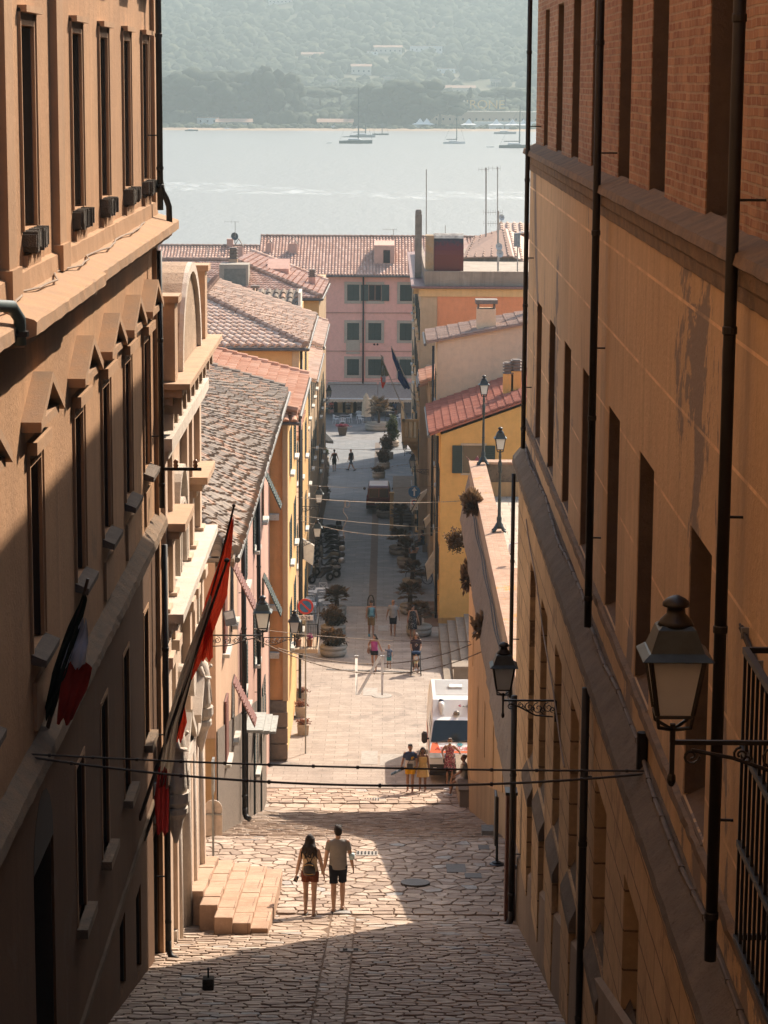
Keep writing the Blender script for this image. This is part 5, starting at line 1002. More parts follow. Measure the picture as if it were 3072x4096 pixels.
for k,y in enumerate((147.5,152,156.5,161,166,171)):
    for z in (-15.6,-19.3,-23.2,-27.4): sidewin(H10,2.12,y,z,1.1,1.9,-1,greenshut,'open' if (k+int(z))%3 else 'closed',frame_=yt)
tk=thing('water_tank','dark red round-topped tank with dirty white streaks on the terrace','tank',(3.8,146,-11.7)); m=MB(); out=[(145.45,-11.75)]+[(146.6-1.15*math.cos(a),-10.3+1.2*math.sin(a)) for a in [k*PI/14 for k in range(15)]]+[(147.75,-11.75)]
m.prism(out,'x',2.92,4.68)
mt,t,b=NT('tank_red'); v=coord(t,world=True); s=nd(t,'ShaderNodeSeparateXYZ'); t.links.new(v,s.inputs[0]); zc=nd(t,'ShaderNodeMath',operation='MULTIPLY_ADD'); t.links.new(s.outputs[2],zc.inputs[0]); zc.inputs[1].default_value=.33; zc.inputs[2].default_value=3.88
z2=nd(t,'ShaderNodeMath',operation='MULTIPLY_ADD'); t.links.new(noise(t,coord(t,(6,6,.3),world=True),1,5,.7),z2.inputs[0]); z2.inputs[1].default_value=.4; t.links.new(zc.outputs[0],z2.inputs[2])
t.links.new(ramp(t,[(.3,(.10,.016,.014)),(.86,(.12,.02,.018)),(.97,(.03,.028,.028))],z2.outputs[0]),b.inputs['Base Color']); b.inputs['Roughness'].default_value=.5
m.build('tank_shell',mt,tk,smooth=False); m=MB(); out2=[(146.6-1.17*math.cos(a),-10.3+1.22*math.sin(a)) for a in [(4+k)*PI/14 for k in range(7)]]
m.grp([(x,y,z) for x in (2.91,4.69) for y,z in out2],[(k,k+1,8+k,7+k) for k in range(6)]); m.build('weathered_top',stonemat('tank_top_white',(.42,.38,.33),(.20,.17,.15),3,(.05,.05,.05),.6),tk)
m=MB(); m.box(2.4,2.88,145.4,146.6,-11.8,-9.15); tag(m.build('stone_pier',stonemat('ochre_pier',(.42,.26,.13),(.35,.28,.2),2,(.14,.12,.09),.6)),'ochre lichened stone pier beside the dark red tank','pier')
ch=thing('tall_chimney','tall grey stained chimney left of the terrace','chimney',(1.95,150,-12)); p=atY(*D(904,458),151); q=atY(*D(904,545),151); m=MB(); m.box(p.x-.2,p.x+.22,150.7,151.3,-12.1,p.z-.15); m.build('stack',stonemat('chimney_grey',(.30,.25,.2),(.2,.17,.14),2),ch); m=MB(); m.lathe((p.x,151,p.z-.15),[(.27,0),(.27,.2),(.2,.3)],4,ph=PI/4); m.build('cap',stonemat('chimney_grey',(.3,.25,.2),(.2,.17,.14),2),ch)
H11=thing('grey_gabled_house','house with brown slate-like tile roof and dark stained walls behind the terrace','house',(6,162,-20)); house_walls(H11,4.9,12,160.5,170,-11.6,stn,zb=-30)
A_,B_,C2,D2=atY(*D(998,585),160.2),atY(*D(1108,553),160.2),atY(*D(1092,493),166),atY(*D(1022,512),166)
A_.z=-11.5; m=tiles(A_,Vector((B_.x,160.2,B_.z)),C2,D2,.55,.5,.06,.01,4); m.build('roof',browntile,H11)
A3,B3,C3,D3=Vector((B_.x,160.2,B_.z)),atY(*D(1160,575),160.2),atY(*D(1160,525),166),C2; tiles(A3,B3,C3,D3,.4,.5,.08,.01,4).build('right_roof',paletile,H11); m=MB(); m.quad((4.9,160.4,-13),(12,160.4,-13),(12,160.4,B3.z-.1),(B_.x,160.4,B_.z-.1),(4.9,160.4,-11.6)); m.build('gable',stn,H11)
H12=thing('far_red_house','far reddish house with pale tile eaves behind the antennas','house',(10,190,-25)); p=atY(*D(1085,485),188); q=atY(*D(1165,500),188); house_walls(H12,p.x,p.x+12,188,196,p.z-.7,plaster('red_far',(.5,.22,.15)),zb=-30); tiles((p.x-.3,187.6,p.z-.6),(p.x+12,187.6,p.z-.6),(p.x+12,189.5,p.z+.05),(p.x-.3,189.5,p.z+.05),.5,.4,.13,.01,5).build('roof',paletile,H12)
# ---- balcony with flags
BL=thing('stone_balcony','cream stone balcony with turned balusters on the right, over the street','balcony',(1.5,150,-22)); bx0=atY(*D(868,925),150).x
m=MB(); m.box(bx0,2.12,148.6,157,-22.1,-21.85); m.box(bx0+.1,2.12,148.8,156.8,-22.35,-22.1); m.box(bx0-.02,bx0+.16,148.55,157.05,-20.85,-20.7); m.box(bx0,2.12,148.55,148.72,-20.85,-20.7); m.box(bx0,bx0+.2,148.58,148.78,-21.85,-20.85); m.box(bx0,bx0+.2,156.8,157,-21.85,-20.85); m.box(1.95,2.12,148.58,148.78,-21.85,-20.85); m.build('slab_and_rails',yt,BL)
for k in range(4): 
    m=MB(); m.lathe((bx0+.38+k*.3,148.66,-21.85),[(.05,0),(.09,.25),(.05,.55),(.06,.8),(.08,1)],8); m.build('baluster',yt,BL)
for k in range(18):
    m=MB(); m.lathe((bx0+.09,149.2+k*.42,-21.85),[(.05,0),(.09,.25),(.05,.55),(.06,.8),(.08,1)],8); m.build('baluster',yt,BL)
for y in (149.6,156): m=MB(); m.prism([(2.12,-23.4),(2.12,-22.35),(bx0+.3,-22.35)],'y',y,y+.3); m.build('console',yt,BL)
# ---- steps on the right by the yellow house, stairs with railing further down
SS=thing('side_steps','grey stone steps rising against the bright yellow house','steps',(3,104,-26)); sst=stonemat('grey_step',(.30,.245,.19),(.24,.195,.15),2)
for k in range(5): m=MB(); m.box(2.66+.40*k,5.4,100.2+.3*k,113.5,G(116)-.4,G(104)+.16*(k+1)); m.build('step',sst,SS,bevel=.01)
m=MB(); m.box(3.0,3.9,99.0,99.9,-26.6,G(99)+1.25); m.box(2.9,4.0,98.9,100,G(99)+1.25,G(99)+1.37); m.build('end_pier',sst,SS)
S2=thing('railed_stairs','dark stairs with metal handrail beside the red van','steps',(1.6,150,-28)); 
for k in range(6): m=MB(); m.box(.62,1.75,151+.32*k,156,G(156)-.3,G(151)+.17*(k+1)); m.build('step',stonemat('dark_step',(.16,.14,.12),(.12,.1,.09),2),S2,bevel=.008)
m=MB(); m.box(.6,2.12,153.0,166,G(166),G(151)+1.05); m.build('landing',sst,S2)
m=MB()
for y,z in ((150.6,G(150)),(153,G(151)+1.05),(158,G(151)+1.05)): m.bar((1.8,y,z-.1),(1.8,y,z+1.0),.05)
m.bar((1.8,150.6,G(150)+1),(1.8,153,G(151)+2.05),.05); m.bar((1.8,153,G(151)+2.05),(1.8,158,G(151)+2.05),.05); m.build('handrail',plain('rail_grey',(.3,.28,.25),.5,.5),S2)
m=MB(); m.box(.36,.6,150.8,151.1,G(151)-.1,G(151)+2.35); m.box(.32,.64,150.76,151.14,G(151)+2.35,G(151)+2.45); m.build('gate_pier',yt,S2)

HX=thing('rear_house','plain beige house farther down the right side of the street','house',(2.4,185,-30)); house_walls(HX,2.2,11,174.4,198,-14.0,beigef,zb=-31.5); tiles((1.8,174.4,-14.05),(1.8,198.3,-14.05),(6.5,198.3,-12.7),(6.5,174.4,-12.7),.3,.45,.1,.01,4).build('roof',pinktile,HX)
for y in (178,184,190):
    for z in (-18,-22,-26.5): sidewin(HX,2.2,y,z,1.0,1.8,-1,greenshut,'open')

for y,z0 in ((57,-18.3),(62,-18.6),(67.5,-19.4),(72.5,-20.2),(77,-19.0)): m=MB(); m.quad((XT+.39,y,z0),(XT+.39,y,z0+1.7),(XT+.39,y+.6,z0+1.7),(XT+.39,y+.6,z0)); m.build('slit_window',darkroom,TW)
# ================================================================== street lamps
milk=frosted('milk_glass'); ironblue=plain('iron_blue_grey',(.035,.05,.05),.45,.2,.4,8)
def lantern(m_parts,c,s=1.0,par=None):
    """square tapered lantern hanging/standing with its glass base at c; total about .75 m"""
    x,y,z=c; q=PI/4
    m=MB(); m.loft([(x,y,z),(x,y,z+.36*s)],[.155*s,.232*s],4,ref=(1,0,0),ph=q,cap=True); m.build('milk_glass',milk,par)
    m=MB(); 
    for sx in (-1,1):
        for sy in (-1,1): m.bar((x+sx*.11*s,y+sy*.11*s,z),(x+sx*.166*s,y+sy*.166*s,z+.36*s),.022*s)
    m.loft([(x,y,z-.02*s),(x,y,z)],[.17*s,.165*s],4,ref=(1,0,0),ph=q)
    for sx in (-1,1):
        for sy in (-1,1): m.loft([(x+sx*.11*s,y+sy*.11*s,z-.01),(x+sx*.10*s,y+sy*.10*s,z-.08*s),(x,y,z-.12*s)],.012*s,6)
    m.build('frame',iron,par)
    m=MB(); m.loft([(x,y,z+.36*s),(x,y,z+.365*s),(x,y,z+.40*s),(x,y,z+.405*s),(x,y,z+.54*s),(x,y,z+.56*s)],[.31*s,.31*s,.25*s,.235*s,.165*s,.13*s],4,ref=(1,0,0),ph=q); m.build('canopy',ironblue,par)
    m=MB(); m.lathe((x,y,z+.555*s),[(.115*s,0),(.10*s,.03*s),(.06*s,.07*s),(.055*s,.11*s),(.085*s,.12*s),(.085*s,.14*s),(.06*s,.165*s),(.02*s,.185*s)],14); m.build('finial',iron,par,smooth=True)
def scroll_bracket(par,x0,x1,y,z,s=1):
    """x0 = lantern end, x1 = wall end"""
    d=1 if x1>x0 else -1; L=abs(x1-x0); m=MB(); m.bar((x0,y,z),(x1,y,z),.028*s,.028*s); m.bar((x0,y,z+.12*s),(x0,y,z-.2*s),.03*s); m.ell((x0,y,z-.24*s),(.028*s,.028*s,.05*s),8,6); m.build('arm',iron,par)
    m=MB()
    def spiral(cx,cz,r0,r1,turns,a0,sg=1): m.loft([(cx+d*(r0+(r1-r0)*k/14)*math.cos(a0+sg*turns*2*PI*k/14),y,cz+(r0+(r1-r0)*k/14)*math.sin(a0+sg*turns*2*PI*k/14)) for k in range(15)],.009*s,5)
    m.loft([(x0+d*.12*s,y,z-.05*s),(x0+d*.3*L,y,z-.10*s),(x0+d*.62*L,y,z-.24*s),(x0+d*.95*L,y,z-.26*s)],.013*s,6); m.loft([(x1,y,z),(x1,y,z-.34*s)],.018*s,6)
    spiral(x0+d*.12*s,z-.09*s,.055*s,.012*s,1.3,0,-1)
    for u,r in ((.34,.05),(.5,.075),(.67,.095),(.86,.085)): 
        cx=x0+d*u*L; cz=z-.03*s-r*s; spiral(cx,cz,r*s,.015*s,1.4,PI/2,1); spiral(cx+d*r*.8*s,cz-.03*s,r*.55*s,.01*s,1.2,-PI/2,-1)
    m.build('scrollwork',iron,par)
GL='old iron lanterns'
def wall_lamp(label,px,py,dist,xw,s=1):
    r=ray(px,py); t=dist; p=Vector((r[0]*t,r[1]*t,r[2]*t)); th=thing('wall_lamp',label,'lamp',(xw,p.y,p.z-.3),GL)
    lantern(None,(p.x,p.y,p.z+0),s,th); scroll_bracket(th,p.x,xw,p.y,p.z-.20*s,s); m=MB(); m.loft([(p.x,p.y,p.z-.2*s),(p.x,p.y,p.z-.08*s)],.018*s,6); m.build('stem',iron,th); return th
wall_lamp('nearest and largest wall lantern, at the right edge of the picture',2693,2845,13.9,2.84,.92)
wall_lamp('wall lantern on scroll bracket near the corner of the right building',2013,2752,38,2.72)
wall_lamp('wall lantern beside the red flag on the left, with floodlight on its bracket',1051,2508,55.5,-3.98)
wall_lamp('wall lantern near the no-parking sign and the little balcony',1178,2527,80.5,-3.98)
for px,py,dd,xw,lb in ((1382,1970,0,0,''),):
    pass
FAR=[(1276,2008,108,-3.9,'small wall lantern over the parked scooters, farther one'),(1269,2145,101,-3.78,'small wall lantern over the parked scooters, nearer one'),(1619,1793,152,2.12,'far wall lantern on the right below the stone balcony, farther one'),(1649,1865,141,2.6,'far wall lantern on the right before the stairs, nearer one'),(1316,1583,206,-4.2,'little wall lantern before the cafe awning')]
for px,py,dd,xw,lb in FAR:
    if dd==206: xw=-4.12; dd=163
    wall_lamp(lb,px,py,dd,xw,1.0)
def post_lamp(px,py,label):
    p=atZ(px,py,-12.85); H=2.42; th=thing('lamp_post',label,'lamp post',p,'lamp posts on the terrace'); x,y,z=p
    m=MB(); m.lathe(p,[(.13,.10),(.12,.2),(.07,.28),(.075,.40),(.05,.46),(.045,.9),(.055,.92),(.045,.96),(.035,1.7),(.055,1.74),(.045,1.8),(.06,2.0),(.03,2.1),(.045,2.2),(.03,2.3),(.02,H)],14); m.build('column',ironblue,th,smooth=True)
    m=MB()
    for k in range(4): a=PI/4+k*PI/2; m.loft([(x+.05*math.cos(a),y+.05*math.sin(a),z+.2),(x+.13*math.cos(a),y+.13*math.sin(a),z+.12),(x+.2*math.cos(a),y+.2*math.sin(a),z+.04),(x+.27*math.cos(a),y+.27*math.sin(a),z+.02)],[.06,.05,.04,.025],8)
    m.build('claw_foot',ironblue,th); lantern(None,(x,y,z+H),.86,th); return th
post_lamp(1932,1858,'tall cast-iron lamp post at the far end of the terrace parapet'); post_lamp(1996,2126,'tall cast-iron lamp post in the middle of the terrace parapet')
# ================================================================== cables over the street
def cable(label,pts,r=.012,sag=0,group='cables strung across the street',mat=None,n=28,name='overhead_cable',ties=0,bulbs=0):
    a,b=Vector(pts[0]),Vector(pts[-1]); P=[]
    for k in range(n+1):
        u=k/n; q=a.lerp(b,u); q.z-=sag*4*u*(1-u); P.append(q)
    m=MB(); m.loft(P,r,6)
    for k in range(ties): q=P[int((k+.5)/ties*n)]; m.obox(q,(.03,r*2.8,r*2.8))
    for k in range(bulbs): q=a.lerp(b,(k+.5)/bulbs); u=(k+.5)/bulbs; q.z-=sag*4*u*(1-u)+.03; m.ell(q,(.02,.02,.03),6,4)
    return tag(m.build(name,mat or cable_m),label,'cable',group)
La,Rb=atX(111,3016,-3.85),Vector((2.84,atX(2583,3083,2.8).y,atX(2583,3083,2.8).z))
cable('nearest black cable across the street, upper of the dark pair',[La,Rb],.011,.05,ties=14)
cable('nearest black cable across the street, lower sagging one of the dark pair',[La+Vector((0,0,-.03)),Rb+Vector((0,0,-.03))],.013,.22,ties=6)
def cab(label,pa,Ya,pb,Yb,**k): return cable(label,[atY(*D(*pa),Ya),atY(*D(*pb),Yb)],**k)
cab('cream cable crossing in front of the stroller, upper',(548,1358),64,(1015,1386),76,r=.010,sag=.12,mat=palecable)
cab('cream cable crossing in front of the stroller, middle with frame hangers',(600,1400),66,(1018,1392),76,r=.014,sag=.55,mat=palecable,ties=10)
cab('cream cable crossing in front of the stroller, lowest sagging',(548,1378),64,(1085,1385),70,r=.014,sag=1.0,mat=palecable,ties=16)
cab('cable over the scooters with a dangling loop',(585,1068),96,(995,1082),117,r=.016,sag=.2,mat=palecable,ties=14)
cab('string of little bulbs sagging over the palm planters',(600,1108),96,(950,1148),117,r=.010,sag=.5,mat=palecable,bulbs=26)
cab('thin cable sloping over the parked scooters',(580,1105),96,(950,1140),117,r=.010,sag=.1,mat=palecable)
cab('far string of bulbs before the walkers, lower',(640,1005),130,(895,1000),147,r=.010,sag=.25,mat=palecable,bulbs=22)
cab('far cable just above the two walkers',(640,965),130,(905,970),150,r=.012,sag=.1,mat=palecable)
cab('thin far cable between the walkers and the red van',(640,1046),118,(945,1050),125,r=.010,sag=.15,mat=palecable)
cab('thin cable along the pink front under the flags',(695,820),160,(880,815),160,r=.012,sag=.2,mat=palecable)
p=atY(*D(745,1080),104); m=MB(); m.loft([p+Vector((.02*math.sin(k*1.3)+.35*(k/9)*math.sin(k*.9)*.4,0,-.1*k*.9)) for k in range(10)]+[p+Vector((-.1,0,-1.3)),p+Vector((.0,0,-1.7))],.012,5); m.loft([p+Vector((.1+.12*math.cos(a),0,-.18+.15*math.sin(a))) for a in [k*.5 for k in range(14)]],.012,5); tag(m.build('cable_loop',palecable),'coiled loose cable end dangling over the scooters','cable')
th=thing('junction_box','black cable junction box on the right stone ledge','box',Rb); m=MB(); m.loft([Rb+Vector((-.05,.3,-.12)),Rb+Vector((-.05,.3,.34))],.06,10); m.build('tube_box',iron,th); m=MB(); m.loft([Rb+Vector((-.02,.1,0)),Rb+Vector((-.1,0,-.2)),Rb+Vector((-.05,-.25,-.26)),Rb+Vector((.0,-.4,-.1))],.014,6); m.build('cable_loop',cable_m,th)
m=MB(); pts=[]
for k in range(46): y=47.5-k*.72; pts.append((2.80-.03*math.sin(k*.6),y,-7.19+.02*math.sin(k*1.7)))
m.loft(pts,.024,7)
for q in pts[::1]: m.obox(q,(.056,.02,.056))
tag(m.build('bundled_cable',plain('bundle_grey',(.15,.12,.095),.8)),'thick bundled cable lying along the right stone ledge','cable')
m=MB(); m.loft([(2.7,45.2-k*.7,-8.2-k*.12-.05*math.sin(k)) for k in range(16)],.012,6); tag(m.build('wall_cable',palecable),'pale cable slanting down the rusticated wall behind the lantern','cable')
th=thing('near_cable_bundle','cable bundle crossing the wall at the right edge by the grille','cable',(2.8,13,-4)); m=MB(); 
for j in range(4): m.loft([(2.83-.02*(j%2),18.6-k*.55,-4.25-.06*k+.015*j-.004*k*k) for k in range(14)],.011,6)
m.build('strands',cable_m,th); m=MB(); [m.obox((2.82,18.4-k*.75,-4.25-.08*k-.004*k*k+.02),(.06,.02,.09)) for k in range(9)]; m.build('cable_ties',plain('tie_grey',(.25,.24,.22),.6),th)
# security camera
p=atY(*D(1105,1183),64); th=thing('security_camera','white dome security camera on an arm by the terrace','security camera',p); m=MB(); m.lathe(p+Vector((0,0,-.14)),[(.03,-.04),(.07,0),(.085,.08),(.08,.2),(.05,.26)],14); m.build('housing',white_paint,th,smooth=True); m=MB(); m.ell(p+Vector((0,0,-.16)),(.055,.055,.05)); m.build('dome',glass,th); m=MB(); m.bar(p+Vector((0,0,.11)),(p.x+.35,p.y,p.z+.16),.035); m.build('arm',white_paint,th)
# hanging white N-shaped frame
a=atY(*D(770,1418),69.5); b=atY(*D(826,1418),69.5); th=thing('hanging_frame','white N-shaped frame hanging from the cream cable','hanging frame',a)
h=1.18
strip=clothmat('white_translucent_strip',(.85,.82,.76),tr=.6)
for q in (a,b): m=MB(); m.quad(q+Vector((-.04,0,.02)),q+Vector((.04,0,.02)),q+Vector((.03,.01,-h)),q+Vector((-.03,.01,-h))); m.build('upright',strip,th); m=MB(); m.obox(q+Vector((0,0,.0)),(.12,.06,.05)); m.loft([q+Vector((0,0,.02)),q+Vector((0,0,.22))],.012,5); m.build('hanger',white_paint,th)
m=MB(); m.quad(b+Vector((-.12,.02,-.0)),b+Vector((-.02,.02,-.0)),a+Vector((.10,.02,-h)),a+Vector((.0,.02,-h))); m.build('diagonal',strip,th)
# ================================================================== signs
def disc(par,name,c,r,mat,d=.02,n=28,z=0): m=MB(); m.loft([c+Vector((0,-d,0)),c+Vector((0,0,0))],r,n,ref=(1,0,0)); return m.build(name,mat,par)
red=plain('sign_red',(.55,.05,.04),.4,0,.1); blue=plain('sign_blue',(.04,.17,.36),.4,0,.1); galv=plain('galvanised',(.30,.30,.28),.5,.5)
def nopark(px,py,Y,r,label,plate=None,ground=True):
    p=atY(*D(px,py),Y); th=thing('road_sign',label,'sign',(p.x,Y,G(Y)),'road signs'); disc(th,'red_ring',p,r,red); disc(th,'blue_disc',p+Vector((0,-.022,0)),r*.74,blue,.006); m=MB(); m.bar(p+Vector((-r*.55,-.036,r*.55)),p+Vector((r*.55,-.036,-r*.55)),.012,r*.2); m.build('red_slash',red,th)
    if ground: m=MB(); m.loft([(p.x,Y+.05,G(Y)-.1),(p.x,Y+.05,p.z+r)],.03,8); m.build('pole',galv,th)
    if plate: m=MB(); m.box(p.x-r*.95,p.x+r*.95,Y-.02,Y,p.z-r*1.75,p.z-r*1.15); m.build('plate',white_paint,th); put_text('plate_text',plate,r*.62,iron,th,facecam(Vector((p.x,Y-.03,p.z-r*1.45))-WL[th.name]))
    return th
nopark(660,1310,88.5,.30,'round red and blue no-parking sign behind the little balcony','0-24')
nopark(694,902,196,.34,'far no-parking sign by the cream parasol, left of the cafe')
p=atY(*D(895,1062),135); th=thing('road_sign','round blue sign with white upward arrow by the stairs','sign',(p.x,135,G(135)),'road signs'); r=.34; disc(th,'blue_disc',p,r,blue)
m=MB(); y=134.96; m.box(p.x-.045,p.x+.045,y-.01,y+.02,p.z-.24,p.z+.1); m.prism([(p.x-.14,p.z+.06),(p.x+.14,p.z+.06),(p.x,p.z+.26)],'y',y-.01,y+.019); m.build('white_arrow',white_paint,th); m=MB(); m.loft([(p.x,135.05,G(135)-.1),(p.x,135.05,p.z+.3)],.03,8); m.build('pole',galv,th)
m=MB(); m.box(p.x-.22,p.x+.22,134.96,134.99,p.z-1.05,p.z-.42); m.build('plate',white_paint,th); disc(th,'small_red_ring',p+Vector((0,-.05,-.62)),.15,red); disc(th,'small_blue_disc',p+Vector((0,-.075,-.62)),.11,blue,.005); put_text('plate_text','0-24',.17,iron,th,facecam(Vector((p.x,134.95,p.z-.92))-WL[th.name]))
p=gr(*D(461,1838)); p=Vector((-3.72,51.5,G(51.5))); q=atY(*D(461,1838),51.5)
th=thing('sign_back','rounded sign board seen from behind beside the church steps','sign',(q.x,51.5,G(51.5))); m=MB(); w_=.2; base=q.z+.35; out=[(q.x-w_,base),(q.x+w_,base)]+[(q.x+w_*math.cos(a),base+.62+w_*math.sin(a)) for a in [k*PI/10 for k in range(11)]]; m.prism(out,'y',51.5,51.53); m.build('board',plain('sign_back_cream',(.62,.50,.40),.5),th); m=MB(); m.loft([(q.x,51.46,G(51.5)-.4),(q.x,51.46,base+1.75)],.025,8); m.bar((q.x-w_,51.47,base+.5),(q.x+w_,51.47,base+.5),.03); m.build('post',galv,th); m=MB(); m.box(q.x-.02,q.x+.03,51.3,51.7,base+1.0,base+1.75); m.build('upper_sign',galv,th)
# floodlight on the left lantern bracket
p=atY(*D(497,1335),54.5); th=thing('floodlight','square grey floodlight facing up beside the left lantern','floodlight',p); M3=Matrix.Rotation(R(-14),3,'Y')@Matrix.Rotation(R(-20),3,'X'); m=MB(); m.obox(p,(.26,.09,.34),M3); m.build('housing',plain('flood_grey',(.12,.13,.14),.5),th,bevel=.01); m=MB(); m.obox(p+M3@Vector((0,-.05,.06)),(.2,.012,.17),M3); m.build('glass_front',plain('flood_glass',(.5,.5,.48),.2),th); m=MB(); m.bar(p+Vector((.03,0,-.18)),p+Vector((.03,.0,-.32)),.03); m.build('bracket',iron,th)
# ================================================================== flags on the palazzo
fred=clothmat('flag_red',(.80,.075,.03),tr=.55); fyel=clothmat('flag_yellow',(.62,.36,.04),tr=.55); fcream=clothmat('flag_cream',(.62,.48,.34),tr=.55); fdark=clothmat('flag_dark',(.02,.028,.02)); fwhite=clothmat('flag_white',(.6,.6,.6)); fwd=clothmat('flag_white_shaded',(.5,.52,.58)); frd=clothmat('flag_red_shaded',(.30,.03,.02)); fmar=clothmat('flag_maroon',(.34,.03,.025),tr=.55)
pole=plain('flag_pole',(.05,.035,.025),.5)
def clothstrip(pts,wd,amp=.04,n=10,fold=3,thick=True):
    """cloth hanging along a line of points; wd gives the width at each point"""
    m=MB(); vs=[];k=len(pts)
    P=[Vector(p) for p in pts]; N=6*(k-1)+1
    for i in range(N):
        u=i/(N-1)*(k-1); j=min(int(u),k-2); f=u-j; p=P[j].lerp(P[j+1],f); w_=wd[j]*(1-f)+wd[j+1]*f
        for q in range(n+1):
            s=q/n-.5; vs.append((p.x+w_*s,p.y+amp*math.sin(s*fold*2*PI+i*.25)+.03*math.sin(i*.5),p.z+.04*math.sin(q*1.1+i*.3)))
    m.grp(vs,[(i*(n+1)+q,i*(n+1)+q+1,(i+1)*(n+1)+q+1,(i+1)*(n+1)+q) for i in range(N-1) for q in range(n)]); return m
YF=37.6; T=lambda px,py,Y=YF: atY(*D(px,py),Y)
A1=T(505,1095); B1=T(352,1700); th=thing('flag','red flag with yellow trim, furled round a long slanting pole on the left palazzo','flag',B1,'flags on the left palazzo')
m=MB(); m.loft([Vector((-3.85,YF,B1.z-.9)),B1,A1],[.03,.028,.016],8); m.ell(A1+Vector((0,0,.02)),(.03,.03,.03)); m.build('pole',pole,th)
o=clothstrip([T(503,1120),T(490,1200),T(468,1290),T(436,1385),T(408,1465)],[.03,.14,.34,.24,.10],.05).build('red_cloth',fred,th,smooth=True)
clothstrip([T(449,1330),T(451,1375),T(448,1425)],[.08,.14,.18],.03).build('loose_corner',fred,th,smooth=True)
clothstrip([T(455,1300),T(428,1385),T(400,1475),T(390,1520)],[.03,.05,.08,.09],.02,fold=1).build('yellow_trim',fyel,th,smooth=True)
clothstrip([T(395,1520),T(393,1560),T(388,1600)],[.06,.17,.1],.03).build('red_tassel_end',fred,th,smooth=True)
YF2=36.9; T2=lambda px,py: atY(*D(px,py),YF2)
A2=T2(490,1214); B2=T2(345,1640); th=thing('flag','cream and maroon flag hanging from a second pole below the red one','flag',B2,'flags on the left palazzo'); m=MB(); m.loft([Vector((-3.85,YF2,B2.z-1.0)),B2,A2],[.032,.028,.02],8); m.lathe(A2+Vector((0,0,-.01)),[(.02,0),(.04,.02),(.045,.05),(.02,.07)],10); m.build('pole',pole,th)
clothstrip([T2(455,1290),T2(425,1380),T2(398,1470),T2(372,1560),T2(362,1640),T2(355,1700)],[.03,.10,.20,.18,.2,.16],.05).build('cream_cloth',fcream,th,smooth=True)
clothstrip([T2(352,1660),T2(350,1730),T2(352,1800)],[.14,.24,.18],.05).build('maroon_cloth',fmar,th,smooth=True)
A3=atY(*D(190,1250),26.5); B3=atY(*D(98,1590),26.5); th=thing('flag','dark, white and red tricolour flag in the shade at left','flag',B3,'flags on the left palazzo'); m=MB(); m.loft([Vector((-3.85,26.5,B3.z-.35)),B3,A3],[.025,.025,.018],8); m.build('pole',pole,th)
T3=lambda px,py: atY(*D(px,py),26.45)
clothstrip([T3(184,1290),T3(160,1360),T3(130,1450),T3(100,1550)],[.04,.13,.18,.12],.04).build('dark_cloth',fdark,th,smooth=True); clothstrip([T3(183,1340),T3(172,1390),T3(158,1440)],[.05,.2,.28],.03).build('white_cloth',fwd,th,smooth=True); clothstrip([T3(172,1435),T3(160,1490),T3(140,1560)],[.28,.3,.18],.04).build('red_cloth',frd,th,smooth=True)  # tricolour cloths darkened in colour to carry the shade they hang in
# flags of the stone balcony
def bflag(a,b,pts,wds,mats,label,Y):
    A_,B_=atY(*D(*a),Y),atY(*D(*b),Y); th=thing('flag',label,'flag',B_,'flags on the stone balcony'); m=MB(); m.loft([B_,A_],[.035,.025],6); m.build('pole',plain('pale_pole',(.5,.4,.3),.5),th)
    for i,(pp,ww,mm,nm) in enumerate(zip(pts,wds,mats,('cloth','lower_cloth','end_cloth'))): clothstrip([atY(*D(*q),Y) for q in pp],ww,.06).build(nm,mm,th,smooth=True)
bflag((822,766),(880,905),[[(825,768),(828,795),(832,812)],[(827,790),(829,815),(829,826)],[(827,815),(828,825),(827,838)]],[[.05,.3,.5],[.12,.25,.2],[.3,.3,.1]],[clothmat('flag_olive',(.22,.20,.12)),fwhite,fred],'dark green, white and red flag hanging from the stone balcony',149)
bflag((845,748),(905,880),[[(846,752),(853,775),(862,800)],[(862,800),(868,820),(880,840)]],[[.05,.3,.25],[.2,.5,.35]],[clothmat('flag_blue',(.03,.06,.16)),clothmat('flag_blue',(.03,.06,.16))],'dark blue flag hanging from the stone balcony',149.4)
# ================================================================== things on the paving
def flat(name,label,cat,px,py,wx,wy,mat,group=None,slots=0,rot=0,frame_=None):
    p=gr(*D(px,py)); th=thing(name,label,cat,p,group); sl_=(G(p.y+.5)-G(p.y-.5)); M4=Matrix.Rotation(math.atan(sl_),3,'X'); m=MB(); m.obox(p+Vector((0,0,-.018)),(wx,wy,.04),M4); m.build('frame',frame_ or mat,th)
    if slots:
        for k in range(slots): m=MB(); m.obox(p+M4@Vector((-wx/2+wx*(k+.5)/slots,0,.012))+Vector((0,0,-.016)),(wx/slots*.42,wy*.62,.044),M4); m.build('slot',darkroom,th)
    return th
gst=stonemat('grate_stone',(.46,.42,.37),(.37,.33,.29),5); GG='drain grates in the street'
flat('drain_grate','pale stone drain grate right of the walking couple','drain',793,1843,.48,.50,gst,GG,6); flat('drain_grate','pale stone drain grate below the yellow-shorts couple','drain',803,1728,.55,1.1,gst,GG,6); flat('drain_grate','drain grate at the head of the street gutter, bottom of the picture','drain',757,2052,.38,.36,gst,GG,2)
ir2=plain('cast_iron_cover',(.10,.085,.075),.6,.3,.4,25,.004); GM='metal covers in the street'
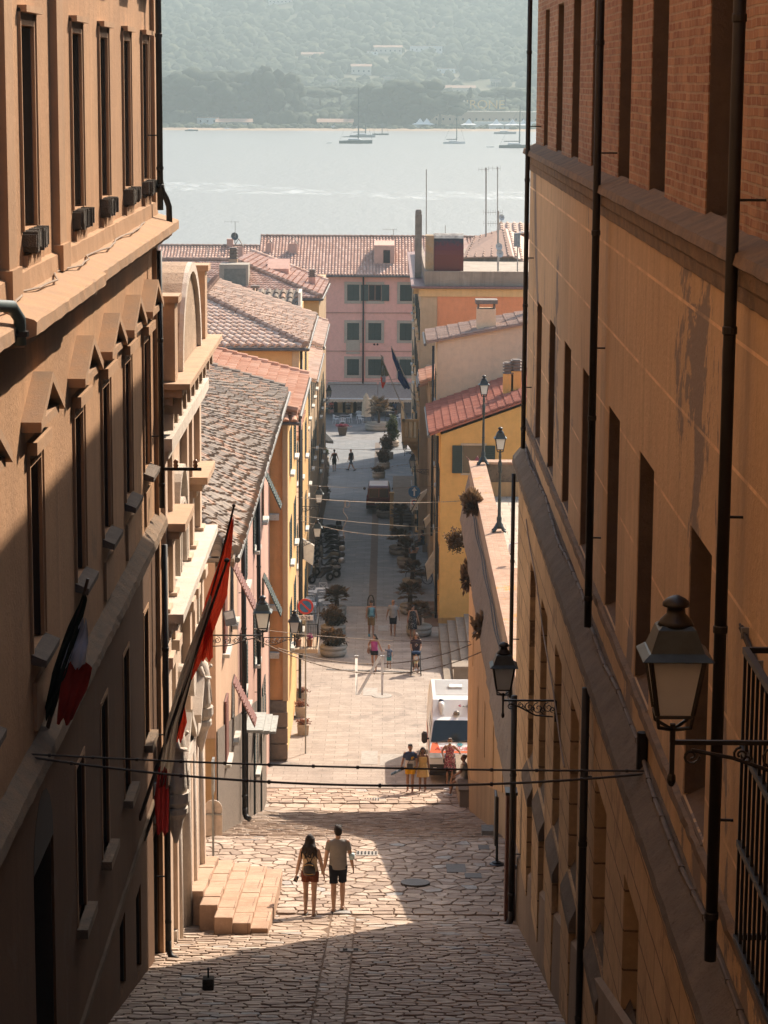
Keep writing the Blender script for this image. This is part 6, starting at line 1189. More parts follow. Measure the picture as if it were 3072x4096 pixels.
for px,py,wx,wy,lb in ((985,1875,.42,.9,'rectangular iron cover right of the manhole, upper'),(1022,1891,.36,.5,'bluish iron cover close to the corner drainpipe'),(1045,1830,.25,.5,'small iron cover beside the standing board'),(367,2157,.38,.3,'pale plate by the iron-topped stone block'),(798,1636,.62,2.2,'pale drain cover in the square, left of the couple'),(850,1641,1.0,1.9,'striped drain cover in the square, behind the couple'),(800,1494,.6,1.6,'stone cover in the square under the white frame'),(828,1357,.5,1.5,'cover between the strolling family and the bald man')): flat('metal_cover',lb,'cover',px,py,wx,wy,ir2 if py>1650 else gst,GM)
p=gr(*D(897,1908)); m=MB(); M4=Matrix.Rotation(math.atan(G(p.y+.5)-G(p.y-.5)),3,'X'); pts=[p+M4@Vector((.31*math.cos(a),.36*math.sin(a),.0))+Vector((0,0,.03)) for a in [k*PI/14 for k in range(28)]]; m.grp(pts+[q-Vector((0,0,.06)) for q in pts],[tuple(range(28))]+[(k,28+k,28+(k+1)%28,(k+1)%28) for k in range(28)]); tag(m.build('manhole_cover',ir2),'round dark manhole cover right of the walking couple','manhole cover')
p=gr(*D(825,1503)); m=MB(); m.loft([p+Vector((0,0,-.02)),p+Vector((0,0,.015))],[.42,.42],24); tag(m.build('manhole_cover',gst),'round pale manhole cover under the hanging frame','manhole cover')
th=thing('slot_drain','long thin slotted drain line across the square','drain',gr(*D(770,1446))); p=gr(*D(705,1446)); q=gr(*D(893,1452)); m=MB(); m.bar(p+Vector((0,0,0)),q,.25,.03); m.build('channel',ir2,th)
m=MB(); n=60; [m.obox(p.lerp(q,(k+.5)/n)+Vector((0,0,.012)),(.03,.16,.03)) for k in range(n)]; m.build('slots',gst,th)
# stone block with iron pin, bottom left
p=gr(*D(450,2138)); th=thing('stone_block','dark square stone block with an iron pin, standing in the street at lower left','block',p); m=MB(); m.box(p.x-.085,p.x+.085,p.y-.09,p.y+.09,p.z-.02,p.z+.2); m.build('base',stonemat('dark_block',(.085,.07,.055),(.06,.05,.04),6),th,bevel=.008); m=MB(); m.loft([p+Vector((0,0,.19)),p+Vector((0,0,.36))],.014,8); m.build('pin',iron,th)
# standing board & iron posts on the right
p=gr(*D(1073,1868)); th=thing('notice_stand','black framed notice board on a round foot beside the corner drainpipe','notice board',p); m=MB(); m.lathe(p,[(.16,-.02),(.16,.03),(.1,.05),(.1,.07),(.03,.09),(.025,1.2),(.025,1.55)],14); m.build('stand',iron,th); m=MB(); m.box(p.x-.06,p.x+.0,p.y-.1,p.y+.42,p.z+.45,p.z+1.6); m.build('board',plain('board_black',(.03,.025,.02),.5),th,bevel=.02)
p=gr(*D(1057,1805)); m=MB(); m.box(p.x-.18,p.x+.12,p.y,p.y+.5,p.z-.05,p.z+.12); tag(m.build('grey_mat',plain('mat_grey',(.20,.19,.17),.9)),'flat grey slab on the ground beside the notice board','slab')
th=thing('hydrant','small grey wall hydrant with red wheel at the foot of the right wall','hydrant',(2.6,44,-14.5)); p=atX(*D(1110,1873),2.6); m=MB(); m.loft([(2.72,p.y,p.z),(2.58,p.y,p.z),(2.54,p.y,p.z-.1)],[.05,.05,.045],10); m.build('nozzle',plain('hydrant_grey',(.3,.3,.3),.4,.5),th); m=MB(); m.loft([(2.60,p.y-.08,p.z+.03),(2.57,p.y-.1,p.z+.03)],.05,12); m.build('wheel',red,th)
# ================================================================== plants
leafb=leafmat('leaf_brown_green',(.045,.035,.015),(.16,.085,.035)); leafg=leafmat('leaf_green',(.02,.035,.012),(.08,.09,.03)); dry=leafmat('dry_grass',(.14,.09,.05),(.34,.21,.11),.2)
def leaves(c,r,n,size,flatn=1.0,rnd=None,tuft=False,droop=0):
    rn=rnd or random.Random(1); m=MB(); cols=[]; c=Vector(c)
    for k in range(n):
        a=rn.random()*6.28; b_=math.acos(rn.uniform(-1,1)); rr=rn.random()**.45
        rr*= .75+.35*math.sin(a*3+1.3)*math.sin(b_*4)
        p=c+Vector((r[0]*rr*math.sin(b_)*math.cos(a),r[1]*rr*math.sin(b_)*math.sin(a),r[2]*rr*math.cos(b_)))
        d=Vector((rn.uniform(-1,1),rn.uniform(-1,1),rn.uniform(-.8,1))).normalized() if not tuft else ((p-c)+Vector((0,0,.3*r[2]))).normalized()
        s=d.cross(Vector((rn.uniform(-1,1),rn.uniform(-1,1),rn.uniform(-1,1)))).normalized()*size*rn.uniform(.2,.4); L=size*rn.uniform(.7,1.5); n0=len(m.v)
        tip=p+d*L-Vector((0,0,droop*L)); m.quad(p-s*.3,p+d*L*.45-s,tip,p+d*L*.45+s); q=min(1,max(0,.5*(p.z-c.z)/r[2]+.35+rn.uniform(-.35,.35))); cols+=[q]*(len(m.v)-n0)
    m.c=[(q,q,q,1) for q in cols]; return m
conc=stonemat('planter_concrete',(.42,.36,.29),(.34,.29,.23),4,(.2,.17,.13),.4); soil=plain('soil',(.05,.035,.025),.95)
def planter(p,r,par,h=.5):
    m=MB(); m.lathe(p,[(r*.72,0),(r*.95,.06*h*2),(r,.2*h*2),(r*.98,.3*h*2),(r*.93,.31*h*2),(r*.93,.34*h*2),(r*1.0,.36*h*2),(r*1.02,.46*h*2),(r*.96,.5*h*2),(r*.86,.5*h*2),(r*.84,.42*h*2)],20); m.build('pot',conc,par,smooth=True); m=MB(); m.lathe(p+Vector((0,0,.8*h)),[(r*.85,0),(r*.85,.02)],16); m.build('soil',soil,par)
def palm(c,par,n=26,L=.85,tr=.5,rnd=None,mat=None):
    rn=rnd or random.Random(3); c=Vector(c); m=MB(); m.loft([c,c+Vector((.02,0,tr*.5)),c+Vector((0,0,tr))],[.12,.11,.10],8); m.build('trunk',plain('palm_trunk',(.07,.045,.03),.95),par); top=c+Vector((0,0,tr)); m=MB(); cols=[]
    for k in range(n):
        a=rn.random()*6.28; e=rn.uniform(-.25,1.25); LL=L*rn.uniform(.7,1.1); d=Vector((math.cos(a)*math.cos(e),math.sin(a)*math.cos(e),math.sin(e))); q=top+d*LL*.55; tint_=rn.random(); n0=len(m.v)
        m.loft([top,q],.008,3)
        side=d.cross(Vector((0,0,1))).normalized() if abs(d.z)<.98 else Vector((1,0,0)); up=side.cross(d)
        for j in range(11): w_=(j-5)/5*1.25; f=(d*math.cos(w_)+side*math.sin(w_)).normalized(); s=(side*math.cos(w_)-d*math.sin(w_))*.034; t_=q+f*LL*.5*(1-.25*abs(w_))-Vector((0,0,.08*LL)); m.quad(q-s*.4,q+f*LL*.25-s,t_,q+f*LL*.25+s)
        cols+=[tint_]*(len(m.v)-n0)
    m.c=[(q,q,q,1) for q in cols]; m.build('fronds',mat or leafb,par)
GPl='round concrete planters along the street'
PL=[(720,1416,.62,'bush',.75,'round planter with spilling brown bush, nearest on the left side'),(720,1372,.60,'bush',.9,'round planter with leafy plant second in the left row'),(727,1330,.5,'palm',1,'dark pot with spiky palm beside the white cafe tables'),
 (905,1372,.62,'palm',1.3,'large planter with spiky palm beside the brown mat'),(885,1325,.5,'palm',1.2,'planter with tall spiky palm before the bicycle'),(890,1270,.52,'palm',1.0,'planter with low palm next to the bicycle'),(878,1222,.55,'palm',1.2,'planter with dense palm behind the bicycle wheel'),(862,1197,.60,'palm',1.0,'round planter with open palm in the middle of the right row'),(866,1150,.5,'palm',1.5,'planter with slender palm head above the middle planter'),
 (833,1118,.60,'bush',.45,'oval planter with low shrub right behind the red van'),(828,1012,.52,'bush',1.0,'far planter with round bush left of the gate pier, nearer'),(835,990,.55,'bush',1.5,'far planter with dense rounded bush in the right row'),(848,965,.55,'bush',2.1,'far planter with the tallest dark bush in the right row'),(818,1032,.5,'bush',.3,'small planter with dry flowers before the gate pier'),
 (697,1080,.5,'bush',.5,'left far planter with reddish bush by the lantern'),(695,1045,.5,'bush',.6,'left far planter with reddish bush, third from the barrel'),(697,1022,.5,'bush',.6,'left far planter with dry bush, second from the barrel'),(697,1000,.5,'bush',.9,'left far planter with dark green bush beside the barrel'),(910,1150,.45,'bush',.35,'planter with low bush right of the slender palm')]
for i,(px,py,r,kd,hh,lb) in enumerate(PL):
    p=gr(*D(px,py)); th=thing('planter',lb,'planter',p,GPl); planter(p,r,th); rn=random.Random(i+10)
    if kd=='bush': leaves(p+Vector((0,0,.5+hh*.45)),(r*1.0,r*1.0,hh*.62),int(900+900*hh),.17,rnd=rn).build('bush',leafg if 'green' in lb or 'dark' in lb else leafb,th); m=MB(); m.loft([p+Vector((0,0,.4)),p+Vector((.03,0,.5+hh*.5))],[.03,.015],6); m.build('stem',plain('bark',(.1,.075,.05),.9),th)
    else: palm(p+Vector((0,0,.42)),th,52,.85,hh*.5,rnd=rn)
for i,(px,py,lb) in enumerate(((655,1586,'nearest square stone flower box with rusty flowers at the orange corner'),(650,1547,'middle square stone flower box with rusty flowers'),(652,1516,'farthest square stone flower box with rusty flowers'))):
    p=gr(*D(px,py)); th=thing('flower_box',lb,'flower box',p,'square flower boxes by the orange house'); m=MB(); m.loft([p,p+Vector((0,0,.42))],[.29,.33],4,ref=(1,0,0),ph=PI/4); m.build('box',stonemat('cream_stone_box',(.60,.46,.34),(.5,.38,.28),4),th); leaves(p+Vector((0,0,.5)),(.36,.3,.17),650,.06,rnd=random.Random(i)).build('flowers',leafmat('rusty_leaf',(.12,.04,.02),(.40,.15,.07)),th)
# hanging bush and tufts on the terrace coping
for (px,py,rx,rz,n,lb,mt_,tf) in ((986,1168,.50,.50,2600,'dark leafy bush hanging off the terrace coping','dark',False),(1020,1085,.30,.36,1500,'dry brown grass tuft at the far end of the terrace coping','dry',True),(1040,1350,.25,.30,420,'thin dry weed on the terrace coping','dry',True),(1006,1245,.14,.55,520,'strip of dry weeds along the coping edge','dry',True)):
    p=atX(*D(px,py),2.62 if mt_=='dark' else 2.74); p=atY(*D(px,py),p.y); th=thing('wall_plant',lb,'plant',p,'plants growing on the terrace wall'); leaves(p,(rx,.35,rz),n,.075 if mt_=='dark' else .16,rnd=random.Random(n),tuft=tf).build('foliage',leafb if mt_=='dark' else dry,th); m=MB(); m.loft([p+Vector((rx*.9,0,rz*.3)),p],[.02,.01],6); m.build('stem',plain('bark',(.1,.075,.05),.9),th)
# ================================================================== antennas and dishes
al=plain('aluminium',(.35,.34,.33),.4,.6)
def antenna(px,ptop,pbase,Y,label,yagi=((.9,8),),tilt=0,r=.025):
    a=atY(*D(px,pbase),Y); b=atY(*D(px,ptop),Y); th=thing('aerial',label,'aerial',a,'aerials on the roofs'); m=MB(); m.loft([a-Vector((0,0,.5)),b],r,6); m.build('mast',al,th)
    for u,(L,n) in zip((1.0,.8,.6),yagi):
        c=a.lerp(b,u*.97); m=MB(); m.bar(c-Vector((L,0,0)),c+Vector((L*.3,0,0)),.02)
        for k in range(n): x=-L+1.3*L*k/(n-1); m.bar(c+Vector((x,0,-.14-.03*(k%2))),c+Vector((x,0,.14+.03*(k%2))),.012)
        m.build('yagi',al,th)
    return th
def dish(px,py,Y,r,label,mat=None):
    p=atY(*D(px,py),Y); th=thing('satellite_dish',label,'satellite dish',p,'dishes on the roofs'); m=MB(); d=Vector((.45,-.85,.25)).normalized(); m.loft([p-d*.0,p+d*r*.08,p+d*r*.25],[.02,r*.6,r],18,cap=False); m.build('reflector',mat or plain('dish_grey',(.5,.5,.48),.5),th,smooth=True); m=MB(); m.bar(p,p+d*r*1.1,.02); m.loft([p,p-Vector((0,-.1,r*1.6))],.025,6); m.build('arm',al,th); return th
antenna(508,478,522,231,'thin aerial with slanted boom beside the dark dish',((1.0,3),)); antenna(449,533,605,154,'tall bent aerial above the left hipped roof',((1.2,10),)); antenna(850,495,522,232,'small aerial on the pink building ridge',((1.0,8),)); antenna(921,366,520,151,'very tall thin pole left of the dark tank',(),r=.03); antenna(1050,362,495,165,'tall lattice aerial mast on the brown roof',((.5,4),),r=.05); antenna(1075,360,470,165,'second tall aerial joined to the lattice mast',((.6,4),),r=.035); antenna(1076,455,578,151,'white antenna mast with dishes on the terrace',((.9,9),(.9,9)),r=.06)
antenna(962,487,508,200,'tiny aerial beyond the dark tank',()) ; antenna(1118,512,580,149,'short pole with grey cylinder on the terrace',(),r=.04)
dish(506,511,231,.38,'dark grey satellite dish on the pink ridge',plain('dish_dark',(.07,.08,.08),.5)); dish(445,612,140,.36,'white satellite dish above the left tiled roofs'); dish(1077,533,150.6,.24,'white dish on the antenna mast, upper'); dish(1079,548,150.6,.25,'white dish on the antenna mast, lower'); dish(1083,470,150.6,.2,'white dish at the top of the antenna mast')
p=atY(*D(1117,522),149); th=thing('grey_canister','upright grey metal canister on the roof terrace','canister',p); m=MB(); m.lathe(p,[(.2,-.3),(.2,.45),(.22,.46),(.22,.52)],14); m.build('drum',plain('drum_grey',(.25,.28,.29),.5,.2),th); m=MB(); m.bar(p+Vector((.1,0,.56)),p+Vector((.85,0,.66)),.3,.04); m.build('flat_panel',white_paint,th)
m=MB(); m.loft([atX(*D(430,914),-6.4)+Vector((0,0,.1))]+[(-6.0+.28*k,66.2-.12*k,-10.35-.093*k) for k in range(8)],.03,6); tag(m.build('roof_tube',white_paint),'white tube lying across the old tiled roof','tube')
# ================================================================== people
def remesh(mb,voxel,smooth_it=2):
    me=bpy.data.meshes.new('tmp'); me.from_pydata(mb.v,[],mb.f); me.update(); o=bpy.data.objects.new('tmp',me); COL.objects.link(o)
    r=o.modifiers.new('r','REMESH'); r.mode='VOXEL'; r.voxel_size=voxel; r.use_smooth_shade=True
    s=o.modifiers.new('s','SMOOTH'); s.factor=.5; s.iterations=smooth_it
    dg=bpy.context.evaluated_depsgraph_get(); dg.update(); out=bpy.data.meshes.new_from_object(o.evaluated_get(dg)); bpy.data.objects.remove(o); return out
def skin(name,c):
    if name in MC: return MC[name]
    m,t,b=NT(name); n=noise(t,coord(t),7,4); t.links.new(ramp(t,[(.3,mul(c,.85)),(.7,mul(c,1.1))],n),b.inputs['Base Color']); b.inputs['Roughness'].default_value=.5; b.inputs['Subsurface Weight'].default_value=.08; b.inputs['Subsurface Radius'].default_value=(.03,.012,.008); MC[name]=m; return m
tan=skin('skin_tan',(.36,.19,.115)); fair=skin('skin_fair',(.50,.30,.20)); browns=skin('skin_brown',(.22,.11,.065))
hairm=plain('hair_dark',(.02,.012,.009),.8,0,.4,20,.006); hairb=plain('hair_brown',(.10,.055,.03),.5,0,.4,20,.004); hairl=plain('hair_light',(.30,.19,.10),.5,0,.4,20,.004)
V=Vector
def ik(a,b,l1,l2,hint):
    a=V(a);b=V(b); d=b-a; L=min(d.length,(l1+l2)*.999); u=d.normalized(); b=a+u*L; x=(l1*l1-l2*l2+L*L)/(2*L); h=math.sqrt(max(0,l1*l1-x*x)); q=V(hint)-u*V(hint).dot(u); q.normalize(); return a+u*x+q*h,b
def person(label,pos,H=1.72,face=0,sk=tan,legs=((0,0),(0,0)),arms=None,top=None,bottom=None,hair=('short',hairm),shoes=('sandal',None),voxel=.013,female=False,seat=None,glasses=False,group=None,look=0,lean=0,child=False,spread=.0,tilt=0,collar=0):
    """local frame: faces +Y, right hand at +X; legs = (left,right) each (thigh forward deg, knee bend deg); arms = (left hand, right hand) targets at height 1.72"""
    s=H/1.72; root=thing('person',label,'person',pos,group); root.rotation_euler=(0,0,R(face)); hw=.092 if female else .088; sw=.158 if female else .178
    hipz=.93; kl,sl_=.43,.42; an=[]; kn=[]
    for (th_,kb),sx in zip(legs,(-1,1)):
        h=V((sx*hw,0,0)); d=V((sx*spread,math.sin(R(th_)),-math.cos(R(th_)))).normalized(); k=h+d*kl; d2=V((sx*spread*.5,math.sin(R(th_-kb)),-math.cos(R(th_-kb)))).normalized(); a=k+d2*sl_; kn.append(k); an.append(a)
    if seat is None: hz=.085-min(a.z for a in an)
    else: hz=seat/s
    O_=V((0,0,hz)); kn=[k+O_ for k in kn]; an=[a+O_ for a in an]; hips=[V((-hw,0,hz)),V((hw,0,hz))]
    Lr=Matrix.Rotation(R(-lean),3,'X'); U=lambda x,y,z: O_+Lr@V((x,y,z-hipz))
    sh=[U(-sw,0,1.405),U(sw,0,1.405)]; arms=arms or ((-.26,.02,.80),(.26,.02,.80)); arms=[V(a)+V((0,0,hz-hipz)) for a in arms]
    el=[];wr=[]
    for i,sx in enumerate((-1,1)): e,w_=ik(sh[i],arms[i],.285,.255,(sx*.5,-.8,-.1)); el.append(e); wr.append(w_)
    def body_core(m,g=0,top_=True):
        m.loft([U(0,0,.86),U(0,-.005,.93),U(0,.0,1.02),U(0,.005,1.12),U(0,.0,1.25),U(0,-.005,1.36),U(0,-.01,1.43),U(0,-.01,1.465)],[(.13+g,.10+g),((.165 if female else .155)+g,.115+g),(.145+g,.10+g),((.125 if female else .14)+g,.092+g),(.15+g,(.115 if female else .108)+g),((.165 if female else .18)+g,.10+g),((.12 if female else .14)+g,.075+g),(.07+g*.3,.06+g*.3)],16,ref=(1,0,0))
        for sx,p in zip((-1,1),sh): m.ell(p+V((-sx*.01,0,-.005)),(.058+g,.06+g,.06+g),10,8)
    rn=[.082,.075,.052,.055,.036] if female else [.085,.076,.054,.057,.038]
    def leg(m,i,g=0,f=1.0):
        h,k,a=hips[i],kn[i],an[i]; pts=[h+V((0,0,.02)),h.lerp(k,.35),k,k.lerp(a,.32),a.lerp(k,.12),a]; rr=[rn[0]+g,rn[1]+g,rn[2]+g,rn[3]+g,rn[4]+g,.04+g]
        if f<1:      # trim for trouser legs
            L=f*2; q=[];
            for u in [j/6*f for j in range(7)]:
                p=h.lerp(k,min(1,u*2)) if u<=.5 else k.lerp(a,(u-.5)*2); r_=.088-.03*min(1,u*2)+g+(.018 if u==f else .004); q.append((p,r_))
            m.loft([a_ for a_,_ in q],[b_ for _,b_ in q],12)
        else: m.loft(pts,rr,12)
    def arm(m,i,g=0,f=1.0):
        p=[sh[i],sh[i].lerp(el[i],.5),el[i],el[i].lerp(wr[i],.3),wr[i]]; rr=[.052+g,.048+g,.040+g,.042+g,.030+g]
        if f<1: e=sh[i].lerp(el[i],f*2); m.loft([sh[i],sh[i].lerp(e,.5),e],[.048+g*.6,.048+g*.7,.050+g*.8],10)
        else: m.loft(p,rr,10)
    neck=U(0,0,1.47); hc=U(0,.02,1.615); Hr=Matrix.Rotation(R(look),3,'Z')@Matrix.Rotation(R(tilt),3,'X')
    if child: hc=U(0,.02,1.66)
    hs=1.28 if child else 1.0
    hd=lambda x,y,z: hc+Hr@(V((x,y,z))*hs)
    m=MB(); body_core(m); [leg(m,i) for i in (0,1)]; [arm(m,i) for i in (0,1)]
    m.loft([neck-V((0,0,.04)),neck+V((0,.005,.05)),hd(0,-.01,-.05)],[.055,.05,.05],12)
    m.ell(hc,(.075*hs,.095*hs,.11*hs),16,12,Hr); m.ell(hd(0,.025,-.045),(.058*hs,.07*hs,.065*hs),12,8,Hr); m.loft([hd(0,.088,.022),hd(0,.112,-.012),hd(0,.095,-.025)],[.009,.014,.012],8); [m.ell(hd(sx*.077,-.005,-.005),(.012,.02,.03),8,6,Hr) for sx in (-1,1)]
    for i in (0,1):   # feet
        a=an[i]; fd=V((0,1,0)); kd=(kn[i]-a).normalized(); fd=(V((0,1,0))-kd*V((0,1,0)).dot(kd)).normalized()
        if legs[i][1]<60 and seat is None: fd=(fd*.55+V((0,1,0))*.45).normalized()
        m.loft([a-fd*.06+kd*-.035,a-kd*.03,a+fd*.08-kd*.05,a+fd*.17-kd*.062,a+fd*.2-kd*.065],[(.032,.032),(.038,.04),(.042,.032),(.044,.022),(.03,.014)],10,ref=(1,0,0))
        # palm
        dr=(wr[i]-el[i]).normalized(); m.loft([wr[i],wr[i]+dr*.035,wr[i]+dr*.085,wr[i]+dr*.10],[(.024,.02),(.034,.016),(.038,.015),(.03,.011)],10,ref=(0,1,0))
    me=remesh(m,voxel*.85 if voxel<.02 else voxel,2)
    # fingers joined to the palms
    m2=MB()
    for i,sx in ((0,-1),(1,1)):
        dr=(wr[i]-el[i]).normalized(); ac=(V((0,1,0))-dr*dr.y).normalized(); inn=dr.cross(ac).normalized()*(-sx); inn=inn if inn.x*sx<0 else -inn; base=wr[i]+dr*.09
        for j,(o_,L) in enumerate(((.028,.068),(.010,.076),(-.009,.071),(-.026,.056))):
            p0=base+ac*o_; p1=p0+dr*L*.5+inn*.006*(1+j*.4); p2=p1+(dr*.8+inn*.6).normalized()*L*.5; m2.loft([p0-dr*.02,p1,p2],[.0085,.008,.006],6)
        t0=wr[i]+dr*.03+ac*.026; m2.loft([t0,t0+(dr*.6+ac*.7).normalized()*.035,t0+(dr*.6+ac*.7).normalized()*.035+(dr+inn*.3).normalized()*.03],[.011,.0095,.007],6)
    bm=bmesh.new(); bm.from_mesh(me); vv=[bm.verts.new(p) for p in m2.v]
    for f in m2.f:
        try: bm.faces.new([vv[k] for k in f]).smooth=True
        except ValueError: pass
    bm.to_mesh(me); bm.free(); me.transform(Matrix.Scale(s,4)); me.materials.clear(); link('body',me,sk,root,smooth=True)
    def cloth(name,fn,mat,vx=None):
        q=MB(); fn(q); me=remesh(q,vx or voxel,3); me.transform(Matrix.Scale(s,4)); me.materials.clear(); link(name,me,mat,root,smooth=True)
    def part(name,q,mat,sm=True): q.v=[(a*s,b*s,c*s) for a,b,c in q.v]; return q.build(name,mat,root,smooth=sm,local=True)
    kind,tm=top if top else (None,None)
    def torso(q,z0=.88,z1=1.455,g=.016,slv=0,neckr=.072):
        q.loft([U(0,0,z0),U(0,0,1.0),U(0,.005,1.12),U(0,0,1.25),U(0,-.005,1.36),U(0,-.01,min(1.43,z1)),U(0,-.01,z1)],[(.165+g,.118+g),(.158+g,.112+g),((.132 if female else .152)+g,.10+g),(.155+g,.118+g),((.165 if female else .182)+g,.105+g),((.11 if slv==0 else .145)+g*.6,.078+g*.6),(neckr,.06)],18,ref=(1,0,0))
        if slv:
            for i,sx in ((0,-1),(1,1)): q.ell(sh[i]+V((-sx*.02,0,-.012)),(.053+g*.5,.056+g*.5,.056+g*.5),10,8); arm(q,i,g*.6,slv)
    if kind=='tee': cloth('shirt',lambda q:torso(q,.86,1.47,.018,.30),tm)
    if kind=='tank': cloth('top',lambda q:torso(q,.90,1.40,.012,0,.11),tm)
    if kind=='dress' or kind=='slipdress':
        def dr_(q):
            torso(q,.93,1.44 if kind=='dress' else 1.36,.014,.2 if kind=='dress' and collar==0 else 0,.08 if kind=='dress' else .12)
            zb=hz-collar if collar else (.52 if kind=='dress' else .60)
            q.loft([U(0,0,1.06),U(0,0,.93),V((0,.0,hz-.16)),V((0,.02,zb))],[(.145,.11),(.185,.14),(.21,.165),(.235,.19)],18,ref=(1,0,0))
        cloth('dress',dr_,tm)
    if bottom:
        f,bmt=bottom; 
        def sh_(q):
            q.loft([U(0,0,.85),U(0,0,.93),U(0,0,1.03)],[(.155,.118),((.182 if female else .172),.132),(.155,.115)],16,ref=(1,0,0)); [leg(q,i,.012,f) for i in (0,1)]
        cloth('shorts',sh_,bmt)
    hk,hm=hair; q=MB()
    if hk=='short': q.ell(hd(0,-.018,.028),(.083*hs,.096*hs,.098*hs),16,10,Hr); q.ell(hd(0,-.03,-.02),(.078*hs,.08*hs,.07*hs),14,8,Hr); [q.ell(hd(.05*math.cos(a),.02+.05*math.sin(a),.10),(.03,.03,.025),8,6) for a in (0,1.2,2.4,3.6,4.8)]
    if hk in ('long','wavy','bun','ponytail'): q.ell(hd(0,-.022,.025),(.088*hs,.1*hs,.102*hs),16,10,Hr)
    if hk in ('long','wavy'):
        rn_=random.Random(4)
        for k in range(16):
            a=PI+PI*(k+.5)/16; x=.07*math.cos(a); y=.075*math.sin(a)-.02; L=rn_.uniform(.20,.31) if hk=='wavy' else .26; wv=rn_.uniform(0,6); ex=1.2+rn_.random()*(1.0 if hk=='wavy' else .3)
            q.loft([hd(x,y,.05),hd(x*1.2,y*1.25-.01,-.06)]+[hd(x*ex*(1+.1*j)+.014*math.sin(wv+j*2),y*1.3-.045-.006*j,-.06-L*j/5) for j in range(1,6)],[.03,.03,.028,.024,.02,.016,.008],7)
    if hk=='bun': q.ell(hd(0,-.11,.05),(.045,.045,.045),10,8)
    if hk=='ponytail': q.loft([hd(0,-.1,.04),hd(0,-.15,-.02),hd(0,-.13,-.14),hd(0,-.11,-.2)],[.03,.035,.025,.008],8)
    if hk=='cap': q.ell(hd(0,-.005,.04),(.088,.104,.085),16,10,Hr); q.loft([hd(0,.07,.05),hd(0,.15,.035)],[(.065,.012),(.05,.008)],12,ref=(1,0,0))
    if q.v: me=remesh(q,.012,1) if voxel<.02 and hk!='cap' else None
    if q.v:
        if me: me.transform(Matrix.Scale(s,4)); me.materials.clear(); link('hair',me,hm,root,smooth=True)
        else: part('cap' if hk=='cap' else 'hair',q,hm)
    for sx in (-1,1): q=MB(); q.ell(hd(sx*.03,.088,.015),(.012,.006,.007),8,6); part('eye',q,darkroom)
    q=MB(); q.ell(hd(0,.094,-.055),(.024,.006,.007),10,6); part('mouth',q,plain('lips',(.25,.07,.05),.5))
    if glasses: q=MB(); [q.ell(hd(sx*.032,.094,.016),(.027,.009,.02),10,8) for sx in (-1,1)]; q.bar(hd(-.055,.09,.022),hd(.055,.09,.022),.008); part('sunglasses',q,plain('black_plastic',(.015,.015,.015),.25))
    sk_,sm=shoes
    for i in (0,1):
        a=an[i]; kd=(kn[i]-a).normalized(); fd=(V((0,1,0))-kd*V((0,1,0)).dot(kd)).normalized()
        if legs[i][1]<60 and seat is None: fd=(fd*.55+V((0,1,0))*.45).normalized()
        q=MB()
        if sk_=='sandal': q.loft([a-fd*.085-kd*.078,a+fd*.03-kd*.082,a+fd*.21-kd*.088],[(.036,.010),(.042,.010),(.04,.009)],10,ref=(1,0,0)); q.loft([a+fd*.06-kd*.02+V((-.045,0,-.02)),a+fd*.1-kd*.01,a+fd*.06-kd*.02+V((.045,0,-.02))],.008,5); part('sandal',q,sm or plain('dark_sandal',(.04,.03,.025),.7),False)
        else: q.loft([a-fd*.08-kd*.03,a-kd*.035,a+fd*.09-kd*.05,a+fd*.19-kd*.062,a+fd*.22-kd*.066],[(.038,.045),(.048,.052),(.05,.04),(.05,.028),(.03,.015)],10,ref=(1,0,0)); part('shoe',q,sm)
    root['_hz']=hz; return root,dict(U=U,wr=wr,hd=hd,an=an,s=s,hz=hz,part=part,sh=sh)
def gp(px,py): p=gr(px,py); return p
grey_t=clothmat('grey_tshirt',(.27,.245,.22)); navy=clothmat('navy_shorts',(.022,.026,.035)); cream=clothmat('cream_top',(.60,.45,.29),(.35,.22,.12),30,.66); brownsh=clothmat('brown_shorts',(.17,.055,.03)); blackl=plain('black_leather',(.018,.015,.013),.35,0,.3,10)
gold=plain('gold_zip',(.55,.33,.1),.4,.6); phone=plain('phone_black',(.02,.02,.022),.3)
def addpart(root,name,mb,mat,sm=False): o=mb.build(name,mat,root,smooth=sm,local=True); return o
# --- walking couple from behind
COUP='couple walking down the street hand in hand'
pm=gp(1352,3640); pw=gp(1243,3652); YY=46.2
pm=V((atY(1352,3640,46.6).x,46.6,G(46.6))); pw=V((atY(1240,3650,46.15).x,46.15,G(46.15)))
rt,I=person('man from behind in grey T-shirt and dark shorts, holding the woman\'s hand',pm,1.76,2,fair,((-12,2),(10,24)),((-.275,.02,.80),(.30,.05,.82)),('tee',grey_t),(.42,navy),('short',hairm),group=COUP)
wm=I['wr'][1]; q=MB(); q.obox(I['wr'][1]*I['s']+V((0.02,.0,-.06)),(.012,.075,.13)); addpart(rt,'phone',q,phone); 
q=MB(); e=I['sh'][1].lerp(I['wr'][1],.55)*I['s']+V((.03,-.03,0)); q.loft([e+V((0,0,-.07)),e+V((0,0,.0)),e+V((0,0,.05))],[(.05,.055),(.062,.06),(.055,.05)],12); addpart(rt,'face_mask_on_elbow',q,plain('mask_pale_blue',(.52,.66,.66),.7),True)
rt,I=person('woman from behind with long wavy dark hair and black backpack',pw,1.65,-3,fair,((10,20),(-12,2)),((-.30,.0,.78),(.30,.02,.80)),('tank',cream),(.24,brownsh),('wavy',hairm),female=True,group=COUP)
s=I['s']; U=I['U']
bp=thing('backpack','small black backpack with gold zips on the long-haired woman','backpack',pw); bp.rotation_euler=rt.rotation_euler
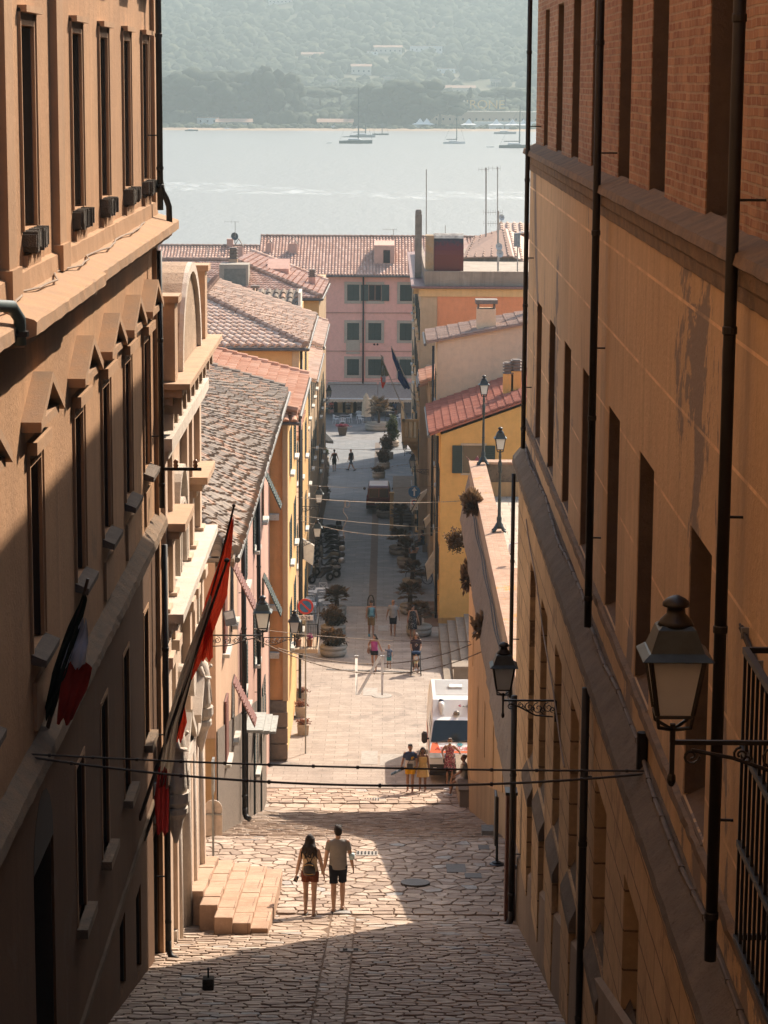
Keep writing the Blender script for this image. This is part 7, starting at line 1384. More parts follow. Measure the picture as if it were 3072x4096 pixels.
q=MB(); q.loft([U(0,-.19,.93),U(0,-.20,.97),U(0,-.205,1.06),U(0,-.195,1.15),U(0,-.18,1.19)],[(.115,.05),(.13,.075),(.125,.08),(.10,.06),(.05,.03)],16,ref=(1,0,0)); q.v=[tuple(V(p)*s) for p in q.v]; q.build('bag',blackl,bp,smooth=True,local=True)
q=MB(); q.loft([U(-.09,-.272,1.145),U(-.06,-.275,1.165),U(0,-.28,1.175),U(.06,-.275,1.165),U(.09,-.272,1.145)],.006,5); q.v=[tuple(V(p)*s) for p in q.v]; q.build('zip',gold,bp,local=True); q=MB(); q.loft([U(-.10,-.275,.975),U(0,-.285,.965),U(.10,-.275,.975)],.006,5); q.v=[tuple(V(p)*s) for p in q.v]; q.build('zip',gold,bp,local=True)
for sx in (-1,1): q=MB(); q.loft([U(sx*.02,-.19,1.19),U(sx*.06,-.155,1.28),U(sx*.11,-.115,1.39),U(sx*.125,-.02,1.47),U(sx*.125,.09,1.40)],.011,6); q.v=[tuple(V(p)*s) for p in q.v]; q.build('strap',blackl,bp,local=True)
q=MB(); w_=I['wr'][0]*s; q.obox(w_+V((-.01,-.01,-.10)),(.08,.02,.13),Matrix.Rotation(.4,3,'Y')); addpart(rt,'phone',q,phone)
# --- couple coming up in yellow
YC='couple in yellow walking up the street'
p=gp(1640,3170); teecol=NT('blue_white_tee'); m,t,b=teecol; tc=nd(t,'ShaderNodeTexCoord'); sp_=nd(t,'ShaderNodeSeparateXYZ'); t.links.new(tc.outputs['Object'],sp_.inputs[0]); cr=ramp(t,[(.0,(.62,.56,.50)),(.5,(.04,.06,.11))],None,'CONSTANT'); n_=[x for x in t.nodes if x.type=='VALTORGB'][-1]; mm=nd(t,'ShaderNodeMath',operation='MULTIPLY_ADD'); t.links.new(sp_.outputs[2],mm.inputs[0]); mm.inputs[1].default_value=1; mm.inputs[2].default_value=-.70; t.links.new(mm.outputs[0],n_.inputs[0]); t.links.new(cr,b.inputs['Base Color']); b.inputs['Roughness'].default_value=.9
rt,I=person('man in yellow shorts and navy and white T-shirt walking uphill beside the ambulance',p,1.76,176,tan,((8,4),(-3,10)),((-.24,.10,.86),(.32,-.02,.84)),('tee',m),(.30,clothmat('yellow_shorts',(.80,.38,.02))),('short',hairm),shoes=('sandal',None),voxel=.016,group=YC)
U=I['U']; q=MB(); q.loft([U(-.12,.0,1.47),U(-.05,.13,1.3),U(.05,.15,1.12),U(.1,.14,1.02)],.010,5); q.obox(U(.0,.16,1.0),(.20,.05,.13)); q.v=[tuple(V(a)*I['s']) for a in q.v]; addpart(rt,'shoulder_bag',q,blackl)
q=MB(); q.obox(U(-.09,.152,1.30),(.10,.012,.10)); addpart(rt,'chest_print',q,clothmat('yellow_print',(.75,.42,.03),(.05,.06,.1),20,.5))
q=MB(); w_=I['wr'][1]; q.loft([w_+V((-.05,.05,-.02)),w_+V((.22,.12,-.14)),w_+V((.36,.15,-.20))],[.035,.05,.045],10); addpart(rt,'carried_roll',q,clothmat('silver_roll',(.35,.42,.48),(.1,.16,.22),12,.5))
p=gp(1690,3168); rt,I=person('woman in short yellow sundress with loose dark hair beside the man in yellow shorts',p,1.62,182,browns,((6,6),(-4,8)),((-.25,.05,.82),(.27,.06,.80)),('slipdress',clothmat('yellow_sundress',(.72,.45,.17),(.8,.55,.28),18,.6)),None,('long',hairm),voxel=.016,female=True,group=YC,tilt=-10)
q=MB(); [q.loft([I['U'](sx*.09,.10,1.35),I['U'](sx*.09,.03,1.47)],.008,5) for sx in (-1,1)]; addpart(rt,'dress_straps',q,clothmat('yellow_sundress'  ,(.72,.45,.17)))
# --- woman in floral dress, seated person
p=gp(1798,3132); fl=clothmat('floral_dress',(.045,.03,.03),(.60,.42,.36),22,.50,c3=(.30,.05,.10)); rt,I=person('woman with short hair and sunglasses in dark floral dress before the ambulance',p,1.66,175,tan,((0,2),(2,4)),((-.45,.10,1.02),(.24,.05,1.02)),('dress',fl),None,('short',hairb),voxel=.016,female=True,glasses=True,collar=.42)
q=MB(); q.ell(I['hd'](0,.07,-.10),(.055,.05,.03),10,6); addpart(rt,'lowered_face_mask',q,plain('mask_pale_blue',(.52,.66,.66),.7),True)
sp=V((2.86,80.6,G(80.6)+.78)); rt,I=person('person seated on the low wall turning towards the ambulance, in white shorts and trainers',V((2.80,80.3,G(80.3))),1.68,82,tan,((62,50),(80,70)),((-.12,.30,1.0),(.14,.26,.98)),('tee',clothmat('pale_shirt',(.55,.48,.36))),(.34,clothmat('white_shorts',(.65,.58,.52))),('bun',hairb),shoes=('shoe',plain('white_trainer',(.75,.72,.70),.5)),voxel=.016,seat=.86,female=True,look=30)
# --- the strolling group
GRP='family strolling up from the lower street'
p=gp(1485,2546); rt,I=person('man in pale blue vest and khaki shorts carrying a child carrier, sunglasses and cap',p,1.78,185,tan,((8,4),(-6,12)),((-.25,.04,.80),(.25,.04,.80)),('tank',clothmat('pale_blue_vest',(.16,.36,.42),(.35,.45,.45),10,.62)),(.46,clothmat('khaki_shorts',(.24,.15,.07))),('cap',clothmat('grey_cap',(.05,.045,.04))),shoes=('shoe',plain('teal_shoe',(.08,.25,.32),.6)),voxel=.022,glasses=True,group=GRP)
U=I['U']; cr_=thing('child_carrier','dark child carrier frame rising behind the man in the blue vest','child carrier',p); cr_.rotation_euler=rt.rotation_euler
q=MB(); q.loft([U(-.14,-.17,1.0),U(-.16,-.25,1.35),U(-.14,-.3,1.75),U(-.08,-.28,1.93),U(0,-.26,1.98),U(.08,-.28,1.93),U(.14,-.3,1.75),U(.16,-.25,1.35),U(.14,-.17,1.0)],.03,8); q.build('frame',blackl,cr_,local=True); q=MB(); q.loft([U(0,-.2,1.02),U(0,-.24,1.25),U(0,-.27,1.5)],[(.13,.07),(.15,.10),(.13,.05)],12,ref=(1,0,0)); q.build('seat_shell',blackl,cr_,smooth=True,local=True)
for sx in (-1,1): q=MB(); q.loft([U(sx*.11,-.12,1.35),U(sx*.12,.0,1.49),U(sx*.12,.11,1.36),U(sx*.13,.12,1.1)],.022,6); q.build('strap',blackl,cr_,local=True)
q=MB(); q.loft([U(-.17,0,1.03),U(-.12,.13,1.03),U(.12,.13,1.03),U(.17,0,1.03)],.02,6); q.build('hip_belt',blackl,cr_,local=True)
bb,_=person('small child riding in the carrier behind the man in the blue vest',p+V((.02,.30,.62)),.95,185,fair,((60,60),(60,60)),None,('tee',clothmat('baby_shirt',(.5,.2,.15))),(.3,navy),('short',hairl),shoes=('shoe',blackl),voxel=.026,child=True,seat=.40)
p=gp(1572,2541); person('bald man with sunglasses in pale grey T-shirt and black shorts in the lower street',p,1.76,178,tan,((10,6),(-4,8)),((-.30,.05,.82),(.32,.0,.82)),('tee',clothmat('light_grey_tee',(.34,.31,.28))),(.44,clothmat('black_shorts',(.02,.02,.025))),(None,None),shoes=('sandal',plain('tan_sandal',(.4,.28,.2),.7)),voxel=.022,glasses=True,look=35,group=GRP)
p=gp(1650,2557); rt,I=person('dark-haired woman in black and white patterned dress with a brown bag',p,1.68,178,tan,((10,4),(-8,14)),((-.33,.05,.82),(.26,.02,.86)),('dress',clothmat('patterned_dress',(.03,.028,.028),(.55,.50,.45),24,.60)),None,('bun',hairm),voxel=.022,female=True,glasses=True,look=60,group=GRP,collar=.40)
q=MB(); q.ell(I['U'](.20,.04,.88),(.04,.11,.10),10,8); addpart(rt,'brown_bag',q,plain('brown_leather',(.14,.05,.03),.5),True)
p=gp(1497,2682); rt,I=person('woman in magenta vest and black shorts with a big brown bag, leading a small child',p,1.66,172,tan,((8,4),(-8,10)),((-.40,.06,.84),(.20,.12,1.10)),('tank',clothmat('magenta_vest',(.40,.07,.20))),(.22,clothmat('black_shorts',(.02,.02,.025))),('long',hairm),voxel=.022,female=True,look=-30)
q=MB(); q.ell(I['U'](.24,.05,.92),(.08,.16,.15),12,8); q.loft([I['U'](.24,.05,1.02),I['U'](.18,.02,1.47)],.015,6); addpart(rt,'shoulder_bag',q,clothmat('brown_bag_cloth',(.20,.09,.06),(.3,.17,.1),12,.5),True)
p=gp(1556,2672); person('small child in blue patterned top and teal shorts held by the woman in magenta',p,1.02,186,fair,((8,4),(-8,14)),((-.26,.06,.82),(.40,.10,1.35)),('tee',clothmat('child_blue_top',(.07,.10,.16),(.2,.24,.3),14,.5)),(.42,clothmat('teal_shorts',(.04,.22,.24))),('short',hairl),shoes=('shoe',plain('brown_shoe',(.12,.06,.03),.7)),voxel=.022,child=True)
p=gp(1663,2688); pst=V((p.x,p.y,G(p.y))); rt,I=person('curly-haired man with sunglasses and dark printed T-shirt pushing the pushchair',pst,1.76,180,tan,((4,4),(-8,8)),((-.16,.32,1.02),(.16,.32,1.02)),('tee',clothmat('dark_print_tee',(.05,.03,.035))),(.44,clothmat('black_shorts',(.02,.02,.025))),('wavy',hairb),voxel=.022,glasses=True)
q=MB(); [q.ell(I['U'](-.02+.045*math.cos(a),.135,1.25+.05*math.sin(a)),(.028,.012,.028),8,6) for a in (0,1.6,3.1,4.7)]; addpart(rt,'shirt_print',q,clothmat('print_colours',(.5,.12,.1),(.15,.35,.4),40,.5,c3=(.6,.5,.2)))
st=thing('pushchair','dark pushchair with a child, pushed by the curly-haired man','pushchair',pst+V((0,-.6,0))); x,y,z=pst+V((-.0,-.62,0)); wheel=plain('rubber_black',(.015,.015,.015),.8)
q=MB(); q.loft([(x,y+.22,z+.45),(x,y+.02,z+.42),(x,y-.1,z+.40),(x,y+.22,z+.52),(x,y+.30,z+.9)],[(.17,.03)]*5,10,ref=(1,0,0)); q.build('seat',blackl,st,smooth=True); q=MB()
for sx in (-1,1): q.loft([(x+sx*.2,y+.6,z+1.02),(x+sx*.2,y+.3,z+.75),(x+sx*.2,y-.2,z+.1)],.016,6); q.loft([(x+sx*.2,y+.3,z+.7),(x+sx*.22,y+.35,z+.12)],.016,6)
q.loft([(x-.2,y+.6,z+1.02),(x+.2,y+.6,z+1.02)],.02,6); q.build('frame',iron,st); q=MB(); q.loft([(x,y+.34,z+.85),(x,y+.28,z+1.0),(x,y+.1,z+1.06),(x,y-.06,z+.98)],[(.19,.02),(.21,.03),(.21,.03),(.18,.02)],12,ref=(1,0,0)); q.build('hood',clothmat('hood_dark_blue',(.02,.04,.08)),st,smooth=True)
for sx in (-1,1):
    for yy,r_ in ((y-.2,.09),(y+.36,.12)): q=MB(); q.loft([(x+sx*.22-.02,yy,z+r_),(x+sx*.22+.02,yy,z+r_)],r_,16); q.build('wheel',wheel,st)
person('toddler in white top sitting in the pushchair with a colourful cloth',V((x,y+.1,z+.2)),.85,180,fair,((62,60),(62,60)),None,('tank',clothmat('toddler_white',(.6,.55,.5))),(.4,clothmat('colourful_cloth',(.6,.25,.06),(.1,.4,.4),16,.5,c3=(.7,.6,.3))),('short',hairl),shoes=('shoe',plain('white_trainer',(.75,.72,.70),.5)),voxel=.022,child=True,seat=.42)
p=gp(1337,1884); person('walker seen from behind in black top, left of the two far walkers',p,1.68,5,tan,((-10,10),(8,4)),((-.32,.05,.84),(.34,.05,.86)),('tank',clothmat('black_top',(.015,.015,.018))),(.5,clothmat('black_top',(.02,.02,.02))),('bun',hairm),voxel=.028,female=True,group='two far walkers',shoes=('sandal',None))
p=gp(1404,1883); person('bald walker in black T-shirt striding left, right of the two far walkers',p,1.76,55,tan,((-22,14),(24,6)),((-.20,.12,.86),(.24,-.10,.84)),('tee',clothmat('black_top',(.015,.015,.018))),(.46,clothmat('blue_grey_shorts',(.06,.08,.1))),(None,None),shoes=('shoe',blackl),voxel=.028,group='two far walkers')
p=gp(1652,2310); person('dark-clad person with raised arms behind the bicycle in the right row of plants',p,1.74,20,tan,((0,0),(0,4)),((-.12,.12,1.62),(.14,.12,1.60)),('tank',clothmat('black_top',(.015,.015,.018))),(.5,clothmat('black_top',(.02,.02,.02))),('short',hairm),voxel=.028,shoes=('shoe',blackl))
p=gp(1690,2205); person('person sitting by the right wall behind the planters with bare legs',p,1.72,95,tan,((75,70),(82,78)),((-.15,.35,1.0),(.15,.35,1.0)),('tee',clothmat('navy_top',(.03,.045,.08))),(.4,clothmat('black_top',(.02,.02,.02))),('short',hairm),voxel=.028,seat=.5,shoes=('shoe',blackl)); m=MB(); m.box(p.x,p.x+.5,p.y-.3,p.y+.3,p.z,p.z+.42); tag(m.build('stone_bench',sst),'low stone bench by the right wall under the seated person','seat')
# ================================================================== cafe terrace: chairs, tables, planters, parasols
wht=plain('white_plastic',(.70,.68,.66),.5,0,.08); dkch=plain('dark_wicker',(.035,.03,.028),.8)
def chair(p,rot,mat,label,group,style='arm'):
    th=thing('cafe_chair',label,'chair',p,group); m=MB(); m.loft([(0,-.2,.45),(0,.2,.45)],[(.22,.02),(.23,.02)],10,ref=(1,0,0)); m.build('seat',mat,th,local=True)
    m=MB()
    if style=='arm': m.loft([(-.25,.15,.66),(-.27,-.05,.68),(-.2,-.24,.78),(0,-.28,.84),(.2,-.24,.78),(.27,-.05,.68),(.25,.15,.66)],.022,6); [m.bar((x,-.25,.45),(x,-.26,.8),.05,.015) for x in (-.14,-.05,.05,.14)]
    else: m.bar((-.2,-.21,.45),(-.2,-.25,.88),.03); m.bar((.2,-.21,.45),(.2,-.25,.88),.03); m.bar((-.2,-.25,.87),(.2,-.25,.87),.02,.05); m.bar((-.2,-.22,.5),(.2,-.25,.85),.02); m.bar((.2,-.22,.5),(-.2,-.25,.85),.02)
    m.build('backrest',mat,th,local=True)
    for sx in (-1,1):
        for sy in (-1,1): m=MB(); m.loft([(sx*.2,sy*.19,.44),(sx*.24,sy*.22,0)],.016,6); m.build('leg',mat,th,local=True)
    th.rotation_euler=(0,0,R(rot)); return th
def table(p,label,group,mat,w_=.7,round_=False):
    th=thing('cafe_table',label,'table',p,group); m=MB()
    if round_: m.lathe((0,0,.70),[(w_/2,0),(w_/2,.03)],20)
    else: m.box(-w_/2,w_/2,-w_/2,w_/2,.70,.735)
    m.build('tabletop',mat,th,local=True,bevel=.005)
    if round_: m=MB(); m.lathe((0,0,0),[(.22,0),(.2,.03),(.03,.05),(.03,.7)],12); m.build('pedestal',iron,th,local=True)
    else:
        for sx in (-1,1):
            for sy in (-1,1): m=MB(); m.bar((sx*w_*.42,sy*w_*.42,.7),(sx*w_*.45,sy*w_*.45,0),.035); m.build('leg',mat,th,local=True)
    return th
GCH='white chairs of the far cafe'
c0=None
for i,(px,py,rot,lb) in enumerate(((726,915,-60,'white armchair left of the small table before the cafe'),(753,913,60,'white armchair right of the small table before the cafe'),(740,921,0,'white armchair with its back to us behind the flower pot'),(779,915,-20,'white armchair left of the closed parasol'),(858,913,60,'white armchair right of the dark pushchair'),(775,908,180,'white armchair tucked behind the closed parasol'))): chair(gr(*D(px,py)),rot,wht,lb,GCH)
table(gr(*D(740,914)),'small dark cafe table between the white armchairs','tables of the far cafe',plain('grey_tabletop',(.2,.2,.2),.4),.7,True); table(gr(*D(845,906)),'small cafe table before the seated guests at right','tables of the far cafe',plain('grey_tabletop',(.2,.2,.2),.4),.7,True)
for i,(px,py,lb) in enumerate(((716,893,'dark wicker armchair at the left end of the cafe'),(752,893,'dark wicker armchair with a guest under the awning'),(777,897,'dark wicker armchair empty in the middle of the cafe'),(835,892,'dark wicker armchair behind the round planter'),(850,893,'dark wicker armchair at the right end of the cafe'))): chair(gr(*D(px,py)),0,dkch,lb,'dark chairs under the awning')
for px,py,rot,c,lb,hr_ in ((716,893,150,(.5,.12,.08),'cafe guest with red top at the left end under the awning',hairm),(752,893,190,(.5,.46,.42),'cafe guest in pale top under the middle of the awning',hairm),(835,893,180,(.65,.33,.04),'cafe guest in yellow top behind the round planter',hairm),(852,895,200,(.10,.14,.24),'cafe guest in blue top by the dark pushchair',hairb)):
    person(lb,gr(*D(px,py)),1.68,rot,tan,((80,80),(82,80)),((-.15,.32,1.05),(.15,.32,1.05)),('tee',clothmat('guest_'+lb.split()[3],c)),(.5,navy),('long' if 'red' in lb else 'short',hr_),voxel=.03,seat=.5,group='guests of the cafe',shoes=('shoe',blackl))
p=gr(*D(740,940)); th=thing('flower_pot','dark square pot with crimson flowers before the cafe','flower pot',p); m=MB(); m.loft([p,p+V((0,0,.75))],[.42,.62],4,ref=(1,0,0),ph=PI/4); m.build('pot',plain('pot_brown',(.10,.065,.045),.7),th); leaves(p+V((0,0,.85)),(.8,.5,.16),700,.10,rnd=random.Random(2)).build('flowers',leafmat('crimson_flower',(.10,.02,.03),(.32,.05,.09)),th)
p=gr(*D(818,929)); th=thing('round_planter','wide pale round planter with a shaggy palm before the cafe','planter',p); m=MB(); m.lathe(p,[(1.0,0),(1.2,.12),(1.22,.35),(1.2,.37),(1.2,.41),(1.23,.43),(1.2,.62),(1.12,.66),(1.05,.6)],28); m.build('pot',conc,th,smooth=True); m=MB(); m.lathe(p+V((0,0,.55)),[(1.08,0),(1.08,.02)],20); m.build('soil',soil,th); palm(p+V((0,0,.55)),th,46,1.5,1.3,rnd=random.Random(8))
def parasol_closed(px,py,h,label,mat,w_=.28):
    p=gr(*D(px,py)); th=thing('closed_parasol',label,'parasol',p,'folded parasols'); m=MB(); m.loft([p,p+V((0,0,h))],.03,8); m.build('pole',galv,th); m=MB(); m.loft([p+V((0,0,.55)),p+V((0,0,.8)),p+V((.02,0,h*.6)),p+V((0,0,h*.88)),p+V((0,0,h))],[w_*1.15,w_,w_*.95,w_*.6,.04],14); m.build('folded_canopy',mat,th); m=MB(); m.lathe(p,[(.3,0),(.3,.08),(.05,.1)],14); m.build('base',conc,th)
parasol_closed(791,912,2.7,'cream folded parasol in front of the cafe',clothmat('parasol_cream',(.60,.45,.30)),.42); parasol_closed(667,1010,2.5,'pale folded parasol beside the wine barrel',clothmat('parasol_pale',(.5,.44,.42)),.3)
p=atY(*D(685,925),168); th=thing('open_parasol','cream open parasol tilted over the left cafe corner','parasol',(p.x,168,G(168))); m=MB(); top_=V((p.x-.6,168,p.z+.9)); n=8; rim=[V((p.x-.1+1.25*math.cos(k*PI/4),168+1.25*math.sin(k*PI/4),p.z-.4-.5*math.cos(k*PI/4))) for k in range(n)]
for k in range(n): m.quad(top_,rim[k],rim[(k+1)%n]); a,b_=rim[k],rim[(k+1)%n]; m.quad(a,a-V((0,0,.18)),b_-V((0,0,.18)),b_)
m.build('canopy',clothmat('parasol_white',(.78,.68,.55)),th); m=MB(); m.loft([(p.x-.3,168,G(168)),top_],.03,8); m.build('pole',galv,th)
p=gr(*D(666,1035)); p=gr(*D(693,1028)); th=thing('wine_barrel','wooden wine barrel used as a table by the left planters','barrel',gr(*D(674,1036))); p=gr(*D(690,1030)); WLp=WL[th.name]; m=MB(); m.lathe(WLp,[(.27,0),(.33,.25),(.36,.5),(.33,.75),(.27,.98),(.25,.98)],18); m.build('staves',plain('barrel_wood',(.25,.13,.07),.7,0,.4,14),th,smooth=True); m=MB(); [m.lathe(WLp+V((0,0,z)),[(r_,0),(r_,.05)],18) for z,r_ in ((.08,.302),(.3,.352),(.65,.354),(.88,.305))]; m.build('hoops',iron,th)
for i,(px,py,rt_,lb) in enumerate(((659,1018,20,'pale wicker armchair left of the barrel'),(683,1018,-30,'pale wicker armchair right of the barrel'))): chair(gr(*D(px+10,py)),rt_+180,plain('pale_wicker',(.45,.42,.38),.7),lb,'chairs by the wine barrel')
table(gr(*D(690,1000)),'dark low table behind the pale wicker chairs','tables by the wine barrel',dkch,.9)
# white tables and chairs on the left, nearer
GW_='white wooden cafe chairs on the left'; gwt='white cafe tables on the left'; k=0
for (px,py) in ((668,1335),(703,1328),(670,1308),(695,1302)):
    lb=['front left','front right','back left','back right'][k]; k+=1; p=gr(*D(px,py)); table(p,'white square cafe table, '+lb+' of the four by the sign',gwt,wht,.7)
    chair(p+V((0,-.62,0)),0,wht,'white cross-back chair on the near side of the '+lb+' cafe table',GW_,'x'); chair(p+V((.05,.65,0)),180,wht,'white cross-back chair on the far side of the '+lb+' cafe table',GW_,'x')
p=gr(*D(1008,1335)); m=MB(); 
q0,q1=gr(*D(917,1353)),gr(*D(950,1300)); y0,y1=q0.y,q1.y; m.grp([(q0.x,y0,G(y0)+.02),(2.75,y0,G(y0)+.02),(2.75,y1,G(y1)+.02),(q0.x,y1,G(y1)+.02),(q0.x,y0,G(y0)-.02),(2.75,y0,G(y0)-.02),(2.75,y1,G(y1)-.02),(q0.x,y1,G(y1)-.02)],[(0,1,2,3),(0,4,5,1),(3,2,6,7),(0,3,7,4)]); tag(m.build('brown_mat',plain('mat_brown',(.16,.085,.045),.95,0,.3,20)),'large brown mat on the paving by the yellow house','mat')
# small shop awnings and cloths
def shopawn(label,pts,Y,mat,dy=1.2): 
    P=[atY(*D(*q),Y) for q in pts]; th=thing('shop_awning',label,'awning',P[0],'small shop awnings'); m=MB(); n=len(P); m.grp([tuple(q) for q in P]+[(q.x,q.y+dy,q.z+.05) for q in P],[tuple(range(n)),tuple(range(n,2*n))[::-1]]+[(i,n+i,n+(i+1)%n,(i+1)%n) for i in range(n)]); m.build('canopy',mat,th); m=MB(); m.bar(P[0],P[-1],.04); m.build('bar',iron,th)
aw=clothmat('shop_awning_white',(.78,.72,.62),tr=.4)
shopawn('white shop awning glowing in the sun left of the scooters',[(654,1165),(679,1180),(676,1222),(655,1208)],104,aw,.1)
shopawn('narrow white awning slanting over the right pavement by the arrow sign',[(908,1067),(923,1058),(922,1064),(890,1108),(888,1104)],131,aw,.1)
shopawn('white fringed awning above the bicycle on the right',[(918,1222),(938,1190),(940,1228),(922,1256)],119,aw,.1); shopawn('small white awning high on the right before the brown mat',[(915,1125),(928,1112),(930,1125),(918,1142)],122,aw,.1)
# ================================================================== vehicles
tyre=plain('tyre_rubber',(.02,.02,.02),.85); amw=plain('ambulance_white',(.74,.74,.72),.35,0,.06,2,coat=.3); amo=plain('ambulance_orange',(.72,.12,.01),.4,0,.05); blk=plain('bumper_black',(.03,.03,.032),.6); wglass=glassmat('windscreen',(.02,.028,.032),.06)
def wheel_(par,x,y,z,r,w_):
    m=MB(); m.loft([(x-w_/2,y,z),(x-w_/2*.9,y,z),(x+w_/2*.9,y,z),(x+w_/2,y,z)],[r*.93,r,r,r*.93],24); wh=m.build('wheel',tyre,par,smooth=False); s_=1 if x>0 else -1
    m=MB(); m.loft([(x+s_*w_*.5,y,z),(x+s_*w_*.53,y,z)],[r*.6,r*.55],16); rim=m.build('rim',plain('rim_grey',(.35,.35,.36),.4,.5),None,local=True); rim.parent=wh
    return wh
AY=84.0; AX=2.68; AZ=G(87.5); AM=thing('ambulance','white and orange ambulance with high roof parked at the right of the square','ambulance',(AX,AY+2.8,AZ))
prof=[(.0,.32),(-.05,.45),(-.05,.72),(.0,.95),(.16,1.08),(.70,1.34),(1.42,2.02),(1.62,2.10),(2.20,2.62),(2.45,2.70),(5.55,2.72),(5.62,2.5),(5.62,.32)]
wd=[.97,.99,1.0,1.0,.99,.965,.87,.88,.86,.86,.86,.92,1.0]
fp=lambda i,u,off=0: None
m=MB(); vs=[]; n=len(prof)
for (y,z),w_ in zip(prof,wd): vs+= [(-w_,y,z),(w_,y,z)]
midz=1.35; fs=[(2*i,2*i+1,2*i+3,2*i+2) for i in range(n-1)]; base=len(vs)
# sides: belt line row at z=1.3 keeps the lower flank vertical
sideL=[(-1.01,y,min(z,1.3)) for y,z in prof]; 
m.grp(vs,[tuple(reversed(f)) for f in fs]); 
for sx in (-1,1):
    poly=[(sx*w_,y,z) for (y,z),w_ in zip(prof,wd)]; lowf=[p for p in poly]; 
    belt=[(sx*1.0,.72,1.3),(sx*1.0,5.62,1.3)]
    a=[(sx*.97,0,.32),(sx*.99,-.05,.45),(sx*1.0,-.05,.72),(sx*1.0,0,.95),(sx*.99,.16,1.08),(sx*.965,.70,1.34),belt[1],(sx*1.0,5.62,.32)]
    b_=[(sx*.965,.70,1.34),(sx*.87,1.42,2.02),(sx*.88,1.62,2.10),(sx*.86,2.20,2.62),(sx*.86,2.45,2.70),(sx*.86,5.55,2.72),(sx*.92,5.62,2.5),belt[1]]
    m.grp(a,[tuple(range(8))]); m.grp(b_,[tuple(range(8))])
m.quad((-.97,0,.32),(-1,5.62,.32),(1,5.62,.32),(.97,0,.32)); bd=bpy.data.meshes.new('body'); bd.from_pydata([(x,y-2.8,z) for x,y,z in m.v],[],m.f); bd.update()
bb_=bmesh.new(); bb_.from_mesh(bd); bmesh.ops.remove_doubles(bb_,verts=bb_.verts,dist=.002); bmesh.ops.recalc_face_normals(bb_,faces=bb_.faces); bb_.to_mesh(bd); bb_.free(); o=link('body',bd,amw,AM); bv=o.modifiers.new('b','BEVEL'); bv.width=.035; bv.segments=3; bv.limit_method='ANGLE'; bv.angle_limit=R(25)
def fpanel(name,i,x0,x1,v0,v1,mat,off=.012,poly=None):
    """panel on the front surface between profile rows i and i+1; x as a fraction of the half width"""
    (ya,za),(yb_,zb_)=prof[i],prof[i+1]; wa,wb=wd[i],wd[i+1]; nrm=V((0,-(zb_-za),(yb_-ya))).normalized()
    def P(x,v): w_=wa+(wb-wa)*v; return V((x*w_,ya+(yb_-ya)*v-2.8,za+(zb_-za)*v))+nrm*off
    pts=[P(x,v) for x,v in (poly or [(x0,v0),(x1,v0),(x1,v1),(x0,v1)])]; q=MB(); k=len(pts); q.grp(pts+[p-nrm*off*.9 for p in pts],[tuple(range(k))]+[(j,k+j,k+(j+1)%k,(j+1)%k) for j in range(k)]); return q.build(name,mat,AM,local=True),P,nrm
fpanel('windscreen',5,-.95,.95,.04,.97,wglass,.02,[(-.97,.03),(.97,.03),(.93,.9),(.88,.98),(-.88,.98),(-.93,.9)])
fpanel('bonnet_stripe',4,0,0,0,0,amo,.006,[(-.72,1),(-.92,1),(-.99,.0),(-.55,.0)]); fpanel('bonnet_band',4,-.99,.99,.0,.22,amo,.004)
fpanel('bonnet_stripe',4,0,0,0,0,amo,.006,[(.92,1),(.72,1),(.55,.0),(.99,.0)])
m=MB(); 
for i in (0,1): fpanel('bumper',i,-1.0,1.0,0,1,blk,.03)
fpanel('grille',3,-.45,.45,.1,.75,blk,.01); fpanel('grille',2,-.5,.5,.2,.9,blk,.012)
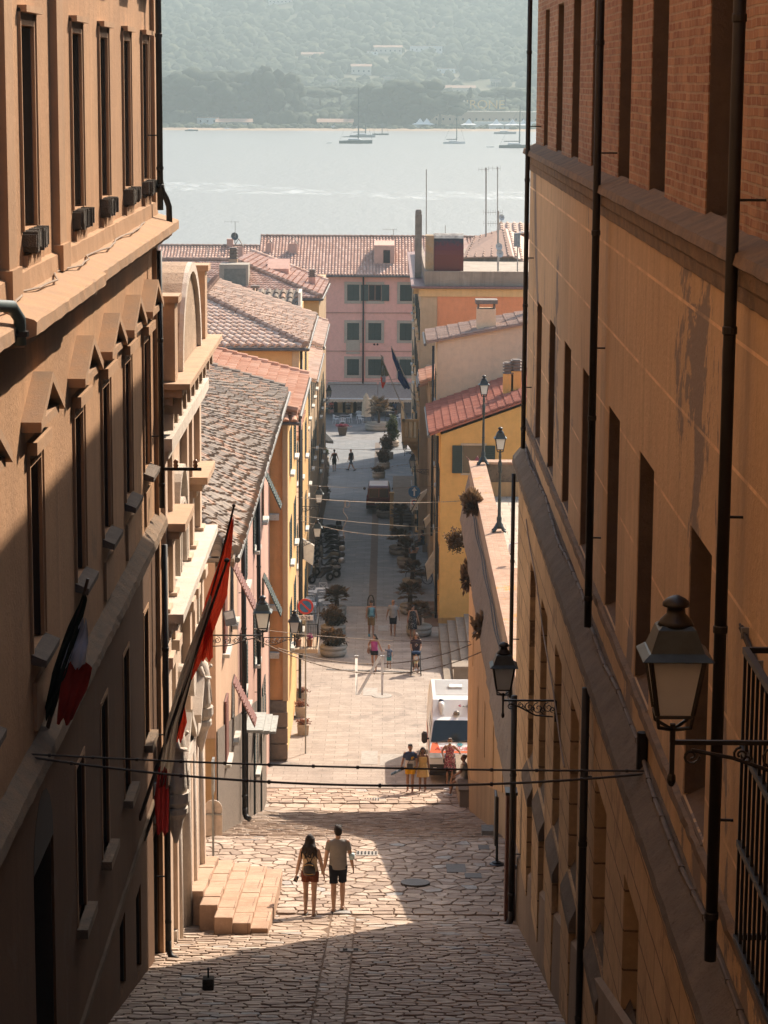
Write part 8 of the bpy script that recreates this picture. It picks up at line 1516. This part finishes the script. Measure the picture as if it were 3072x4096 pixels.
for sx in (-1,1):
    fpanel('headlight',3,0,0,0,0,plain('headlight_glass',(.45,.43,.38),.15),.02,[(sx*.97,-.15),(sx*.97,1.0),(sx*.62,.8),(sx*.55,-.15)][::1 if sx<0 else -1])
    fpanel('fog_lamp',1,sx*.80-.06,sx*.80+.06,.3,.6,plain('fog_lamp_glass',(.6,.6,.58),.2),.045)
    m=MB(); m.loft([(sx*1.0,1.0-2.8,1.42),(sx*1.12,.95-2.8,1.45)],.03,6); m.loft([(sx*1.14,.93-2.8,1.28),(sx*1.16,.93-2.8,1.36),(sx*1.16,.93-2.8,1.62),(sx*1.14,.93-2.8,1.7)],[(.07,.06),(.11,.09),(.11,.09),(.06,.05)],10,ref=(1,0,0)); m.build('mirror',blk,AM,smooth=False,local=True)
    # blue beacons on the fairing
    _,P,nm=fpanel('beacon_base',7,sx*.62-.12,sx*.62+.12,.1,.75,amw,.02); c=P(sx*.62,.72); m=MB(); m.loft([P(sx*.62,.15)+nm*.0,P(sx*.62,.55)+nm*.06,c+nm*.07],[.04,.10,.11],12); m.build('beacon_pod',amw,AM,smooth=True,local=True); m=MB(); m.lathe(c+V((0,.02,.05)),[(.10,0),(.10,.08),(.06,.13)],14); m.build('blue_beacon',plain('beacon_dark_blue',(.02,.03,.07),.2),AM,smooth=True,local=True)
    for (a,b_,c2,d) in ((1.3,2.0,1.38,1.95),(2.15,3.3,1.45,2.0)): m=MB(); X=sx*1.0; m.grp([(sx*1.0,a-2.8,c2),(sx*1.0,b_-2.8,c2),(sx*.915,b_-2.8,d),(sx*.915,a-2.8+.25,d)],[(0,1,2,3) if sx<0 else (3,2,1,0)]); m.build('side_window',wglass,AM,local=True)
    m=MB(); m.grp([(sx*1.006,.3-2.8,.95),(sx*1.006,5.6-2.8,.95),(sx*1.006,5.6-2.8,1.2),(sx*1.006,.9-2.8,1.2)],[(0,1,2,3) if sx>0 else (3,2,1,0)]); m.build('side_stripe',amo,AM,local=True)
    m=MB(); m.grp([(sx*.905,1.75-2.8,2.15),(sx*.89,2.3-2.8,2.35),(sx*.885,2.35-2.8,2.55),(sx*.90,1.75-2.8,2.25)],[(0,1,2,3) if sx>0 else (3,2,1,0)]); m.build('roof_stripe',amo,AM,local=True)
    wheel_(AM,sx*.9,-2.8+.95,.36,.36,.24); wheel_(AM,sx*.9,1.6,.36,.36,.24)
m=MB(); [m.box(-.72,.72,y-2.8,y+.05-2.8,2.715,2.735) for y in [2.6+.16*k for k in range(18)]]; m.build('roof_ribs',amw,AM,local=True)
m=MB(); m.box(-.22,.28,3.6-2.8,4.1-2.8,2.73,2.82); m.build('roof_hatch',plain('hatch_grey',(.6,.58,.54),.6),AM,local=True,bevel=.02)
_,P,nm=fpanel('lamp_plate',7,-.08,.08,.05,.1,amw,.01); m=MB(); c=P(.02,.12); m.lathe(c,[(.11,0),(.12,.05),(.09,.12),(.03,.15)],14); m.build('search_lamp',plain('search_lamp_m',(.25,.22,.18),.2,.4),AM,smooth=True,local=True)
(ya,za),(yb_,zb_)=prof[4],prof[5]; ang=math.atan2(zb_-za,yb_-ya); cpt=V((0,(ya+(yb_-ya)*.42)-2.8,za+(zb_-za)*.42))+V((0,-math.sin(ang),math.cos(ang)))*.016
put_text('front_lettering','AMBULANZA',.235,plain('letter_red',(.62,.05,.03),.4),AM,Matrix.Translation(cpt)@Matrix.Rotation(ang,4,'X'),mirror=True,sx=1.12)
cs=V((.12,(ya+(yb_-ya)*.8)-2.8,za+(zb_-za)*.8))+V((0,-math.sin(ang),math.cos(ang)))*.02; m=MB()
for a in (0,60,120): m.obox(cs,(.22,.05,.006),Matrix.Rotation(ang,3,'X')@Matrix.Rotation(R(a),3,'Z'))
m.build('star_emblem',plain('emblem_teal',(.05,.30,.36),.5),AM,local=True)
(ya,za),(yb_,zb_)=prof[7],prof[8]; ang2=math.atan2(zb_-za,yb_-ya); c2=V((.36,(ya+(yb_-ya)*.6)-2.8,za+(zb_-za)*.6))+V((0,-math.sin(ang2),math.cos(ang2)))*.012; put_text('roof_lettering','ANPAS',.11,plain('letter_grey',(.15,.2,.2),.5),AM,Matrix.Translation(c2+V((.05,0,0)))@Matrix.Rotation(ang2,4,'X'))
m=MB(); M5=Matrix.Rotation(ang2,3,'X'); [m.obox(c2+M5@V(q),(.06,.03,.004),M5) for q in ((-.24,.03,0),(-.20,.06,0),(-.20,.0,0))]; m.build('cross_emblem',plain('emblem_magenta',(.5,.03,.12),.5),AM,local=True)
m=MB(); [m.loft([V((x0,.68-2.8,1.36)),V((x0+.35,.72-2.8,1.42)),V((x0+.75,.76-2.8,1.40))],.012,5) for x0 in (-.75,-.0)]; m.build('wipers',blk,AM,local=True)
AM.rotation_euler=(math.atan(-.05),0,0)
# red van from behind
def car_body(par,prof,wds,mat,bev=.05,name='body'):
    m=MB(); n=len(prof); m.grp([(-w_,y,z) for (y,z),w_ in zip(prof,wds)]+[(w_,y,z) for (y,z),w_ in zip(prof,wds)],[(i,(i+1)%n,n+(i+1)%n,n+i) for i in range(n)]+[tuple(range(n))[::-1],tuple(range(n,2*n))]); me=bpy.data.meshes.new(name); me.from_pydata(m.v,[],m.f); b=bmesh.new(); b.from_mesh(me); bmesh.ops.triangulate(b,faces=[f for f in b.faces if len(f.verts)>4]); bmesh.ops.recalc_face_normals(b,faces=b.faces); b.to_mesh(me); b.free(); o=link(name,me,mat,par); q=o.modifiers.new('b','BEVEL'); q.width=bev; q.segments=3; q.limit_method='ANGLE'; q.angle_limit=R(28); return o
p=gr(*D(818,1108)); VN=thing('red_van','dark red small van seen from behind in the shaded street','van',p); vred=plain('van_red',(.16,.018,.022),.3,0,.1,3,coat=.5)
car_body(VN,[(0,.3),(-.03,.6),(0,1.0),(.12,1.70),(.3,1.82),(2.4,1.80),(3.0,1.15),(3.95,.95),(4.05,.35)],[.83,.84,.83,.70,.66,.66,.80,.80,.8],vred,.05)
for x0,x1 in ((-.62,-.03),(.03,.62)):
    m=MB(); m.grp([(x0*1.05,.005,1.05),(x1*1.05 if x1>0 else x1,.005,1.05),(x1 if x1>.1 else x1,.098,1.6),(x0 if x0<-.1 else x0,.098,1.6)],[(0,1,2,3)]); m.v=[(x,y-.012,z) for x,y,z in m.v]; m.build('rear_window',wglass,VN,local=True)
m=MB(); m.box(-.84,.84,-.10,.02,.3,.52); m.build('bumper',blk,VN,local=True,bevel=.03)
for sx in (-1,1): m=MB(); a,b=sorted((sx*.70,sx*.82)); m.box(a,b,-.03,.05,.7,1.2); m.build('tail_light',plain('tail_red',(.3,.02,.02),.2),VN,local=True); wheel_(VN,sx*.76,.75,.3,.3,.2); wheel_(VN,sx*.76,3.3,.3,.3,.2); m=MB(); m.ell((sx*.98,2.75,1.2),(.1,.05,.1),10,8); m.build('mirror',blk,VN,local=True,smooth=True)
m=MB(); m.box(-.26,.26,-.045,-.033,.62,.74); m.build('number_plate',white_paint,VN,local=True); put_text('plate_number','ES 101SP',.10,iron,VN,facecam(V((0,-.055,.68)))); m=MB(); m.box(-.01,.01,-.02,.0,.55,1.05); m.build('door_gap',blk,VN,local=True)
# scooters
sb=plain('scooter_black',(.02,.02,.022),.35); ss_=plain('scooter_silver',(.35,.34,.33),.35,.3); stp=plain('scooter_beige',(.40,.32,.22),.4)
def scooter(loc,rot,mat,label,boxm=None,box=True):
    th=thing('scooter',label,'scooter',loc,'scooters parked in a slanting row')
    for y in (-.62,.62):
        m=MB(); m.loft([(-.05,y,.24),(-.045,y,.24),(.045,y,.24),(.05,y,.24)],[.21,.24,.24,.21],20); wh=m.build('wheel',tyre,th,local=True); m=MB(); m.loft([(-.056,y,.24),(.056,y,.24)],.12,12); r_=m.build('rim',ss_,None,local=True); r_.parent=wh
    m=MB(); m.loft([(0,-.85,.62),(0,-.65,.66),(0,-.3,.62),(0,-.1,.45),(0,.15,.30),(0,.35,.32)],[(.08,.05),(.15,.15),(.16,.17),(.15,.12),(.16,.05),(.14,.05)],12,ref=(1,0,0)); m.loft([(0,.35,.32),(0,.46,.6),(0,.44,.95),(0,.42,1.05)],[(.14,.05),(.19,.06),(.13,.06),(.06,.05)],12,ref=(1,0,0)); m.loft([(0,.40,.5),(0,.62,.52),(0,.82,.40)],[(.06,.03),(.08,.04),(.05,.02)],10,ref=(1,0,0)); m.build('body',mat,th,smooth=True,local=True)
    m=MB(); m.loft([(0,-.78,.78),(0,-.4,.82),(0,-.05,.76)],[(.10,.04),(.15,.06),(.10,.04)],12,ref=(1,0,0)); m.build('saddle',blk,th,smooth=True,local=True)
    m=MB(); m.loft([(-.34,.36,1.06),(-.1,.42,1.04),(.1,.42,1.04),(.34,.36,1.06)],.02,8); m.loft([(0,.44,1.0),(0,.62,.24)],.03,8); m.build('handlebar',blk,th,local=True)
    for sx in (-1,1): m=MB(); m.loft([(sx*.22,.4,1.06),(sx*.3,.42,1.22)],.008,5); m.ell((sx*.3,.42,1.26),(.05,.015,.035),8,6); m.build('mirror',blk,th,local=True)
    m=MB(); m.ell((0,.50,.92),(.07,.04,.05),10,8); m.build('headlight',plain('headlight_glass',(.45,.43,.38),.15),th,smooth=True,local=True)
    if box: m=MB(); m.loft([(0,-.92,.86),(0,-.92,.9),(0,-.92,1.08),(0,-.92,1.15)],[(.15,.13),(.20,.17),(.20,.17),(.12,.10)],14,ref=(1,0,0)); m.build('top_box',boxm or blk,th,smooth=True,local=True)
    m=MB(); m.loft([(.02,-.1,.3),(.18,-.02,.0)],.012,5); m.build('stand',iron,th,local=True); th.rotation_euler=(0,0,R(rot)); return th
SC=[(693,1186,sb,blk,1,'nearest scooter of the row, silver-grey with big front wheel towards us'),(706,1178,ss_,ss_,1,'silver-boxed scooter second from the near end of the row'),(707,1160,sb,blk,1,'black scooter with round black top box, third in the row'),(708,1143,stp,stp,1,'scooter with beige-grey top box, fourth in the row'),(708,1130,sb,blk,1,'black scooter fifth in the slanting row'),(707,1116,sb,ss_,1,'black scooter with grey top box, sixth in the row'),(706,1103,sb,blk,0,'black scooter without top box, seventh in the row'),(705,1090,sb,blk,1,'black scooter with high top box, eighth in the row'),(703,1077,sb,blk,1,'black scooter with square top box at the far end of the row'),(688,1085,sb,blk,0,'black motorcycle at the far left end beside the row')]
for i,(px,py,mt_,bx_,hb,lb) in enumerate(SC):
    p=gr(*D(px,py+62)); p=gr(*D(px,{0:1258,1:1246,2:1232,3:1218,4:1206,5:1194,6:1183,7:1172,8:1161,9:1165}[i])); scooter(p,64 if i else 130,mt_,lb,bx_,bool(hb))
for px,py,lb in ((690,980,'dark scooter parked by the far left cafe corner'),(687,960,'second dark scooter at the far left cafe corner')): scooter(gr(*D(px,py)),20,sb,lb)
# bicycles
def bicycle(p,rot,label,mat):
    th=thing('bicycle',label,'bicycle',p,'bicycles')
    for y in (-.52,.52):
        m=MB(); pts=[(0,y+.33*math.cos(a),.34+.33*math.sin(a)) for a in [k*PI/14 for k in range(29)]]; m.loft(pts,.018,6); wh=m.build('wheel',tyre,th,local=True); m=MB(); [m.bar((0,y,.34),(0,y+.32*math.cos(a),.34+.32*math.sin(a)),.004) for a in [k*PI/7 for k in range(14)]]; q=m.build('spokes',galv,None,local=True); q.parent=wh
    m=MB(); [m.loft([a,b],.018,6) for a,b in (((0,-.52,.34),(0,-.15,.32)),((0,-.15,.32),(0,-.28,.85)),((0,-.52,.34),(0,-.26,.8)),((0,-.15,.32),(0,.36,.78)),((0,-.27,.8),(0,.34,.86)),((0,.34,.9),(0,.52,.34)))]; m.build('frame',mat,th,local=True)
    m=MB(); m.loft([(0,-.42,.93),(0,-.28,.95),(0,-.16,.93)],[(.07,.02),(.06,.02),(.02,.015)],8,ref=(1,0,0)); m.build('saddle',blk,th,local=True); m=MB(); m.loft([(0,.33,.88),(0,.32,1.0)],.015,6); m.loft([(-.28,.28,1.02),(0,.33,1.0),(.28,.28,1.02)],.014,6); m.build('handlebar',blk,th,local=True); th.rotation_euler=(0,0,R(rot))
bicycle(gr(*D(905,1260)),58,'black mountain bike leaning by the right row of planters',sb); bicycle(gr(*D(805,918)),12,'bicycle parked beside the wide round planter at the cafe',sb)
p=gr(*D(838,912)); th=thing('pushchair','dark empty pushchair standing by the cafe guests','pushchair',p); m=MB(); m.loft([p+V((0,.1,.5)),p+V((0,-.1,.5)),p+V((0,.25,.95))],[(.2,.05)]*3,10,ref=(1,0,0)); m.build('seat',blackl,th,smooth=True); m=MB(); [m.loft([p+V((sx*.25,.4,1.05)),p+V((sx*.25,-.3,.15))],.02,6) for sx in (-1,1)]; m.build('frame',iron,th)
for sx in (-1,1):
    for yy in (-.3,.3): m=MB(); m.loft([p+V((sx*.27-.02,yy,.14)),p+V((sx*.27+.02,yy,.14))],.14,14); m.build('wheel',wheel,th)
# pots on the little balcony
for dx,lb,mt_ in ((.3,'terracotta pot on the little left balcony',leafb),(.75,'pot with pink flowers on the little left balcony',leafmat('pink_flower',(.2,.03,.1),(.6,.08,.25)))):
    q=V((-3.62+dx,92.0,zz)); th=thing('flower_pot',lb,'flower pot',q,'pots on the balcony'); m=MB(); m.lathe(q,[(.09,0),(.13,.25),(.14,.28)],12); m.build('pot',plain('terracotta',(.4,.17,.08),.8),th); leaves(q+V((0,0,.38)),(.16,.16,.14),160,.07,rnd=random.Random(int(dx*10))).build('flowers',mt_,th)
